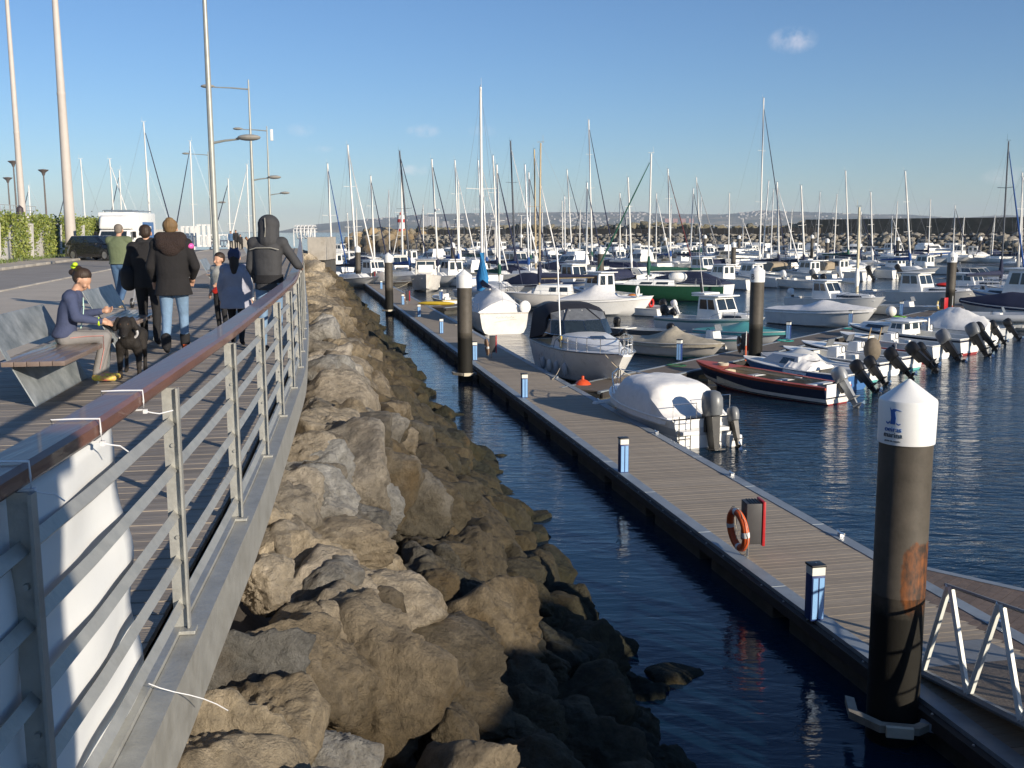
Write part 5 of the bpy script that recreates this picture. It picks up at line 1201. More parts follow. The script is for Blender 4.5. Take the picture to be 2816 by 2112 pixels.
def yacht(x, y, az, lab, L=9.5, B=3.0, H=.95, mast=12, hm_=None, stripe=None, coverm=None, jib=None, mastm=None, mast_t=.58, spreads=2, cat='sailboat', group=None, dodger=None, boomang=0, detail=True, backstay=True, r=.075, bottom=None, lean=0, radar=False, name='sailing_yacht', boom=True, tw=.62):
    r_ = root_boat(name, x, y, az, lab, cat, group); h = Hull(L, B, H, tw=tw, sheer=.2, rnd=True, rake=.13, draft=.5, p=1.9, q=.85); hm_ = hm_ or gel; mastm = mastm or alumw
    hu = h.shell().build('hull', hm_, r_, smooth=35)
    if stripe: h.strip(.84, .92).build('stripe', stripe, hu)
    if bottom: h.strip(-.35, .08, off=.008).build('waterline_band', bottom, hu)
    h.rubrail(.02).build('toe_rail', hm_, hu)
    h.deck(.34, .995, .0, .06).build('deck', deckm, r_); h.well(.0, .36, .32, .45).build('cockpit', deckm, r_, smooth=30)
    y0, y1 = h.pt(.35, 1).y, h.pt(.76, 1).y; b, t = frustum(y0, y1, B*.33, B*.27, H, H+.5, .9, .08, .6); MB().hexa(b, t).build('coachroof', hm_ if hm_ in (gel, gelw) else gel, r_, bevel=.06)
    if detail:
        fq = faces(b, t); windows(r_, fq, [('right', .12, .36, .3, .72), ('right', .44, .68, .3, .7), ('left', .32, .56, .3, .7), ('left', .64, .88, .3, .72), ('back', .38, .62, .1, .95)])
    ym = h.pt(mast_t, 1).y; zb = H+.45; lx = math.sin(lean)*mast
    MB().tube([(0, ym, zb), (lx*.5, ym-.05, zb+mast*.5), (lx, ym-.12, zb+mast)], [r, r*.92, r*.72], 10).build('mast', mastm, r_)
    m = MB()
    for k in range(spreads):
        f = (k+1)/(spreads+1)*1.02+.06; w_ = B*.32*(1-.22*k); zz = zb+mast*f*.92; xx = lx*f*.92
        m.tube([(xx-w_, ym-.15, zz+.05), (xx, ym-.05, zz), (xx+w_, ym-.15, zz+.05)], .022, 5)
    m.box((lx, ym-.12, zb+mast+.08), (.03, .5, .03)).tube([(lx, ym-.3, zb+mast), (lx, ym-.3, zb+mast+.55)], .008, 4)
    m.build('spreaders', mastm, r_)
    w_ = MB(); ch = [(s_*B*.47, ym-.25, H+.05) for s_ in (1, -1)]
    wr_ = .006 if detail else .009
    for c_ in ch:
        sg = 1 if c_[0] > 0 else -1; f = 1/(spreads+1)*1.02+.06 if spreads else .5
        w_.tube([c_, (lx*.5+sg*B*.32, ym-.15, zb+mast*f*.92), (lx, ym-.1, zb+mast*.97)], wr_, 4)
    if backstay: w_.tube([(0, -L/2+.1, H+.05), (lx, ym-.15, zb+mast)], wr_, 4)
    bow = h.pt(.97, 1); w_.tube([(0, bow.y, bow.z+.1), (lx, ym-.05, zb+mast*.96)], wr_, 4)
    w_.build('rigging', wire, r_)
    if jib: 
        p0 = Vector((0, bow.y-.1, bow.z+.35)); p1 = Vector((lx, ym, zb+mast*.93)); MB().tube([p0.lerp(p1, k/6) for k in range(7)], [.05, .075, .075, .065, .055, .045, .03], 8).build('furled_jib', jib, r_)
    if boom:
        bl = (ym-(-L/2))*.78; zz = zb+.75; e = Vector((math.sin(boomang)*bl, ym-math.cos(boomang)*bl, zz+.1)); p0 = Vector((0, ym-.12, zz))
        MB().tube([p0, e], .05, 8).build('boom', mastm, r_)
        if coverm:
            rows = []
            for i in range(13):
                t = i/12; c_ = p0.lerp(e, t); hh = lerp(.42, .16, t)+.02*math.sin(t*30); rows.append([c_+Vector(((.11+.05*(1-t))*math.cos(a)*(1 if math.sin(a) < .3 else .6), 0, .04+hh*.5+hh*.5*math.sin(a))) for a in [2*math.pi*k/10 for k in range(11)]])
            cm = MB().grid(rows); cm.add(rows[0][:-1], [tuple(range(10))]).add(rows[-1][:-1], [tuple(range(10))])
            cm.tube([(0, ym-.02, zz-.3), (0, ym-.05, zz+.3), (lx*.1, ym-.04, zz+1.3)], [.1, .2, .1], 10); cm.build('sail_cover', coverm, r_, smooth=60)
    if dodger:
        y0 = h.pt(.27, 1).y; rows = []
        for (yy, hh, ww) in [(-.15, .35, .9), (.05, .95, .98), (.65, 1.05, 1), (1.35, .5, .95)]:
            rows.append([Vector((B*.36*ww*math.cos(a), y0+yy+.6, H+.05+hh*abs(math.sin(a))**.6)) for a in [math.pi*k/10 for k in range(11)]])
        MB().grid(rows).build('sprayhood', dodger, r_, smooth=60)
    if radar: MB().lathe([(.02, 0), (.28, .02), (.3, .12), (.2, .2), (.02, .22)], (0, ym+.35, zb+mast*.55), n=14).build('radar_dome', whitep, r_); 
    if detail:
        m = MB()
        for sd in (1, -1):
            ts = [.05, .2, .35, .5, .65, .8]
            for t in ts: p = h.pt(t, 1, sd); m.tube([p+Vector((-sd*.06, 0, 0)), p+Vector((-sd*.06, 0, .58))], .012, 5)
            for hh in (.3, .57): m.tube([h.pt(t, 1, sd)+Vector((-sd*.06, 0, hh)) for t in ts], .007, 4)
        m.build('guard_rails', steel, r_); pulpit(r_, h, .84, .6, 2)
    return r_, h

def cruiser(x, y, az, lab, L=8.4, B=2.8, H=1.15, hm_=None, canvas=None, arch=True, name='cabin_cruiser', top=None, cat='cabin cruiser', group=None, hard=False, stripe=None, ck=.62):
    r_ = root_boat(name, x, y, az, lab, cat, group); h = Hull(L, B, H, tw=.9, sheer=.22, rake=.13, p=2.3, q=.7); hm_ = hm_ or gel
    hu = h.shell(24).build('hull', hm_, r_, smooth=35); h.rubrail(.03, 24).build('rub_rail', cowlg if hm_ is gel else hm_, hu)
    if stripe: h.strip(.55, .75).build('stripe', stripe, hu)
    h.well(.0, .42, .25, .55).build('cockpit', deckm, r_, smooth=30); h.deck(.4, .995, 0, .08).build('side_deck', hm_, r_)
    # raised foredeck, lofted
    rows = []
    for (t, ww, hh) in [(.36, .82, .52), (.48, .80, .56), (.62, .74, .46), (.76, .62, .28), (.86, .45, .12), (.92, .25, .02)]:
        b_ = h.b(t); z = h.zg(t); rows.append([Vector((b_*ww*c_, h.pt(t, 1).y, z+.02+hh*e)) for c_, e in ((-1, 0), (-.93, .72), (-.72, .96), (-.3, 1.04), (0, 1.06), (.3, 1.04), (.72, .96), (.93, .72), (1, 0))])
    MB().grid(rows).build('foredeck', hm_, r_, smooth=45)
    yh = h.pt(.66, 1).y; MB().box((0, yh, h.zg(.66)+.475), (.55, .42, .03), rx=-.16).build('deck_hatch', glass, r_, bevel=.01)
    for sd in (1, -1): MB().ball((sd*B*.405, h.pt(.52, 1).y, h.zg(.5)+.3), .03, .45, .09, 12, 6).build('side_light', glass, r_)
    # wrapped windscreen
    yw = h.pt(.37, 1).y; zb = h.zg(.45)+.52; pb = []; pt_ = []
    for (cx, cy, tx, ty) in [(-.46, -1.0, -.43, -1.15), (-.45, .0, -.41, -.35), (-.3, .62, -.27, .12), (0, .78, 0, .25), (.3, .62, .27, .12), (.45, 0, .41, -.35), (.46, -1.0, .43, -1.15)]:
        pb.append(Vector((cx*B, yw+cy+.35, zb-.03))); pt_.append(Vector((tx*B, yw+ty+.3, zb+.52)))
    for k in range(6):
        m = MB(); q = (pb[k], pb[k+1], pt_[k+1], pt_[k]); panel(m, (q[1], q[0], q[3], q[2]), .02, .98, .02, .97, .006, .012); m.build('windscreen_pane', vinyl if k in (0, 5) else glass, r_, smooth=0)
    m = MB(); m.tube(pt_, .018, 6); m.tube(pb, .014, 6)
    for a, b_ in zip(pb, pt_): m.tube([a, b_], .014, 5)
    m.build('windscreen_frame', steel if canvas is cv_blk else whitep, r_)
    if canvas:   # canvas top carried on hoops
        nc = len(kids(r_))
        rows = []; N_ = 12
        st = [(-L/2+.15, .52, -.05, 1.9), (-L/2+.6, 1.55, .0, 1), (-L/2+1.5, 1.72, 0, 1), (-L/2+2.6, 1.66, 0, 1), (yw-.35, 1.48, 0, 1)]
        ztop = h.zg(.2)
        for (yy, hh, d_, k_) in st[1:]:
            rows.append([Vector((B*.46*math.copysign(abs(math.cos(a))**.6, math.cos(a)), yy, ztop+.75+(hh-.75)*abs(math.sin(a))**.5)) for a in [math.pi*k/N_ for k in range(N_+1)]])
        MB().grid(rows).build('canopy_roof', canvas, r_, smooth=60)
        back = [[Vector((B*.46*math.copysign(abs(math.cos(a))**.6, math.cos(a)), yy+.0, lerp(ztop+.02, ztop+.75+(1.55-.75)*abs(math.sin(a))**.5, f))) for a in [math.pi*k/N_ for k in range(N_+1)]] for f, yy in ((0, -L/2+.1), (.5, -L/2+.33), (1, -L/2+.6))]
        MB().grid(back).build('canopy_back', canvas, r_, smooth=60)
        for sd in (1, -1):
            q = [Vector((sd*B*.462, -L/2+.2, ztop+.03)), Vector((sd*B*.462, yw-.6, ztop+.45)), Vector((sd*B*.462, yw-.35, ztop+.78)), Vector((sd*B*.462, -L/2+.6, ztop+.78))]
            MB().add(q+[p+Vector((sd*.006, 0, 0)) for p in q], [(0, 1, 2, 3), (7, 6, 5, 4)]).build('side_curtain', canvas, r_, smooth=0)
        # front screens of clear vinyl between hoop and windscreen
        a0 = [Vector((x_*B, yw-.32, ztop+z_)) for x_, z_ in ((-.44, .85), (-.40, 1.36), (-.14, 1.5), (.14, 1.5), (.40, 1.36), (.44, .85))]
        tops = [a0[1]+Vector((0, .02, -.02)), a0[2], a0[3], a0[4]+Vector((0, .02, -.02))]; bots = [pt_[1], pt_[2].lerp(pt_[3], .0), pt_[4], pt_[5]]
        for k in range(3):
            m = MB(); panel(m, (bots[k+1], bots[k], tops[k], tops[k+1]), .02, .98, .0, .98, .01, .012); m.build('vinyl_screen', vinyl, r_, smooth=0)
        m = MB()
        for a, b_ in zip(tops, bots): m.tube([a+Vector((0, .03, .02)), b_+Vector((0, .03, 0))], .022, 6)
        m.build('screen_zip', canvas, r_)
        m = MB()
        for sx in (-.16, -.06, .12, .2): m.tube([(sx*B, yw-.2, ztop+1.46), (sx*B*1.05, yw+.02, ztop+1.18)], .014, 5)
        m.build('reflective_strap', alumw, r_)
        if ck < 1:
            zt_ = h.zg(.2)
            for o_ in kids(r_)[nc:]: o_.data.transform(Matrix.Translation((0, 0, zt_)) @ Matrix.Diagonal((1, 1, ck, 1)) @ Matrix.Translation((0, 0, -zt_)))
    if hard:
        b, t = frustum(-L*.2, L*.12, B*.42, B*.36, h.zg(.3)+.1, h.zg(.3)+1.15, .75, .15, .9); MB().hexa(b, t).build('hardtop', gel, r_, bevel=.1); fq = faces(b, t)
        windows(r_, fq, [('right', .1, .9, .35, .85), ('left', .1, .9, .35, .85), ('front', .05, .95, .3, .9)])
        b, t = frustum(-L*.17, -L*.02, B*.32, B*.3, h.zg(.3)+1.15, h.zg(.3)+1.5, .2, .0, .9); MB().hexa(b, t).build('flybridge', gel, r_, bevel=.05)
    pulpit(r_, h, .5, .55, 6, steel, .02, .1)
    bw_ = h.pt(1, 1); MB().box((0, bw_.y+.12, bw_.z-.02), (.32, .55, .07)).build('bow_platform', gel, r_, bevel=.02)
    return r_, h
def rope_line(pts, lab, r=.012, mt_=None):
    p = [Vector(q) for q in pts]; 
    m = MB(); out = []
    for i in range(9): t = i/8; q = p[0].lerp(p[1], t); q.z -= .25*math.sin(math.pi*t)*min(1, (p[0]-p[1]).length/3); out.append(q)
    m.tube(out, r, 5); return m.build('mooring_line', mt_ or rope, label=lab, category='rope', group='mooring lines')
# ================================================================= THE BOATS IN THE HARBOUR
AN = R(141); AFAR = R(-39)    # stern direction of the near row; the bows point back to the pontoon
O1, U1, N1 = B1
def berth(u, v, z=0): p = P(u, v, z); return p.x, p.y
# -- big cruiser beside the long pontoon, bow towards the camera
bx, by = 3.05, 41.6
cr, hC = cruiser(bx, by, R(167), 'white cabin cruiser with a black canopy moored alongside the long pontoon, bow to the camera', L=8.9, B=2.9, H=1.25, canvas=cv_blk, ck=1)
m = MB(); m.tube([(0, .1, -.42), (0, .1, .05)], .025, 6); m.tube([(-.2, .1, -.25), (0, .12, -.42), (.2, .1, -.25)], .025, 6)
m.build('anchor', steel, cr, loc=(0, hC.pt(.97, .6).y+.05, 1.0)); MB().torus((0, 0, 0), .12, .025, axis='Y', n=14, m=6).build('chain_guide', steel, cr, loc=(0, hC.L/2+.1, 1.62))
for k, t in enumerate((.30, .42, .53, .64)):
    for sd in (-1,): p = hC.pt(t, .35, 1, .13); fender(cr, p, .45, .11, mat('navy_white_fender', (.5, .52, .55), .5) if k != 1 else whitep)
MB().tube([(1.2, .3, 1.5), (1.25, -.1, 5.3)], .03, 6).build('aerial', whitep, cr, loc=(0, 0, 0)); MB().lathe([(.05, 0), (.05, .5)], (1.2, .33, 1.35), n=8).build('aerial_base', yellow, cr)
bp_ = Vector((2.55, 36.9, .28)); rb = empty('ball_buoy', bp_, 0, 'round orange fender buoy floating between the cruiser bow and the pontoon corner', 'buoy')
MB().ball((0, 0, 0), .36, .36, .40, 20, 12).build('ball', mat('fender_orange', (.65, .08, .02), .4), rb); MB().tube([(0, 0, .38), (0, 0, .52)], .05, 8).build('eye', mat('fender_orange', (0, 0, 0)), rb)
rope_line([(3.4, 37.4, 1.5), (4.6, 38.4, .55)], 'mooring line from the big cruiser bow to the second pontoon'); rope_line([(2.1, 40.3, 1.35), (1.5, 38.0, .52)], 'line from the big cruiser rail down to the long pontoon')
# -- boats against the long pontoon, farther on
yr, hY = yacht(-1.6, 65.2, R(-13), 'sailing yacht with a broad white transom, beige cockpit tent and bright blue sail bag', L=10.4, B=3.1, H=1.25, mast=13.1, hm_=gelw, coverm=cv_navy, dodger=cv_white, mast_t=.62, r=.1, spreads=1, boomang=R(-6), tw=.93)
MB().tube([(-.02, .35, 2.2), (.0, .25, 3.0), (0, .2, 4.6)], [.33, .42, .16], 12).build('sail_bag', cv_sky, yr, loc=(0, hY.pt(.62, 1).y-.35, 0))
tarp(hY, .04, .42, [(0, .5), (.16, 1.25), (.36, 1.35), (.45, .9)], wr=.06, drop=.02).build('cockpit_tent', cv_white, yr)
MB().ball((1.3, -5.0, 1.55), .34, .1, .38, 16, 9).build('buoy_pouch', whitep, yr)
m = MB()      # faint handwritten name on the transom, unreadable in the photo
for k in range(4):
    m.tube([(-.5+.28*k, -5.215, .95), (-.42+.28*k, -5.215, 1.05), (-.36+.28*k, -5.215, .93), (-.26+.28*k, -5.215, .99)], .006, 4)
m.tube([(-.6, -5.215, .7), (.1, -5.215, .82), (.75, -5.215, .86)], .005, 4); m.build('transom_script', cowlg, yr)
rope_line([(-1.9, 61.2, 1.0), (-3.3, 60.2, .55)], 'stern line of the yacht with the broad white transom')
p = P(1135, 742, .0)
wb, h = cabin_boat(*berth(1172, 800), R(175), 'beige workboat with a curtained wheelhouse window, bow towards the camera', L=8, B=3.1, H=1.35, hm_=gelw, cab=(.34, .60), ch=1.75, rake=.1, cabm=gelw, rails=False, name='workboat', roofm=alum)
MB().box((0, h.pt(.6, 1).y+.03, 2.25), (1.5, .03, .75)).build('curtain', cv_white, wb, smooth=0)
rope_line([(wb.location.x-.9, wb.location.y-2.6, 1.4), (wb.location.x-3.0, wb.location.y-5.6, .52)], 'bow line of the beige workboat')
ob1, h = open_boat(*berth(1222, 842), R(-20), 'small grey workboat loaded with gear behind the yellow kayak', L=4.6, hm_=gelw, rub=yellow)
kx = P(1200, 838, .52); MB().ball((0, 0, .1), .28, 1.5, .16, 14, 8).build('kayak', yellow, loc=kx, label='yellow kayak lying at the pontoon edge in the middle distance', category='kayak').rotation_euler = (0, 0, R(75))
cabin_boat(*berth(1258, 776), R(-40), 'small white pilothouse boat with an orange fender, left of the thick pile top', L=6.0, ch=1.5, cab=(.4, .62), rake=.1, rails=True, name='pilothouse_boat', bottom=navy)
cr2, _ = cruiser(*berth(985, 735), R(100), 'grey white motor cruiser moored across the far end of the long pontoon', L=9.5, B=3.1, H=1.3)
cr3, _ = cruiser(*berth(1075, 735), R(165), 'cabin cruiser with a tan canopy behind the second left pile', L=8.2, B=2.9, H=1.2, canvas=cv_tan)
cabin_boat(*berth(930, 712), R(110), 'white boat with a tall windowed wheelhouse near the quay at the left', L=9, B=3, H=1.3, ch=1.9, name='pilothouse_boat', bottom=teal)
rd_ = P(952, 786, 0); open_boat(rd_.x, rd_.y, R(95), 'grey tender behind the last boulders, left of the farthest pile', L=3.6, B=1.5, H=.4, console=False)

# -- near row of the second pontoon, bows in
wcx, wcy = 4.35, 30.6
wr_, hW = covered_boat(wcx, wcy, R(-22), 'white motorboat under a boxy white cover, two outboards on its stern, nearest boat', L=5.2, B=2.3, H=.8, hm_=gel, cover=cv_white, peaks=[(.06, .02), (.10, .1), (.24, .80), (.3, .84), (.5, .86), (.6, .8), (.67, .2), (.78, .06), (1, .02)], t0=.07, t1=.78, wr=.035, ridge=.3, ex=4)
hW.deck(.7, .995, .02).build('foredeck', gel, wr_); pulpit(wr_, hW, .72, .5, 3, steel, .02)
hW.strip(.40, .70, 0, .9).build('grey_side_panel', gelg, wr_)
m = MB().box((.35, -2.68, .55), (.5, .5, .1)).box((-.62, -2.68, .5), (.5, .5, .1)); m.build('swim_platform', whitep, wr_, bevel=.02)
outboard(wr_, .12, -2.55, .72, cowlg, R(8), 1.5)
o = outboard(wr_, .8, -2.7, .62, cowlg, R(20), .85)
m = MB()
for dx in (0, .36): m.tube([(dx-.9, -2.75, -.1), (dx-.9, -2.75, .95)], .016, 6)
for k in range(4): m.tube([(-.9, -2.75, .1+.22*k), (-.54, -2.75, .1+.22*k)], .014, 6)
m.tube([(-.95, -2.5, .8), (-.95, -2.5, 1.25), (-.2, -2.5, 1.25), (-.2, -2.5, .8)], .014, 6); m.tube([(.3, -2.4, .85), (.3, -2.4, 1.4), (.95, -2.4, 1.4), (.95, -2.4, .85)], .014, 6)
m.build('boarding_ladder', steel, wr_)
MB().box((.9, -2.72, .15), (.42, .2, .34)).build('corner_float', whitep, wr_, bevel=.04)
rope_line([(3.6, 31.9, .95), (3.4, 33.6, .55)], 'bow line of the white covered motorboat'); 
bp2 = MB().lathe([(.02, -.9), (.14, -.8), (.16, 0), (.14, .8), (.02, .9)], (0, 0, 0), n=12, axis='Y').build('long_fender', cv_white, loc=(3.3, 33.1, .45), label='long pale fender with a red underside at the pontoon corner', category='fender'); bp2.rotation_euler = (0, 0, R(-55))
# red and navy open boat
rx, ry = 9.25, 37.9
rb_, hR = root_boat('open_wooden_boat', rx, ry, R(-37), 'long navy blue open wooden boat with red gunwales and a silver outboard', 'open boat'), Hull(6.6, 1.9, .62, tw=.8, sheer=.42, rake=.09, p=1.9, q=.8)
hu = hR.shell(24).build('hull', navy, rb_, smooth=35); hR.strip(-.05, .28, off=.008).build('white_boot_stripe', gelw, hu); hR.strip(-.4, -.06, off=.01).build('waterline_band', redbot, hu)
hR.strip(.86, 1.0, off=.012).build('red_strake', redp, hu); hR.well(.02, .76, .13, .25, 14).build('inside', cv_beige, rb_, smooth=30)
m = MB()
for sd in (1, -1): m.grid([[Vector((sd*(hR.b(t)+.03), hR.pt(t, 1).y, hR.zg(t)+.02)), Vector((sd*max(.0, hR.b(t)-.2), hR.pt(t, 1).y, hR.zg(t)+.03))] for t in [i/20*.985 for i in range(21)]])
m.build('gunwale', redp, rb_); hR.deck(.70, .99, .035, .03).build('foredeck', redp, rb_)
MB().box((0, -3.32, .5), (1.35, .03, .45)).build('white_transom', gel, rb_)
for t in (.12, .33, .55): MB().box((0, hR.pt(t, 1).y, .62), (hR.b(t)*1.8, .28, .045)).build('thwart', gelg, rb_)
m = MB().tube([(-.3, -2.2, .72), (-.25, 1.4, .8)], .03, 6).tube([(-.15, -2.3, .72), (-.1, 1.3, .8)], .03, 6); m.build('oars', woodl, rb_)
m = MB()
for k in range(5): m.torus((.0, 1.9, .84+.02*k), .2+.02*math.sin(k*3), .018, n=14, m=5)
m.build('coiled_rope', rope, rb_)
outboard(rb_, 0, -3.3, .66, cowls, R(38), 1.15)
# small blue and white cabin boat behind the red one
sb, hS = root_boat('cuddy_boat', 11.2, 40.3, R(-40), 'small pale blue and white cuddy boat just behind the red gunwaled boat', 'cabin boat'), Hull(5.2, 1.9, .62)
base_hull(sb, hS, bluep, None, None, gel, (.7, .95)); hS.deck(.38, .995, .01).build('foredeck', gel, sb); hS.well(0, .4, .15, .25).build('cockpit', deckm, sb)
b, t = frustum(-.5, 1.7, .68, .52, .66, 1.12, .7, .1, .5); MB().hexa(b, t).build('cuddy', gelg, sb, bevel=.07); windows(sb, faces(b, t), [('right', .12, .5, .28, .8), ('left', .5, .88, .28, .8)], 'long_window')
tarp(hS, .3, .5, [(.3, .25), (.42, .5), (.5, .42)], wr=.08).build('white_cloth', cv_white, sb); MB().torus((.0, -.6, .95), .33, .02, axis='Z', n=20, m=5).build('hoop', blk, sb)
outboard(sb, 0, -2.6, .55, blk, R(45), 1.1)
def nrow(s, k=3.85): p = O1+U1*s+N1*k; return p.x, p.y
NR = [
 (11.3, lambda x, y: covered_boat(x, y, AFAR, 'white open boat with a brown canvas bag over its raised outboard', L=5.2, B=1.95, H=.55, cover=deckm, peaks=[(0, .02), (.4, .05), (.5, .42), (.62, .5), (.75, .25), (1, .02)], motor=blk, tilt=R(42), bottom=teal, wr=.01)),
 (13.7, lambda x, y: open_boat(x, y, AFAR, 'white open boat with a black raised outboard and a tall white console', L=5.3, B=1.95, H=.6, stripe=navy, motor=blk, tilt=R(50), ms=1.15)),
 (16.1, lambda x, y: open_boat(x, y, AFAR, 'white open boat with a navy stripe, two fishing rods upright over the stern', L=5.6, B=2.0, H=.62, stripe=navy, motor=blk, tilt=R(55), poles=2, ms=1.2, bottom=teal)),
 (18.4, lambda x, y: open_boat(x, y, AFAR, 'low white dinghy with a bare wooden rust red floor', L=4.8, B=1.6, H=.45, console=False, inner=redp, motor=blk, tilt=R(48), bottom=redbot)),
 (20.7, lambda x, y: open_boat(x, y, AFAR, 'white boat with a big grey outboard, left of the red waterline cabin boat', L=5.4, B=2.0, H=.66, motor=cowlg, tilt=R(40), ms=1.35)),
 (23.4, lambda x, y: cabin_boat(x, y, AFAR, 'long grey white cuddy boat with a red painted waterline and a dark grey outboard', L=6.6, B=2.3, H=.8, cab=(.46, .6), ch=.55, motor=cowlg, tilt=R(35), bottom=redbot, stripe=navy, rake=.2, rails=False, ms=1.35)),
 (26.2, lambda x, y: open_boat(x, y, AFAR, 'dark workboat with a steel frame and an orange lifebuoy by its stern', L=5.8, B=2.2, H=.7, hm_=cowlg, motor=blk, tilt=R(45), ms=1.2)),
 (28.9, lambda x, y: covered_boat(x, y, AFAR, 'boat bundled under a crumpled white sheet at the right edge', L=5.8, B=2.2, H=.7, cover=cv_white, peaks=[(0, .5), (.3, 1.1), (.45, 1.0), (.6, .4), (1, .05)], motor=blk, tilt=R(40), wr=.14)),
 (31.8, lambda x, y: open_boat(x, y, AFAR, 'grey inflatable boat with an orange lifejacket at the right edge', L=6.0, B=2.3, H=.6, hm_=gelg, motor=blk, tilt=R(40))),
]
for q_, (s, fn) in enumerate(NR):
    r__, hh_ = fn(*nrow(s))
    for t_ in (.35, .6): fender(r__, hh_.pt(t_, .5, 1 if q_ % 2 else -1, .09), .36, .085, cv_navy if q_ % 3 == 1 else whitep)
    bp_ = r__.location+Matrix.Rotation(r__.rotation_euler.z, 3, 'Z') @ hh_.pt(.97, 1); e_ = O1+U1*(s+.7)+N1*.8
    rope_line([bp_, (e_.x, e_.y, .55)], 'bow line of the %s small boat in the near row of the second pontoon' % ordn(q_))
# details on the near row
x_, y_ = nrow(14.3); 
x_, y_ = nrow(11.4, 6.6); m = MB().ball((0, 0, 0), .34, .30, .48, 14, 10); m.build('motor_hood', mat('olive_hood', (.17, .14, .10), .8, var=.2, bump=.3), loc=(x_-.3, y_+.2, 1.25), label='round olive hood tied over the raised outboard of the near row', category='motor cover')
p = P(2450, 870, .5); r_ = empty('ball_fender', (p.x, p.y, .8), 0, 'big cream ball fender lying on the second pontoon', 'buoy'); MB().ball((0, 0, 0), .33, .33, .35, 18, 10).build('ball', gelw, r_); MB().tube([(0, 0, -.3), (0, 0, -.38)], .05, 6).build('eye', blk, r_)
p = P(2552, 918, .6); MB().grid([[Vector((.0+.25*math.sin(j*.4), lerp(0, .9, j/6), lerp(0, .9, i/5)*(1-.07*j))) for j in range(7)] for i in range(6)]).build('windscreen_cover', cv_white, loc=(p.x, p.y, .55), label='upright curved white screen on the near row beside the crab pots', category='screen')
p = P(2645, 905, .5)
for k, (u, v) in enumerate([(2512, 915), (2530, 905)]):
    p = P(u, v, .6); r_ = empty('crab_pot', (p.x, p.y, .78), k, 'dark netted crab pot, %s of the pair heaped on the near row' % ('left' if k == 0 else 'right'), 'crab pot'); m = MB()
    for q in range(4): m.torus((0, 0, -.25+.17*q), .33, .02, n=16, m=5)
    for q in range(10): a = q*.628; m.tube([(.33*math.cos(a), .33*math.sin(a), -.25), (.33*math.cos(a+.4), .33*math.sin(a+.4), .26)], .008, 4)
    m.build('net_frame', rope if k else blk, r_)
# -- far row of the second pontoon
def frow(s, k=-3.6): p = O1+U1*s+N1*k; return p.x, p.y
cvb, h = covered_boat(*berth(1845, 978), R(140), 'low grey white speedboat under a wrinkled beige cover', L=6.4, B=2.1, H=.62, hm_=gelw, cover=cv_beige, peaks=[(0, .12), (.25, .2), (.42, .45), (.52, .78), (.62, .45), (.8, .25), (1, .03)], motor=blk, tilt=R(70), wr=.06, bottom=teal)
p1, h1 = cabin_boat(*berth(1960, 925), R(142), 'white pilothouse fishing boat with a tall leaning antenna, bow behind the central pile', L=7.2, B=2.5, H=.95, stripe=mat('thin_green_stripe', (.1, .25, .25), .4), cab=(.44, .68), ch=1.3, rake=.55, antenna=2.4, motor=blk, tilt=R(0), overhang=.35)
MB().box((0, -.6, 2.42), (1.3, 1.0, .1)).build('roof_raft', whitep, p1, bevel=.04)
MB().tube([(.2, -.7, 2.5), (.1, -.9, 2.95)], .07, 8).build('horn', blk, p1)
outboard(p1, -.6, -3.7, .8, blk, R(60), 1.1)
open_boat(*berth(1790, 930), R(140), 'black grey rigid inflatable with an outboard behind the beige covered boat', L=5, B=1.9, H=.45, hm_=cowlg, motor=blk, console=False, tilt=R(10))
open_boat(*frow(17.2), R(140), 'white boat with a teal top edge and a red bag right of the central pile', L=5.4, stripe=teal, motor=blk, tilt=R(0))
covered_boat(*frow(20.6), R(140), 'white runabout with a teal sun cover and an upright rod behind the central pile', L=5.6, cover=teal, peaks=[(0, .05), (.3, .25), (.5, .5), (.7, .25), (1, .03)], wr=.01)
nb_, h = cabin_boat(*berth(2300, 862), R(142), 'white cabin boat with black registration letters and a forward leaning cabin', L=7.6, B=2.5, H=1.0, cab=(.3, .52), ch=1.25, rake=.7, stripe=None, bottom=navy, motor=whitep, tilt=0, rails=True)
tm = text_mesh('AAS', .26, .004); tm.materials.append(ink)
lt = put('registration_letters', tm, nb_, (1.262, .5, .66), (R(84), 0, R(90)))
tm2 = lt
yb, h = yacht(*berth(2335, 850), R(146), 'small sailboat with a cream mast and a rolled sail sticking out leftwards', L=6.4, B=2.2, H=.7, mast=6.4, mastm=mat('cream_mast', (.62, .56, .4), .5), coverm=cv_white, spreads=0, boomang=R(-12), r=.11, backstay=False, mast_t=.6)
cabin_boat(*berth(2535, 842), R(142), 'large white cabin boat with a red roof cover, left of the right pile', L=9.6, B=2.9, H=1.05, cab=(.36, .56), ch=1.45, rake=.5, stripe=None, roofm=deckm)
rp = P(2600, 800, 1.5); MB().ball((0, 0, 0), .75, .5, .16, 12, 6).build('red_cover', redc, loc=(rp.x, rp.y, 1.95), label='flat red cover on the cabin roof left of the right hand pile', category='cover')
open_boat(*berth(2500, 868), R(142), 'narrow white boat with a blue bag below the large cabin boat', L=6, B=1.9, H=.6)
cabin_boat(*berth(2680, 818), R(142), 'white cabin boat with long side windows just right of the right hand pile', L=8.2, B=2.6, H=1.0, cab=(.3, .56), ch=1.0, rake=.4)
yacht(*berth(2775, 800), R(142), 'grey sailboat with a furled grey sail at the right edge', L=9, B=2.8, H=1.0, mast=9.2, coverm=cv_grey, hm_=gelw)
yacht(PY(2734, 745, 82).x, 82, R(60), 'sailboat with a blue furled jib and a dark mast near the right edge', L=9, B=2.8, H=1.0, mast=11.2, coverm=cv_navy, jib=cv_blue, mastm=mastd, mast_t=.6)
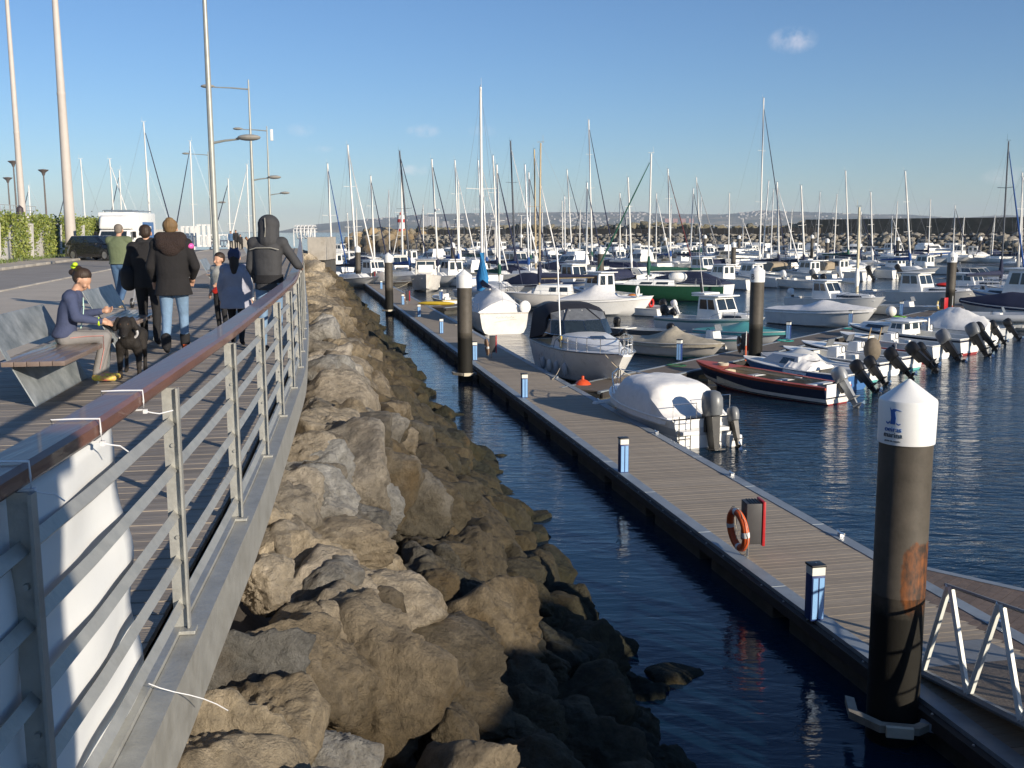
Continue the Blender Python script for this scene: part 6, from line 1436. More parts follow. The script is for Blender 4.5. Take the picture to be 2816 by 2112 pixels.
ri, hi_ = open_boat(*berth(2745, 905), R(130), 'long grey inflatable boat on the right with a white seat cover', L=7, B=2.4, H=.65, hm_=gelg, inner=deckm)
for sx in (1, -1): MB().tube([hi_.pt(i/12*.98, 1, sx, -.05) for i in range(13)], .24, 10).build('tube', gelg, ri)
# -- third pontoon: hero boats of the middle distance
O2, U2, N2 = B2
gb, hG = yacht(*berth(1800, 826), R(-78), 'dark green hulled sailing yacht with a green sail cover, stern to the right', L=11.5, B=3.2, H=1.25, mast=10.6, hm_=greenp, coverm=cv_green, jib=cv_green, mast_t=.55, r=.09, stripe=None, spreads=1)
for t in (.35, .55): fender(gb, hG.pt(t, .45, 1, .14), .75, .13)
MB().ball((.5, -1.9, 2.0), .55, .8, .5, 12, 8).build('white_bundle', cv_white, gb)
MB().box((0, -5.78, 1.0), (.5, .02, .14)).build('transom_name_plate', gel, gb)
wbl, h = yacht(*berth(1520, 852), R(-80), 'white motor sailer with a navy blue boom cover and square cabin windows, side on', L=8.6, B=2.9, H=1.15, mast=10.8, hm_=gelw, coverm=cv_navy, mastm=mastg, mast_t=.62, bottom=mat('weedy_bottom', (.09, .08, .07), .8), r=.085, spreads=1)
b, t = frustum(-1.5, 1.4, 1.0, .9, 1.2, 1.9, .3, .1, .8); MB().hexa(b, t).build('deckhouse', gel, wbl, bevel=.05); windows(wbl, faces(b, t), [('right', .08, .3, .3, .8), ('right', .4, .6, .3, .8), ('left', .4, .6, .3, .8), ('left', .7, .92, .3, .8)])
cb, h = covered_boat(*berth(1668, 866), R(112), 'white boat with a grey white tent and a round white lifebuoy hung on its bow', L=6.8, B=2.4, H=1.05, cover=cv_white, peaks=[(0, .1), (.2, .5), (.38, 1.05), (.45, .9), (.65, .2), (1, .0)], wr=.03)
MB().torus((0, 0, 0), .33, .07, axis='Y', n=22, m=8).build('lifebuoy', whitep, cb, loc=(.75, h.pt(.86, 1).y, 1.75))
pbt, h = open_boat(*berth(1745, 866), R(-50), 'small open boat with an orange sail bag and a big black outboard', L=4.6, B=1.8, H=.55, motor=blk, tilt=R(35), ms=1.2, console=False)
MB().ball((0, .2, .95), .62, .6, .55, 12, 8).build('orange_bag', orangec, pbt); MB().torus((.75, -.9, .85), .26, .08, axis='Y', n=18, m=8).build('red_ring', redc, pbt)
open_boat(*berth(1785, 862), R(-50), 'tender with a red ring tied at its stern next to the orange bag boat', L=4, B=1.6, H=.5, console=False, motor=whitep, tilt=R(30))
cruiser(*berth(1760, 800), R(60), 'grey motor cruiser with a navy tent behind the green yacht', L=9, canvas=cv_navy)
cruiser(*berth(1895, 712), R(75), 'white sports cruiser with an arched glass cabin, side on beyond the green yacht', L=9.6, B=3.2, H=1.35)
cruiser(*berth(2015, 760), R(70), 'boat under a big dark navy tent left of the pile marked C', L=9.4, B=3.1, canvas=cv_navy)
cabin_boat(*berth(1535, 745), R(100), 'white cabin boat with a sharp raked black side window behind the blue boom cover', L=8, B=2.8, H=1.1, cab=(.35, .62), ch=1.3, rake=.9)
covered_boat(*berth(1860, 790), R(105), 'pair hulled white dinghy stored beyond the green yacht', L=6.5, cover=cv_white)
open_boat(*berth(1530, 760), R(150), 'white fishing boat with an orange ring on its bow rail behind the motor sailer', L=6.5, B=2.3, H=.85, rails=True)
cruiser(*berth(2010, 690), R(80), 'white flybridge cruiser with a sloping roof, high behind the pile marked C', L=12, B=3.8, H=1.6, hard=True)
cruiser(*berth(2560, 715), R(80), 'large white cruiser with blue windows and a red mark on its stern arch', L=13, B=4, H=1.7, hard=True, stripe=cv_blue)
cruiser(*berth(2200, 770), R(75), 'speedboat under a long tan cover, roll bar at its stern', L=9.5, B=2.6, canvas=cv_tan)
cruiser(*berth(2330, 768), R(70), 'white speedboat with a tan tarp folded on its stern, right of the roll bar boat', L=8.6, B=2.5, canvas=cv_tan)
open_boat(*berth(2180, 792), R(-48), 'boat with two black outboards and a red towel over its rail', L=6.4, B=2.3, H=.8, motor=blk, tilt=R(30), ms=1.3)
# outboard sterned row along the near side of the third pontoon
row = [('white boat with a tilted black outboard and canvas roof', cabin_boat, blk), ('white cabin boat with a vertical wheelhouse door', cabin_boat, whitep), ('white open fisher with a grey engine', open_boat, cowlg), ('pilothouse boat with a dark blue side window', cabin_boat, whitep), ('white cabin boat with twin fenders', cabin_boat, blk), ('white boat with a big black tilted motor', open_boat, blk), ('cabin boat with a green side window', cabin_boat, whitep), ('white cabin boat nearest the right hand pile', cabin_boat, blk)]
for k, (lab, fn, mo) in enumerate(row):
    u = 2075+k*78; v = 797-(k*78)*.078
    x_, y_ = berth(u, v); fn(x_-2.4, y_+2.8, AFAR, '%s, %s between the two B piles' % (lab, ['first', 'second', 'third', 'fourth', 'fifth', 'sixth', 'seventh', 'last'][k]), L=7+.3*(k % 3), B=2.6, H=1.0, motor=mo, tilt=R(20+k % 3*12), ms=1.4)
# -- templates for the crowd beyond
T = []
def hide_template(r_): T.append(r_)
rgf = random.Random(5)
TX = -5000
tpl = [cabin_boat(0, 0, 0, 't', L=8, B=2.8, H=1.1, ch=1.5, rails=False)[0], cruiser(0, 0, 0, 't', L=9.5, B=3.1, H=1.3)[0], covered_boat(0, 0, 0, 't', L=7, B=2.5, H=.9, cover=cv_navy, peaks=[(0, .3), (.3, .9), (.5, .9), (1, .1)])[0], cruiser(0, 0, 0, 't', L=9, B=3, H=1.25, hard=True)[0], covered_boat(0, 0, 0, 't', L=7, B=2.5, H=.9, cover=cv_white)[0], cabin_boat(0, 0, 0, 't', L=7, B=2.6, H=1, ch=1.6, bottom=navy, stripe=bluep, rails=False)[0], open_boat(0, 0, 0, 't', L=6, B=2.2, H=.8, motor=blk, rails=True)[0]]
tdesc = ['white cabin boat', 'white motor cruiser', 'motorboat under a navy cover', 'hard topped cruiser', 'boat under a white cover', 'blue striped cabin boat', 'open motorboat']
SPOTS = []
def crowd(Bx, s0, s1, step, side, az, pname, sname, kk=5.2):
    O, U, N_ = Bx; s = s0; i = 0
    while s < s1:
        p = O+U*s+N_*(kk*side); k = rgf.randrange(7)
        if abs((p.x)/max(p.y, 1)) < .56:
            used = any((Vector((q.x, q.y, 0))-Vector((p.x, p.y, 0))).length < (4.6 if Bx in (B1, B2) else 2.9) for q in SPOTS)
            if not used:
                c_ = copy_tree(tpl[k]); c_.location = (p.x, p.y, 0); c_.rotation_euler = (0, 0, -(az+R(rgf.uniform(-4, 4)))); sc = rgf.uniform(.95, 1.2); c_.scale = (sc,)*3
                c_['label'] = '%s, %s from the left, %s side of the %s' % (tdesc[k], ORD(i), sname, pname); c_['group'] = 'boats crowded on the far pontoons'; SPOTS.append(p)
        s += step*rgf.uniform(.92, 1.1); i += 1
def ORD(i): 
    i += 1; return '%d%s' % (i, 'th' if 10 <= i % 100 <= 20 else {1: 'st', 2: 'nd', 3: 'rd'}.get(i % 10, 'th'))
for o in list(bpy.data.objects):
    if o.get('category') and o.parent is None and ('boat' in o.name or 'yacht' in o.name or 'cruiser' in o.name) and o.get('label') != 't': SPOTS.append(o.location.copy())
crowd(B1, 33, 80, 3.3, -1, R(143), 'second pontoon', 'far', 4.2)
crowd(B1, 34.8, 80, 2.8, 1, AFAR, 'second pontoon', 'near', 4.2)
crowd(B2, 9, 70, 3.3, -1, R(143), 'third pontoon', 'far')
crowd(B2, 4, 40, 3.7, 1, AFAR, 'third pontoon', 'near')
crowd(B3, 6, 84, 3.3, 1, AFAR, 'fourth pontoon', 'near')
crowd(B3, 4, 90, 3.3, -1, R(143), 'fourth pontoon', 'far')
crowd(B4, 0, 80, 3.4, 1, AFAR, 'fifth pontoon', 'near'); crowd(B4, 0, 80, 3.4, -1, R(143), 'fifth pontoon', 'far')
crowd(((Vector((-34, 150, 0))), Vector((math.sin(R(52)), math.cos(R(52)), 0)), Vector((math.cos(R(52)), -math.sin(R(52)), 0))), 0, 60, 4.2, 1, AFAR, 'breakwater head pontoon', 'near', 2)
def kill(o):
    for c_ in kids(o): kill(c_)
    bpy.data.objects.remove(o)
crowd((bwA+bn*19, bd, bn), 4, 150, 3.9, 1, math.atan2(-bn.x, -bn.y), 'breakwater pontoon', 'harbour', 0)
crowd((bwA+bn*30, bd, bn), 0, 150, 3.9, 1, math.atan2(bn.x, bn.y), 'breakwater pontoon', 'outer', 0)
for t_ in tpl: kill(t_)
strip(-1, 1, .3, .5, 'deck', MATS['branch_deck'], 0, 165, (lambda o: (o.__setitem__('kind', 'structure'), o)[1])(link(bpy.data.objects.new('breakwater_pontoon', None))), bwA+bn*24.5, bd, 8, .02)
xr = random.Random(77); k = 0
for i in range(30):
    u = 940+i*62+xr.uniform(-22, 22); d = xr.uniform(140, 195); p = PY(u, 660, d); hgt = xr.uniform(6.5, 10.5)
    yacht(p.x, d, R(xr.choice((141, -39))), 'small far yacht with a bare mast, %s from the left of the low masts' % ORD(i), L=7.5, B=2.4, H=.8, mast=hgt, coverm=xr.choice([cv_navy, cv_white, None]), jib=xr.choice([cv_navy, cv_white, None, None]), mastm=xr.choice([alumw, alum]), spreads=1, detail=False, r=.1, group='small yachts on the far pontoons')
# -- sailing yachts whose masts stand against the sky: (top u, v, base u, v, distance, jib, mast)
ML = [
 (899, 449, 909, 683, 118, cv_blue, alumw, 'with a blue furled jib leaning right, leftmost mast over the harbour'), (955, 398, 976, 698, 112, cv_white, alumw, 'with a white furled jib, second tall mast from the left'),
 (1018, 483, 1026, 683, 125, cv_navy, alumw, 'short white mast left of the lighthouse'), (1098, 414, 1121, 686, 118, cv_navy, mastd, 'dark leaning mast in front of the lighthouse'), (1100, 443, 1103, 683, 128, None, alumw, 'thin white mast touching the lighthouse'),
 (1186, 437, 1200, 698, 115, cv_navy, alumw, 'mast with a radar dome right of the tower blocks'), (1249, 440, 1257, 670, 140, cv_white, alumw, 'mast left of the tallest mast'), (1258, 495, 1260, 670, 150, None, alumw, 'short mast close left of the tallest mast'),
 (1313, 440, 1321, 650, 150, None, alum, 'grey mast just behind the tallest mast'), (1322, 443, 1335, 695, 120, cv_white, alum, 'grey mast right of the tallest mast with a white furled jib'), (1354, 427, 1364, 700, 118, None, alumw, 'tall white mast in the centre pair, left one'),
 (1364, 452, 1370, 772, 93, cv_navy, alumw, 'white mast in the centre pair, right one'), (1401, 387, 1411, 690, 122, cv_white, mastd, 'dark blue mast with a white furled jib'), (1442, 452, 1450, 700, 118, None, alum, 'thin grey mast left of the gold mast'), (1452, 473, 1456, 690, 128, cv_navy, alum, 'thin mast hidden behind the gold mast'), (1466, 410, 1468, 690, 124, cv_white, mastg, 'second gold mast with a white jib'),
 (1558, 466, 1568, 658, 170, cv_navy, alumw, 'mast with a dark jib right of the settlement on the hill'), (1551, 538, 1551, 683, 150, None, alum, 'short thin mast before the hill houses'), (1616, 329, 1623, 673, 150, cv_navy, alumw, 'very tall mast with three pairs of spreaders'), (1612, 501, 1608, 701, 120, cv_navy, alum, 'short mast beside the very tall one'),
 (1726, 487, 1733, 698, 125, None, alumw, 'slender mast left of the green yacht'), (1835, 464, 1840, 676, 150, mat('dark_red_canvas', (.12, .02, .02), .8), alumw, 'mast with a dark red furled jib'), (1914, 487, 1923, 664, 175, cv_grey, alumw, 'mast with a striped grey jib'), (1904, 517, 1894, 686, 150, cv_navy, alum, 'short mast tilted to the right'),
 (2096, 269, 2084, 673, 150, cv_navy, alumw, 'tallest mast on the right half, with a long thin forestay'), (2110, 495, 2094, 673, 165, None, alum, 'short tilted mast beside the tall right mast'), (2136, 500, 2139, 720, 122, cv_white, alumw, 'mast with a white jib right of the tall right mast'), (2203, 509, 2210, 720, 120, None, alumw, 'mast over the navy canopied cruisers'),
 (2324, 469, 2330, 695, 150, None, alumw, 'thin mast left of the cream one'), (2394, 527, 2397, 695, 150, None, alumw, 'mast right of the cream one'), (2489, 469, 2501, 720, 125, None, alumw, 'mast over the large blue windowed cruiser'), (2809, 474, 2803, 707, 140, cv_blue, alumw, 'white mast at the very right edge')]
for k, (u0, v0, u1, v1, d, jb, mm, lab) in enumerate(ML):
    bb = PY(u1, v1, d); tp = PY(u0, v0, d); hgt = tp.z-1.45; true_v = 1.4
    az = R(-40) if jb and k % 3 else R(142)
    if jb: az = R(140 if 'left' not in lab else 142)
    lean = 0
    b0 = bb+(tp-bb)*((1.4-bb.z)/(tp.z-bb.z)); dx = tp.x-b0.x
    L_y = min(12, max(7, hgt*.78)); ylen = L_y*(.58-.5)
    fx, fy = math.sin(az), math.cos(az)
    r_, hh_ = yacht(b0.x-fx*ylen*.6, d-fy*ylen*.6, az, 'sailing yacht, '+lab, L=L_y, B=L_y*.31, H=.95, mast=hgt, coverm=rgf.choice([cv_navy, cv_blue, cv_white, cv_green, cv_navy, None]), jib=jb, mastm=mm, spreads=3 if 'three pairs' in lab else rgf.choice((1, 2)), detail=False, r=.12, lean=0, radar='radar' in lab, group='sailing yachts in the harbour')
    r_.rotation_mode = 'XYZ'
    # true lean of the mast seen in the photo: the boat heels a touch
    heel = math.atan2(dx, hgt); q = Matrix.Rotation(heel, 4, 'Y') @ Matrix.Rotation(-az, 4, 'Z'); r_.rotation_euler = q.to_euler(); 
# masts beyond the promenade at the left: boats of the neighbouring basin
for k, (u0, v0, u1, v1, d, jb, lab) in enumerate([(215, 435, 222, 602, 125, None, 'leftmost tall mast beyond the promenade wall'), (207, 513, 205, 595, 130, cv_navy, 'short mast beside the leftmost tall one'), (293, 435, 301, 600, 125, cv_white, 'mast with a white jib over the motorhome roof'), (348, 466, 353, 600, 128, cv_navy, 'mast with a dark jib over the motorhome'), (380, 333, 397, 610, 120, cv_navy, 'highest mast beyond the promenade, long navy jib to the right'), (422, 468, 430, 610, 130, None, 'thin mast right of the motorhome'), (551, 386, 551, 618, 120, cv_navy, 'mast left of the lamp column with a navy jib'), (98, 508, 103, 600, 130, cv_navy, 'low mast between the pale masts'), (575, 490, 640, 650, 120, cv_navy, 'navy furled stay right of the lamp column'), (700, 450, 702, 620, 122, cv_white, 'mast behind the second lamp column with a white jib')]):
    bb = PY(u1, v1, d); tp = PY(u0, v0, d); hgt = tp.z-1.45; b0 = PY(u0+(u1-u0)*1.15, 690, d)
    yacht(b0.x, d, R(75 if k in (0, 4, 2) else -80), 'sailboat in the basin behind, '+lab, L=9, B=2.8, H=.9, mast=hgt, jib=jb, detail=False, r=.09, coverm=None, spreads=1, group='sailboats beyond the promenade')
# ================================================================= PEOPLE AND THE DOG
skin = mat('skin', (.52, .30, .20), .55, var=.08); hair_b = mat('dark_brown_hair', (.035, .02, .012), .6, var=.4, bump=.5, bscale=30, stretch=(1, 1, .2)); hair_bl = mat('blonde_hair', (.20, .125, .055), .7, var=.6, bump=.5, bscale=30, stretch=(1, 1, .2)); hair_g = mat('grey_hair', (.2, .17, .14), .8, var=.4)
jeans = mat('light_jeans', (.17, .27, .40), .85, var=.2, bump=.4, bscale=20); jeansd = mat('blue_jeans', (.06, .12, .22), .85, var=.2, bump=.4, bscale=20)
blackcl = mat('black_cloth', (.012, .012, .014), .85, var=.3, bump=.5, bscale=12); blackq = mat('black_quilted', (.013, .012, .013), .9, var=.3, bump=.7, bscale=9)
def capsule(m, a, b, r0, r1, n=12):
    a, b = Vector(a), Vector(b); d = (b-a)
    if d.length < 1e-4: m.ball(a, r0, n=n); return
    pts = [a, b]; m.tube(pts, [r0, r1], n); m.ball(a, r0, n=n); m.ball(b, r1, n=n)
def organic(name, prims, voxel, mt_, parent, smooth_it=4, **t):
    m = MB()
    for p in prims:
        if len(p) == 4: capsule(m, *p)
        elif len(p) == 2 and isinstance(p[0], str): m.grid(p[1]); m.add(p[1][0], [tuple(range(len(p[1][0])))]); m.add(p[1][-1], [tuple(range(len(p[1][-1])))])
        elif len(p) == 2: m.ball(p[0], *p[1])
        else: m.lathe(*p[1:])
    me = bpy.data.meshes.new(name); me.from_pydata(m.v, [], m.f); tmp = link(bpy.data.objects.new(name+'_tmp', me))
    md = tmp.modifiers.new('r', 'REMESH'); md.mode = 'VOXEL'; md.voxel_size = voxel; md.use_smooth_shade = True
    ms = tmp.modifiers.new('s', 'SMOOTH'); ms.iterations = smooth_it; ms.factor = .5
    dg = bpy.context.evaluated_depsgraph_get(); dg.update(); me2 = bpy.data.meshes.new_from_object(tmp.evaluated_get(dg)); bpy.data.objects.remove(tmp)
    me2.materials.clear(); me2.materials.append(mt_); me2.shade_smooth(); me2.name = name
    o = link(bpy.data.objects.new(name, me2))
    if parent is not None: o.parent = parent; CH.setdefault(parent.name, []).append(o)
    if t: tag(o, **t)
    return o
def V(*a): return Vector(a)
def skeleton(h, pose):
    k = h/1.72; J = dict(pelvis=V(0, 0, .93), chest=V(0, 0, 1.28), neck=V(0, 0, 1.46), head=V(0, .01, 1.60), shL=V(-.18, 0, 1.40), shR=V(.18, 0, 1.40), elL=V(-.24, -.02, 1.12), elR=V(.24, -.02, 1.12), wrL=V(-.25, .06, .88), wrR=V(.25, .06, .88), hipL=V(-.09, 0, .90), hipR=V(.09, 0, .90), knL=V(-.10, .02, .49), knR=V(.10, .02, .49), anL=V(-.10, -.02, .09), anR=V(.10, -.02, .09), toL=V(-.11, .15, .03), toR=V(.11, .15, .03))
    J.update(pose); return {n: v*k for n, v in J.items()}, k
def hand(prims, wr, el, k, side, curl=.5):
    d = (wr-el).normalized(); s = d.cross(V(0, 1, 0)); s = s.normalized() if s.length > .1 else V(1, 0, 0); n = d.cross(s).normalized(); palm = wr+d*.055*k
    prims.append((wr, palm, .026*k, .03*k)); prims.append((palm-s*.02*k, palm+s*.02*k, .02*k, .02*k))
    for i, ln in enumerate((.068, .078, .072, .055)):
        b = palm+s*(.03-.02*i)*k+d*.025*k; mdp = b+d*ln*.5*k+n*.01*k*curl; e = mdp+(d*(1-curl*.7)+n*curl).normalized()*ln*.5*k; prims.append((b, mdp, .0095*k, .009*k)); prims.append((mdp, e, .009*k, .0075*k))
    t0 = wr+d*.025*k+s*.025*k*side; t1 = t0+(d*.6+s*side*.7).normalized()*.035*k; prims.append((t0, t1, .012*k, .01*k)); prims.append((t1, t1+(d+n*.3).normalized()*.03*k, .0105*k, .0085*k))
def headprims(hd, k, face, tilt=V(0, 0, -1)):
    k = k*(1.0+max(0, .95-k)*1.2)
    # face: unit direction the face looks in
    up = (V(0, 0, 1)-face*face.z).normalized(); rt = face.cross(up).normalized(); c = hd; pr = []
    pr.append((c+up*.035*k-face*.012*k, (.078*k, .092*k, .088*k))); pr.append((c-face*.02*k+up*.03*k, c+face*.018*k+up*.02*k, .078*k, .076*k)); pr.append((c+face*.02*k-up*.01*k, c+face*.042*k-up*.075*k, .06*k, .034*k))   # skull, brow, jaw
    pr.append((c+face*.082*k+up*.012*k, c+face*.108*k-up*.028*k, .010*k, .016*k))     # nose
    pr.append((c+face*.078*k-up*.058*k-rt*.015*k, c+face*.078*k-up*.058*k+rt*.015*k, .012*k, .012*k))  # lips
    for s_ in (1, -1): pr.append((c+rt*s_*.078*k+up*.018*k, c+rt*s_*.082*k-up*.018*k, .014*k, .011*k)); pr.append((c+face*.07*k+rt*s_*.04*k-up*.02*k, c+face*.068*k+rt*s_*.035*k-up*.03*k, .02*k, .02*k))
    return pr, up, rt
def person(x, y, face_az, h, lab, pose, top, topm, legm, hairm, hairstyle='short', shoe=None, voxel=.013, face=None, hood=None, coat=0, sleeves=None, hands=True, z=DZ, bulk=1.0, group=None, flare=.0, hat=None, vox_body=.009):
    r_ = empty('person', (x, y, z), -face_az, lab, 'person', group); J, k = skeleton(h, pose); f = (face or V(0, 1, -.05)).normalized()
    pr, up, rt = headprims(J['head'], k, f)
    pr.append((J['chest'], J['neck'], .09*k, .055*k)); pr.append((J['neck'], J['head']-up*.04*k, .05*k, .052*k))
    for s in 'LR':
        pr += [(J['sh'+s], J['el'+s], .045*k, .036*k), (J['el'+s], J['wr'+s], .036*k, .026*k), (J['hip'+s], J['kn'+s], .075*k, .05*k), (J['kn'+s], J['an'+s], .05*k, .036*k), (J['an'+s], J['to'+s], .034*k, .025*k), (J['neck'], J['sh'+s], .05*k, .05*k)]
        if hands: hand(pr, J['wr'+s], J['el'+s], k, 1 if s == 'L' else -1)
    pr += [(J['pelvis'], J['chest'], .1*k, .11*k), (J['hipL'], J['hipR'], .09*k, .09*k)]
    body = organic('body', pr, vox_body, skin, r_, 2)
    fc = J['head']
    for s_ in (1, -1): MB().ball(fc+f*.082*k+rt*s_*.031*k+up*.012*k, .010*k, n=8, m=6).build('eye', mat('eye_dark', (.03, .02, .015), .2), r_)
    # trousers
    tr = [(J['pelvis'], J['pelvis']+V(0, 0, .08*k), .10*k*(1 if coat else bulk), .095*k*(1 if coat else bulk))]
    for s in 'LR': tr += [(J['hip'+s], J['kn'+s], .095*k*bulk**.5, .066*k), (J['kn'+s], J['an'+s]+V(0, 0, .02*k), .066*k, .052*k), (J['pelvis'], J['hip'+s], .11*k, .1*k)]
    organic('trousers', tr, voxel, legm, r_, 3)
    # top
    tp = []; c = .02
    bt = J['pelvis']+V(0, 0, .06*k-coat*k); half = .075*bulk
    secs = []; hem = J['pelvis']+V(0, 0, (.0-coat)*k)
    for (c_, rx, ry) in [(hem, .185+flare, .135+flare), (J['pelvis']+V(0, 0, .04*k), .18, .132), (J['pelvis'].lerp(J['chest'], .45), .168, .122), (J['chest']+V(0, 0, .0), .19, .13), (J['chest'].lerp(J['neck'], .45), .195, .118), (J['chest'].lerp(J['neck'], .8), .13, .09), (J['neck']+V(0, 0, .02*k), .075, .075)]:
        wob = .012*math.sin(c_.z*37)
        secs.append([c_+V((rx*bulk**.8+wob)*k*math.copysign(abs(math.cos(a))**.85, math.cos(a)), (ry*bulk**.8+wob)*k*math.sin(a), 0) for a in [2*math.pi*q_/24 for q_ in range(25)]])
    tp.append(('loft', secs))
    tp += [(J['shL'], J['shR'], .085*k*bulk**.6, .085*k*bulk**.6), (J['chest'], J['neck']-V(0, 0, .03*k), .11*k, .075*k)]
    for s in 'LR':
        tp += [(J['sh'+s], J['el'+s], .07*k*bulk**.6, .058*k*bulk**.6), (J['el'+s], J['wr'+s]-(J['wr'+s]-J['el'+s]).normalized()*.01, .058*k*bulk**.6, .042*k)] if not sleeves else []
    organic(top, tp, voxel, topm, r_, 4)
    if sleeves:
        sl_ = []
        for s in 'LR': sl_ += [(J['sh'+s]+V(0, 0, -.01), J['el'+s], .066*k, .058*k), (J['el'+s], J['wr'+s], .058*k, .042*k)]
        organic('sleeves', sl_, voxel, sleeves, r_, 4)
    # hair
    k0 = k; k = k*(1.0+max(0, .95-k)*1.2)
    hd = J['head']; hp = [(hd+up*.055*k-f*.022*k, (.087*k, .098*k, .082*k)), (hd+up*.02*k-f*.045*k, (.08*k, .07*k, .085*k))]
    if hairstyle == 'bun': hp.append((hd+up*.115*k-f*.07*k, (.055*k, .05*k, .038*k))); hp.append((hd+up*.05*k-f*.03*k, (.098*k, .1*k, .09*k)))
    if hairstyle == 'long': hp.append((hd-f*.055*k, hd-f*.07*k-up*.2*k, .075*k, .06*k))
    if hairstyle == 'ponytail': hp.append((hd+up*.10*k-f*.09*k, hd+up*.02*k-f*.13*k, .03*k, .035*k))
    if hairstyle != 'none': organic('hair', hp, .009, hairm, r_, 2)
    if hood: organic('hood', [(hd+up*.035*k-f*.03*k, (.142*k, .14*k, .132*k)), (hd+up*.03*k-f*.03*k, hd-up*.17*k-f*.05*k, .135*k, .14*k), (hd+up*.09*k-f*.03*k, hd+up*.125*k-f*.09*k, .06*k, .03*k)], voxel, hood, r_, 3)
    if hat: organic('hat', [(hd+up*.06*k-f*.015*k, (.098*k, .108*k, .088*k)), (hd+up*.02*k-f*.05*k, (.092*k, .075*k, .07*k)), (hd+up*.15*k-rt*.05*k, hd+up*.11*k-rt*.04*k, .018*k, .02*k), (hd+up*.15*k+rt*.05*k, hd+up*.11*k+rt*.04*k, .018*k, .02*k)], .01, hat, r_, 2)
    shm = shoe or blackcl; k = k0
    for s in 'LR': 
        a_, t_ = J['an'+s], J['to'+s]; organic('shoe', [(a_-V(0, .02*k, .035*k), t_+V(0, 0, .012*k), .043*k, .036*k), (a_, a_-V(0, 0, .03*k), .046*k, .045*k)], .009, shm, r_, 2)
    return r_, J, k
W1 = dict(knL=V(-.10, .12, .50), anL=V(-.10, .16, .10), toL=V(-.11, .31, .04), knR=V(.10, -.02, .48), anR=V(.10, -.24, .14), toR=V(.11, -.10, .035))
W2 = dict(knR=V(.10, .10, .50), anR=V(.10, .12, .10), toR=V(.12, .28, .04), knL=V(-.10, .0, .48), anL=V(-.10, -.2, .13), toL=V(-.11, -.06, .035))
# woman in the black parka
wa, J, k = person(-4.33, 13.3, R(-12), 1.70, 'woman in a long black parka and light jeans walking away, pink glint at her shoulder', {**W2, 'elR': V(.29, -.06, 1.13), 'wrR': V(.24, .10, .98), 'elL': V(-.27, 0, 1.13), 'wrL': V(-.25, .12, .95)}, 'parka', blackq, jeans, hair_bl, 'bun', coat=.17, bulk=1.2, flare=.02, shoe=blackcl)
organic('fur_collar', [(V(-.12, -.06, 1.47), V(.12, -.06, 1.47), .085, .085), (V(-.10, -.10, 1.40), V(.10, -.10, 1.40), .09, .09), (V(0, -.13, 1.34), (.13, .07, .1))], .012, mat('dark_fur', (.03, .018, .015), .95, bump=1, bscale=60), wa, 2)
MB().ball((0, 0, 0), .05, .07, .045, 12, 8).build('pink_glint', mat('glossy_pink', (.75, .12, .4), .15, coat=1), wa, loc=(.235, -.02, 1.37)); MB().box((0, 0, 0), (.05, .03, .05)).build('orange_tab', orange, wa, loc=(.12, -.12, .1))  # small glossy ball stands in for a pink glint at the shoulder
for s_, sx, yy in (('L', -.10, -.2), ('R', .10, .12)): organic('boot', [(V(sx, yy, .12), V(sx, yy, .22), .062, .066)], .011, blackcl, wa, 2)
wb_, J, k = person(-5.0, 14.3, R(-14), 1.64, 'woman all in black with a shoulder bag, walking left of the parka woman', {**W1, 'elL': V(-.28, .02, 1.12), 'wrL': V(-.24, .16, 1.0)}, 'jacket', blackq, blackcl, hair_b, 'short', coat=.1, bulk=1.2, hood=None)
organic('scarf', [(V(-.07, .02, 1.40), V(.07, .02, 1.40), .08, .08)], .012, blackcl, wb_, 2); organic('shoulder_bag', [(V(-.26, -.02, 1.0), V(-.25, .02, .86), .1, .11)], .014, blackcl, wb_, 3)
# older man with the pushchair
om, J, k = person(-7.85, 20.9, R(-2), 1.70, 'older man in a green quilted vest and jeans, striding behind a pushchair', {**W1, 'knR': V(.10, -.08, .50), 'anR': V(.12, -.42, .22), 'toR': V(.14, -.36, .08), 'elL': V(-.24, .16, 1.14), 'wrL': V(-.18, .40, 1.08), 'elR': V(.24, .16, 1.14), 'wrR': V(.18, .40, 1.08), 'head': V(0, .05, 1.60)}, 'vest', mat('green_quilt', (.12, .15, .08), .8, bump=.6, bscale=10), jeansd, hair_g, 'short', sleeves=mat('dark_knit', (.02, .022, .02), .9), bulk=1.22, shoe=mat('tan_shoe', (.35, .28, .18), .7))
ps = empty('pushchair', (-7.6, 21.7, DZ), R(2), 'dark pushchair pushed by the man in the green vest', 'pushchair')
m = MB(); 
for sx in (-.24, .24): m.tube([(sx, -.3, 1.05), (sx, .35, .18)], .014, 6).tube([(sx, -.25, .12), (sx, .2, .75)], .014, 6).tube([(sx, -.25, .12), (sx, .4, .12)], .012, 6)
m.tube([(-.24, -.3, 1.05), (.24, -.3, 1.05)], .018, 6); m.build('frame', alum, ps)
for sx in (-.26, .26):
    for yy in (-.25, .4): w_ = MB().torus((sx, yy, .1), .085, .022, axis='X', n=18, m=8).build('wheel', blk, ps); MB().lathe([(.03, -.012), (.03, .012)], (sx, yy, .1), n=10, axis='X').build('hub', alum, w_)
organic('seat', [(V(-.15, .0, .38), V(.15, .0, .38), .12, .12), (V(-.15, -.12, .7), V(.15, -.12, .7), .09, .09), (V(0, .1, .35), V(0, -.12, .75), .14, .12)], .015, mat('navy_fabric', (.02, .025, .05), .8), ps, 3)
MB().ball((0, -.02, .95), .26, .26, .16, 14, 8).build('hood', blackcl, ps)
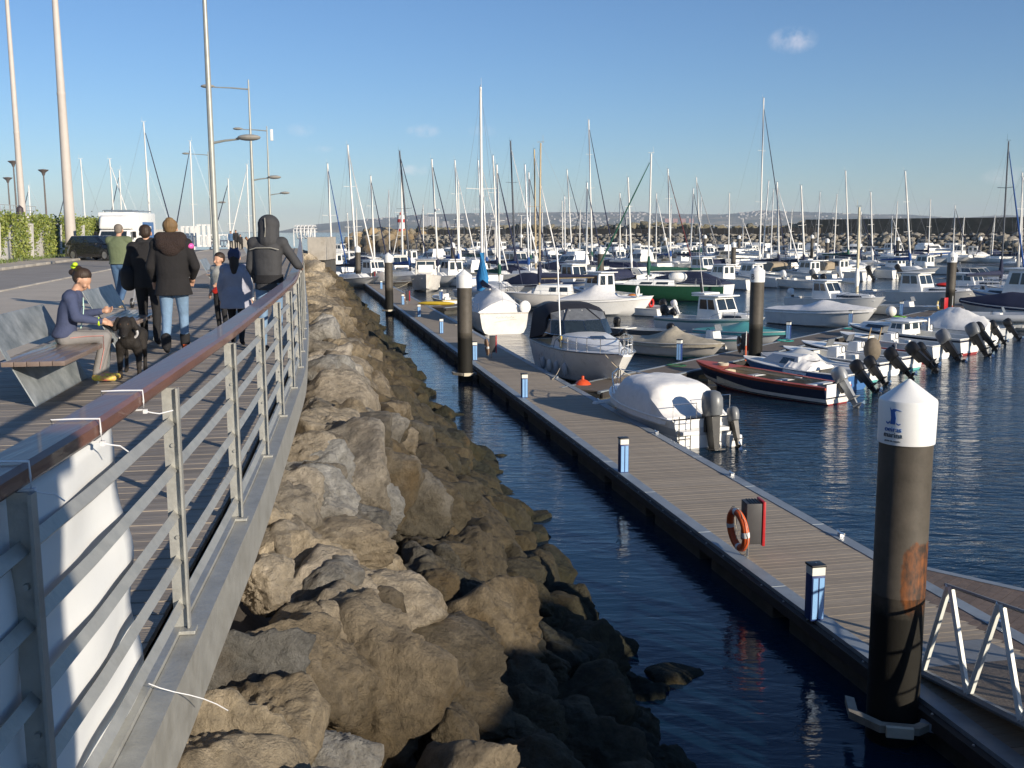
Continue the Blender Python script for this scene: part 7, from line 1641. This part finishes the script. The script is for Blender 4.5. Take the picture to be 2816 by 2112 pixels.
# hooded man leaning on the rail
gj = mat('charcoal_jacket', (.045, .046, .05), .8, var=.2, bump=.5, bscale=10)
hmn, J, k = person(-3.12, 13.35, R(6), 1.72, 'person in a hooded charcoal jacket and jeans leaning an elbow on the railing', {'elR': V(.36, .10, 1.12), 'wrR': V(.32, .34, 1.09), 'shR': V(.19, .02, 1.40), 'elL': V(-.235, 0, 1.1), 'wrL': V(-.2, .12, .92), 'head': V(.02, .06, 1.60), 'hipL': V(-.09, 0, .92), 'hipR': V(.09, 0, .92)}, 'jacket', gj, jeans, hair_b, 'none', hood=gj, coat=.12, bulk=1.02)
m = MB().tube([(-.19, -.12, 1.32), (-.1, -.145, 1.345), (.1, -.145, 1.345), (.19, -.12, 1.32)], .006, 5); m.tube([(.02, -.11, 1.72), (.03, -.13, 1.60), (.02, -.13, 1.48)], .006, 5); m.build('piping', mat('grey_piping', (.35, .34, .3), .6), hmn); MB().grid([[V((.194+o_)*math.cos(a), (.142+o_)*math.sin(a), z_+.06*math.sin(a*1)*0) for a in [2*math.pi*q_/28 for q_ in range(29)]] for z_, o_ in ((.90, .004), (1.0, .0))]).build('black_hem', blackcl, hmn)
# the two children
p = P(648, 905, DZ)
gq = mat('blue_grey_quilted_coat', (.33, .34, .41), .8, var=.15, bump=.8, bscale=7)
p = P(655, 950, DZ)
gc, J, k = person(p.x, p.y, R(-8), 1.28, 'girl in a blue grey padded coat and eared hat, walking behind the boy', {**W1, 'wrL': V(-.27, .04, .84), 'elL': V(-.27, -.02, 1.1)}, 'padded_coat', gq, blackcl, hair_b, 'long', coat=.24, bulk=1.35, flare=.05, hat=mat('navy_hat', (.05, .055, .11), .85))
for q in range(0): MB().torus((0, 0, 0), .203+.011*q, .006, n=28, m=5).build('coat_seam', mat('coat_seam', (.06, .065, .1), .8), gc, loc=(0, 0, (1.2-.1*q)*k-.04))
organic('white_trim', [(V(.17, .04, 1.04)*1.0, V(.2, .05, .80), .03, .035), (V(.2, .05, .80), V(.22, .05, .62), .03, .02)], .012, mat('white_trim', (.7, .68, .64), .8), gc, 3)
p = P(612, 912, DZ)
bc, J, k = person(p.x, p.y, R(-150), 1.2, 'boy in a grey hoodie and red print top, turned towards the girl', {'elL': V(-.24, .06, 1.14), 'wrL': V(-.16, .2, 1.08)}, 'hoodie', mat('pale_hoodie', (.42, .42, .38), .8, bump=.4, bscale=10, var=.3), blackcl, hair_b, 'short', bulk=1.2, shoe=mat('trainer_dark', (.05, .05, .06), .6))
organic('red_print', [(V(-.05, .12, 1.0)*k*1.0, V(.05, .12, .92)*k, .05, .05)], .01, redc, bc, 2)
# seated girl
sk = mat('navy_hoodie', (.05, .065, .13), .85, var=.18, bump=.5, bscale=12); lg_ = mat('grey_leggings', (.22, .21, .205), .85, var=.12, bump=.2, bscale=20)
# she sits on the front edge of the bench facing the sea, turned towards the dog; local +y = the way she faces
sp_ = dict(pelvis=V(0, 0, .555), chest=V(0, .08, .90), neck=V(0, .15, 1.085), head=V(0, .23, 1.22), shL=V(-.15, .11, 1.03), shR=V(.15, .11, 1.03), elL=V(-.22, .16, .80), elR=V(.22, .16, .80), wrL=V(-.14, .42, .84), wrR=V(.13, .42, .74), hipL=V(-.085, .02, .545), hipR=V(.085, .02, .545), knL=V(-.10, .46, .56), knR=V(.10, .46, .56), anL=V(-.09, .38, .11), anR=V(.10, .34, .11), toL=V(-.09, .56, .045), toR=V(.10, .52, .045))
kk = 1.72/1.45
sp_ = {a: b for a, b in sp_.items()}
sg, J, k = person(-4.60, 10.6, R(72), 1.5, 'girl with a neon hair bow and navy hoodie, seated on the nearest bench', sp_, 'hoodie', sk, lg_, hair_b, 'ponytail', face=V(.25, .8, -.55), bulk=1.05, shoe=mat('neon_trainer', (.55, .7, .05), .5, c2=(.6, .12, .15), scale=22), vox_body=.008)
organic('hood_fold', [(V(-.07, .09, 1.06)*k, V(.07, .09, 1.06)*k, .05, .05), (V(0, .055, 1.01)*k, (.095, .05, .07))], .011, sk, sg, 3)
hd = J['head']; m = MB().ball(hd+V(-.02, -.07, .14), .045, .03, .025, 10, 7).ball(hd+V(.03, -.05, .165), .04, .028, .022, 10, 7); m.build('neon_bow', mat('neon_yellow', (.6, .85, .03), .5), sg)
MB().tube([V(.03, .235, 1.02)*k, V(.05, .238, .92)*k, V(.04, .222, .78)*k, V(.05, .19, .66)*k], .006, 5).build('zip', mat('mint_zip', (.5, .75, .65), .5), sg)
MB().torus((0, 0, 0), .036, .011, axis='Y', n=14, m=6).build('wristband', mat('neon_yellow', (0, 0, 0)), sg, loc=J['wrR']+V(0, -.02, 0))
m = MB(); m.tube([V(.178, .08, .56)*k, V(.178, .25, .575)*k, V(.172, .44, .575)*k, V(.166, .44, .42)*k, V(.155, .38, .18)*k], .004, 4)
m.build('leg_piping', mat('pink_piping', (.6, .25, .22), .7), sg)
# dog
dogm = mat('black_coat', (.014, .011, .009), .8, var=.5, bump=.4, bscale=40)
dg_ = empty('dog', (-4.14, 11.2, DZ), R(180+14), 'black dog with a white collar standing beside the seated girl, facing the camera', 'dog')
# local +y = the way the dog faces
dp = [(V(0, .20, .45), V(0, -.28, .47), .11, .082), (V(0, .24, .42), V(0, .08, .40), .105, .105), (V(0, -.28, .47), V(0, -.36, .44), .085, .075),
      (V(0, .26, .47), V(0, .38, .58), .085, .07), (V(0, .40, .60), V(0, .45, .585), .082, .074), (V(0, .48, .555), V(.0, .575, .49), .048, .034), (V(0, .575, .49), V(0, .585, .485), .03, .024),
      (V(-.07, .40, .65), V(-.105, .42, .555), .026, .030), (V(.07, .40, .65), V(.105, .42, .555), .026, .030),
      (V(0, -.40, .46), V(.03, -.52, .36), .026, .016), (V(.03, -.52, .36), V(.05, -.56, .26), .016, .01)]
for sx, dy in ((-.095, .02), (.095, .0)): dp += [(V(sx*.8, .24, .36), V(sx, .20, .24), .06, .038), (V(sx, .20, .24), V(sx, .25, .12), .036, .027), (V(sx, .25, .12), V(sx*1.02, .25, .03), .024, .024), (V(sx*1.02, .25, .03), V(sx*1.05, .29, .02), .03, .024)]
for sx in (-.09, .09): dp += [(V(sx*.8, -.30, .42), V(sx*1.1, -.22, .29), .085, .045), (V(sx*1.1, -.22, .29), V(sx*1.1, -.40, .19), .042, .026), (V(sx*1.1, -.40, .19), V(sx*1.1, -.36, .05), .024, .022), (V(sx*1.1, -.36, .04), V(sx*1.15, -.31, .02), .027, .022)]
organic('body', dp, .009, dogm, dg_, 4)
co = MB().torus((0, 0, 0), .108, .014, axis='Y', n=24, m=8).build('collar', mat('white_collar', (.7, .7, .72), .4), dg_, loc=(0, .345, .505)); co.rotation_euler = (R(-42), 0, 0)
for sx in (-1, 1): MB().ball((sx*.035, .50, .605), .011, n=8, m=6).build('eye', mat('dog_eye', (.08, .04, .02), .15), dg_)
MB().ball((0, .605, .487), .02, .014, .015, 8, 6).build('nose', blk, dg_)
m = MB().tube([V(0, 0, 0), V(.03, .03, -.1), V(.0, .05, -.16), V(.03, .06, -.2)], .006, 5); hp_ = sg.matrix_basis
ls = [Vector((-4.36, 10.85, DZ+.74)), Vector((-4.3, 10.88, DZ+.62)), Vector((-4.2, 10.92, DZ+.52))]; MB().tube(ls, .006, 5).build('lead', blackcl, label='dark dog lead between the girl and the black dog', category='lead')
# far people by the parapet
fm_ = [((636, 677, 92), 1.6, 'person in blue at the far parapet, left of three', jeansd), ((650, 680, 90), 1.68, 'person in a long black coat at the far parapet', blackcl), ((662, 680, 90), 1.3, 'child in dark clothes at the far parapet', blackcl), ((742, 680, 78), 1.75, 'person with long hair standing beyond the hooded one', blackcl)]
for (u, v, d), hh, lab, tm_ in fm_:
    q = PY(u, v, d); person(q.x, d, R(150), hh, lab, {}, 'coat', tm_, blackcl, hair_b, 'long', coat=.15, voxel=.03, vox_body=.03, hands=False)

# ================================================================= CAR AND MOTORHOME
carb = mat('black_car_paint', (.008, .009, .012), .25, coat=.8, var=.2); chrome = mat('alloy', (.5, .5, .52), .3, metal=.9); tyre = mat('tyre', (.02, .02, .02), .85)
def wheel(par, x, y, r, side):
    w_ = MB().torus((x, y, r), r-.09, .1, axis='X', n=28, m=10).build('wheel', tyre, par); MB().lathe([(r-.11, -.02), (r-.13, side*.09)], (x, y, r), n=24, axis='X').build('rim', chrome, w_); m = MB()
    for k_ in range(10): a = k_*.628; m.tube([(x+side*.08, y+.05*math.cos(a), r+.05*math.sin(a)), (x+side*.08, y+(r-.1)*math.cos(a), r+(r-.1)*math.sin(a))], .017, 5)
    m.torus((x+side*.08, y, r), r-.11, .014, axis='X', n=24, m=5); m.build('spokes', chrome, w_)
q = P(300, 697, DZ-.1)
car = empty('parked_car', (-24.6, 62.5, DZ-.1), R(-118), 'black estate car parked in front of the white motorhome', 'car')
prof = [(-2.2, .45, .62), (-2.15, .75, .8), (-1.3, .92, .86), (-.55, .98, .88), (.4, .98, .88), (1.4, .98, .87), (2.15, .95, .8), (2.25, .6, .7)]
rows = [[Vector((sx*w_*k_, -yy, z_)) for sx, k_, z_ in ((-1, .96, .2), (-1, 1, .42), (-1, .98, .66), (-1, .86, zt), (0, .86, zt+.03), (1, .86, zt), (1, .98, .66), (1, 1, .42), (1, .96, .2))] for yy, zt, w_ in prof]
MB().grid(rows).add(rows[0], [tuple(range(9))]).add(rows[-1], [tuple(range(9))]).build('body', carb, car, smooth=40)
b, t = frustum(-2.05, 1.25, .78, .62, .95, 1.45, .85, .35, .96); MB().hexa(b, t).build('cabin', carb, car, bevel=.05); fq = faces(b, t)
windows(car, fq, [('left', .1, .45, .2, .85), ('left', .5, .86, .2, .85), ('right', .12, .46, .2, .85), ('right', .5, .9, .2, .85), ('front', .06, .94, .12, .9), ('back', .1, .9, .2, .85)])
for sx in (-1, 1):
    for yy in (-1.35, 1.35): wheel(car, sx*.80, yy, .33, sx)
    MB().ball((sx*.62, 2.12, .66), .16, .07, .07, 12, 6).build('headlight', mat('headlight', (.6, .6, .62), .1), car); MB().box((sx*.95, .75, .98), (.16, .1, .1)).build('mirror', carb, car, bevel=.02)
mhx = PY(312, 690, 66)
mh = empty('motorhome', (mhx.x+.2, 67.5, DZ-.1), R(-176), 'white motorhome with a bulging over cab and blue side print, parked by the wall', 'motorhome')
MB().hexa([(-1.12, -3.4, .5), (1.12, -3.4, .5), (1.12, 1.2, .5), (-1.12, 1.2, .5)], [(-1.12, -3.4, 2.9), (1.12, -3.4, 2.9), (1.12, 1.5, 2.9), (-1.12, 1.5, 2.9)]).build('body', gel, mh, bevel=.08)
MB().hexa([(-1.05, 1.15, 1.75), (1.05, 1.15, 1.75), (1.0, 2.0, 1.85), (-1.0, 2.0, 1.85)], [(-1.1, 1.15, 2.86), (1.1, 1.15, 2.86), (.85, 2.0, 2.6), (-.85, 2.0, 2.6)]).build('over_cab', gel, mh, bevel=.18, seg=4)
cb_ = [Vector(p_) for p_ in ((-1.0, 1.1, .45), (1.0, 1.1, .45), (.98, 2.75, .45), (-.98, 2.75, .45))]; ct_ = [Vector(p_) for p_ in ((-.95, 1.1, 1.8), (.95, 1.1, 1.8), (.88, 2.05, 1.78), (-.88, 2.05, 1.78))]
MB().hexa(cb_, [Vector((p_.x, p_.y, 1.1)) for p_ in cb_]).build('bonnet', gel, mh, bevel=.08); cc = [Vector((p_.x*.97, min(p_.y, 2.55), 1.08)) for p_ in cb_]; MB().hexa(cc, ct_).build('cab', gel, mh, bevel=.05); fq = faces(cc, ct_)
windows(mh, fq, [('front', .06, .94, .1, .9), ('left', .3, .9, .15, .85), ('right', .1, .7, .15, .85)]); MB().box((0, 2.77, .75), (1.2, .03, .22)).build('grille', blk, mh, smooth=0)
for sx in (-1, 1):
    MB().box((sx*.75, 2.74, .8), (.34, .06, .26)).build('headlight', mat('headlight', (0, 0, 0)), mh, bevel=.02); MB().box((sx*1.18, 1.95, 1.5), (.22, .1, .4)).build('mirror', blk, mh, bevel=.03); wheel(mh, sx*.98, 2.0, .35, sx); wheel(mh, sx*.98, -2.2, .35, sx)
    MB().box((sx*1.125, -1.5, 1.55), (.012, 2.6, 1.5)).build('side_print', bluep, mh, smooth=0); MB().box((sx*1.13, -1.2, 1.95), (.012, 2.0, .18)).build('side_lettering', gel, mh, smooth=0)
m = MB()
for sx in (-.9, .9): m.tube([(sx, -3.2, 3.0), (sx, 1.2, 3.0)], .03, 5)
for yy in (-3, -1.6, -.2, 1.1): m.tube([(-.9, yy, 3.02), (.9, yy, 3.02)], .03, 5); m.tube([(.9, yy, 2.88), (.9, yy, 3.02)], .03, 5)
m.build('roof_rack', steel, mh)
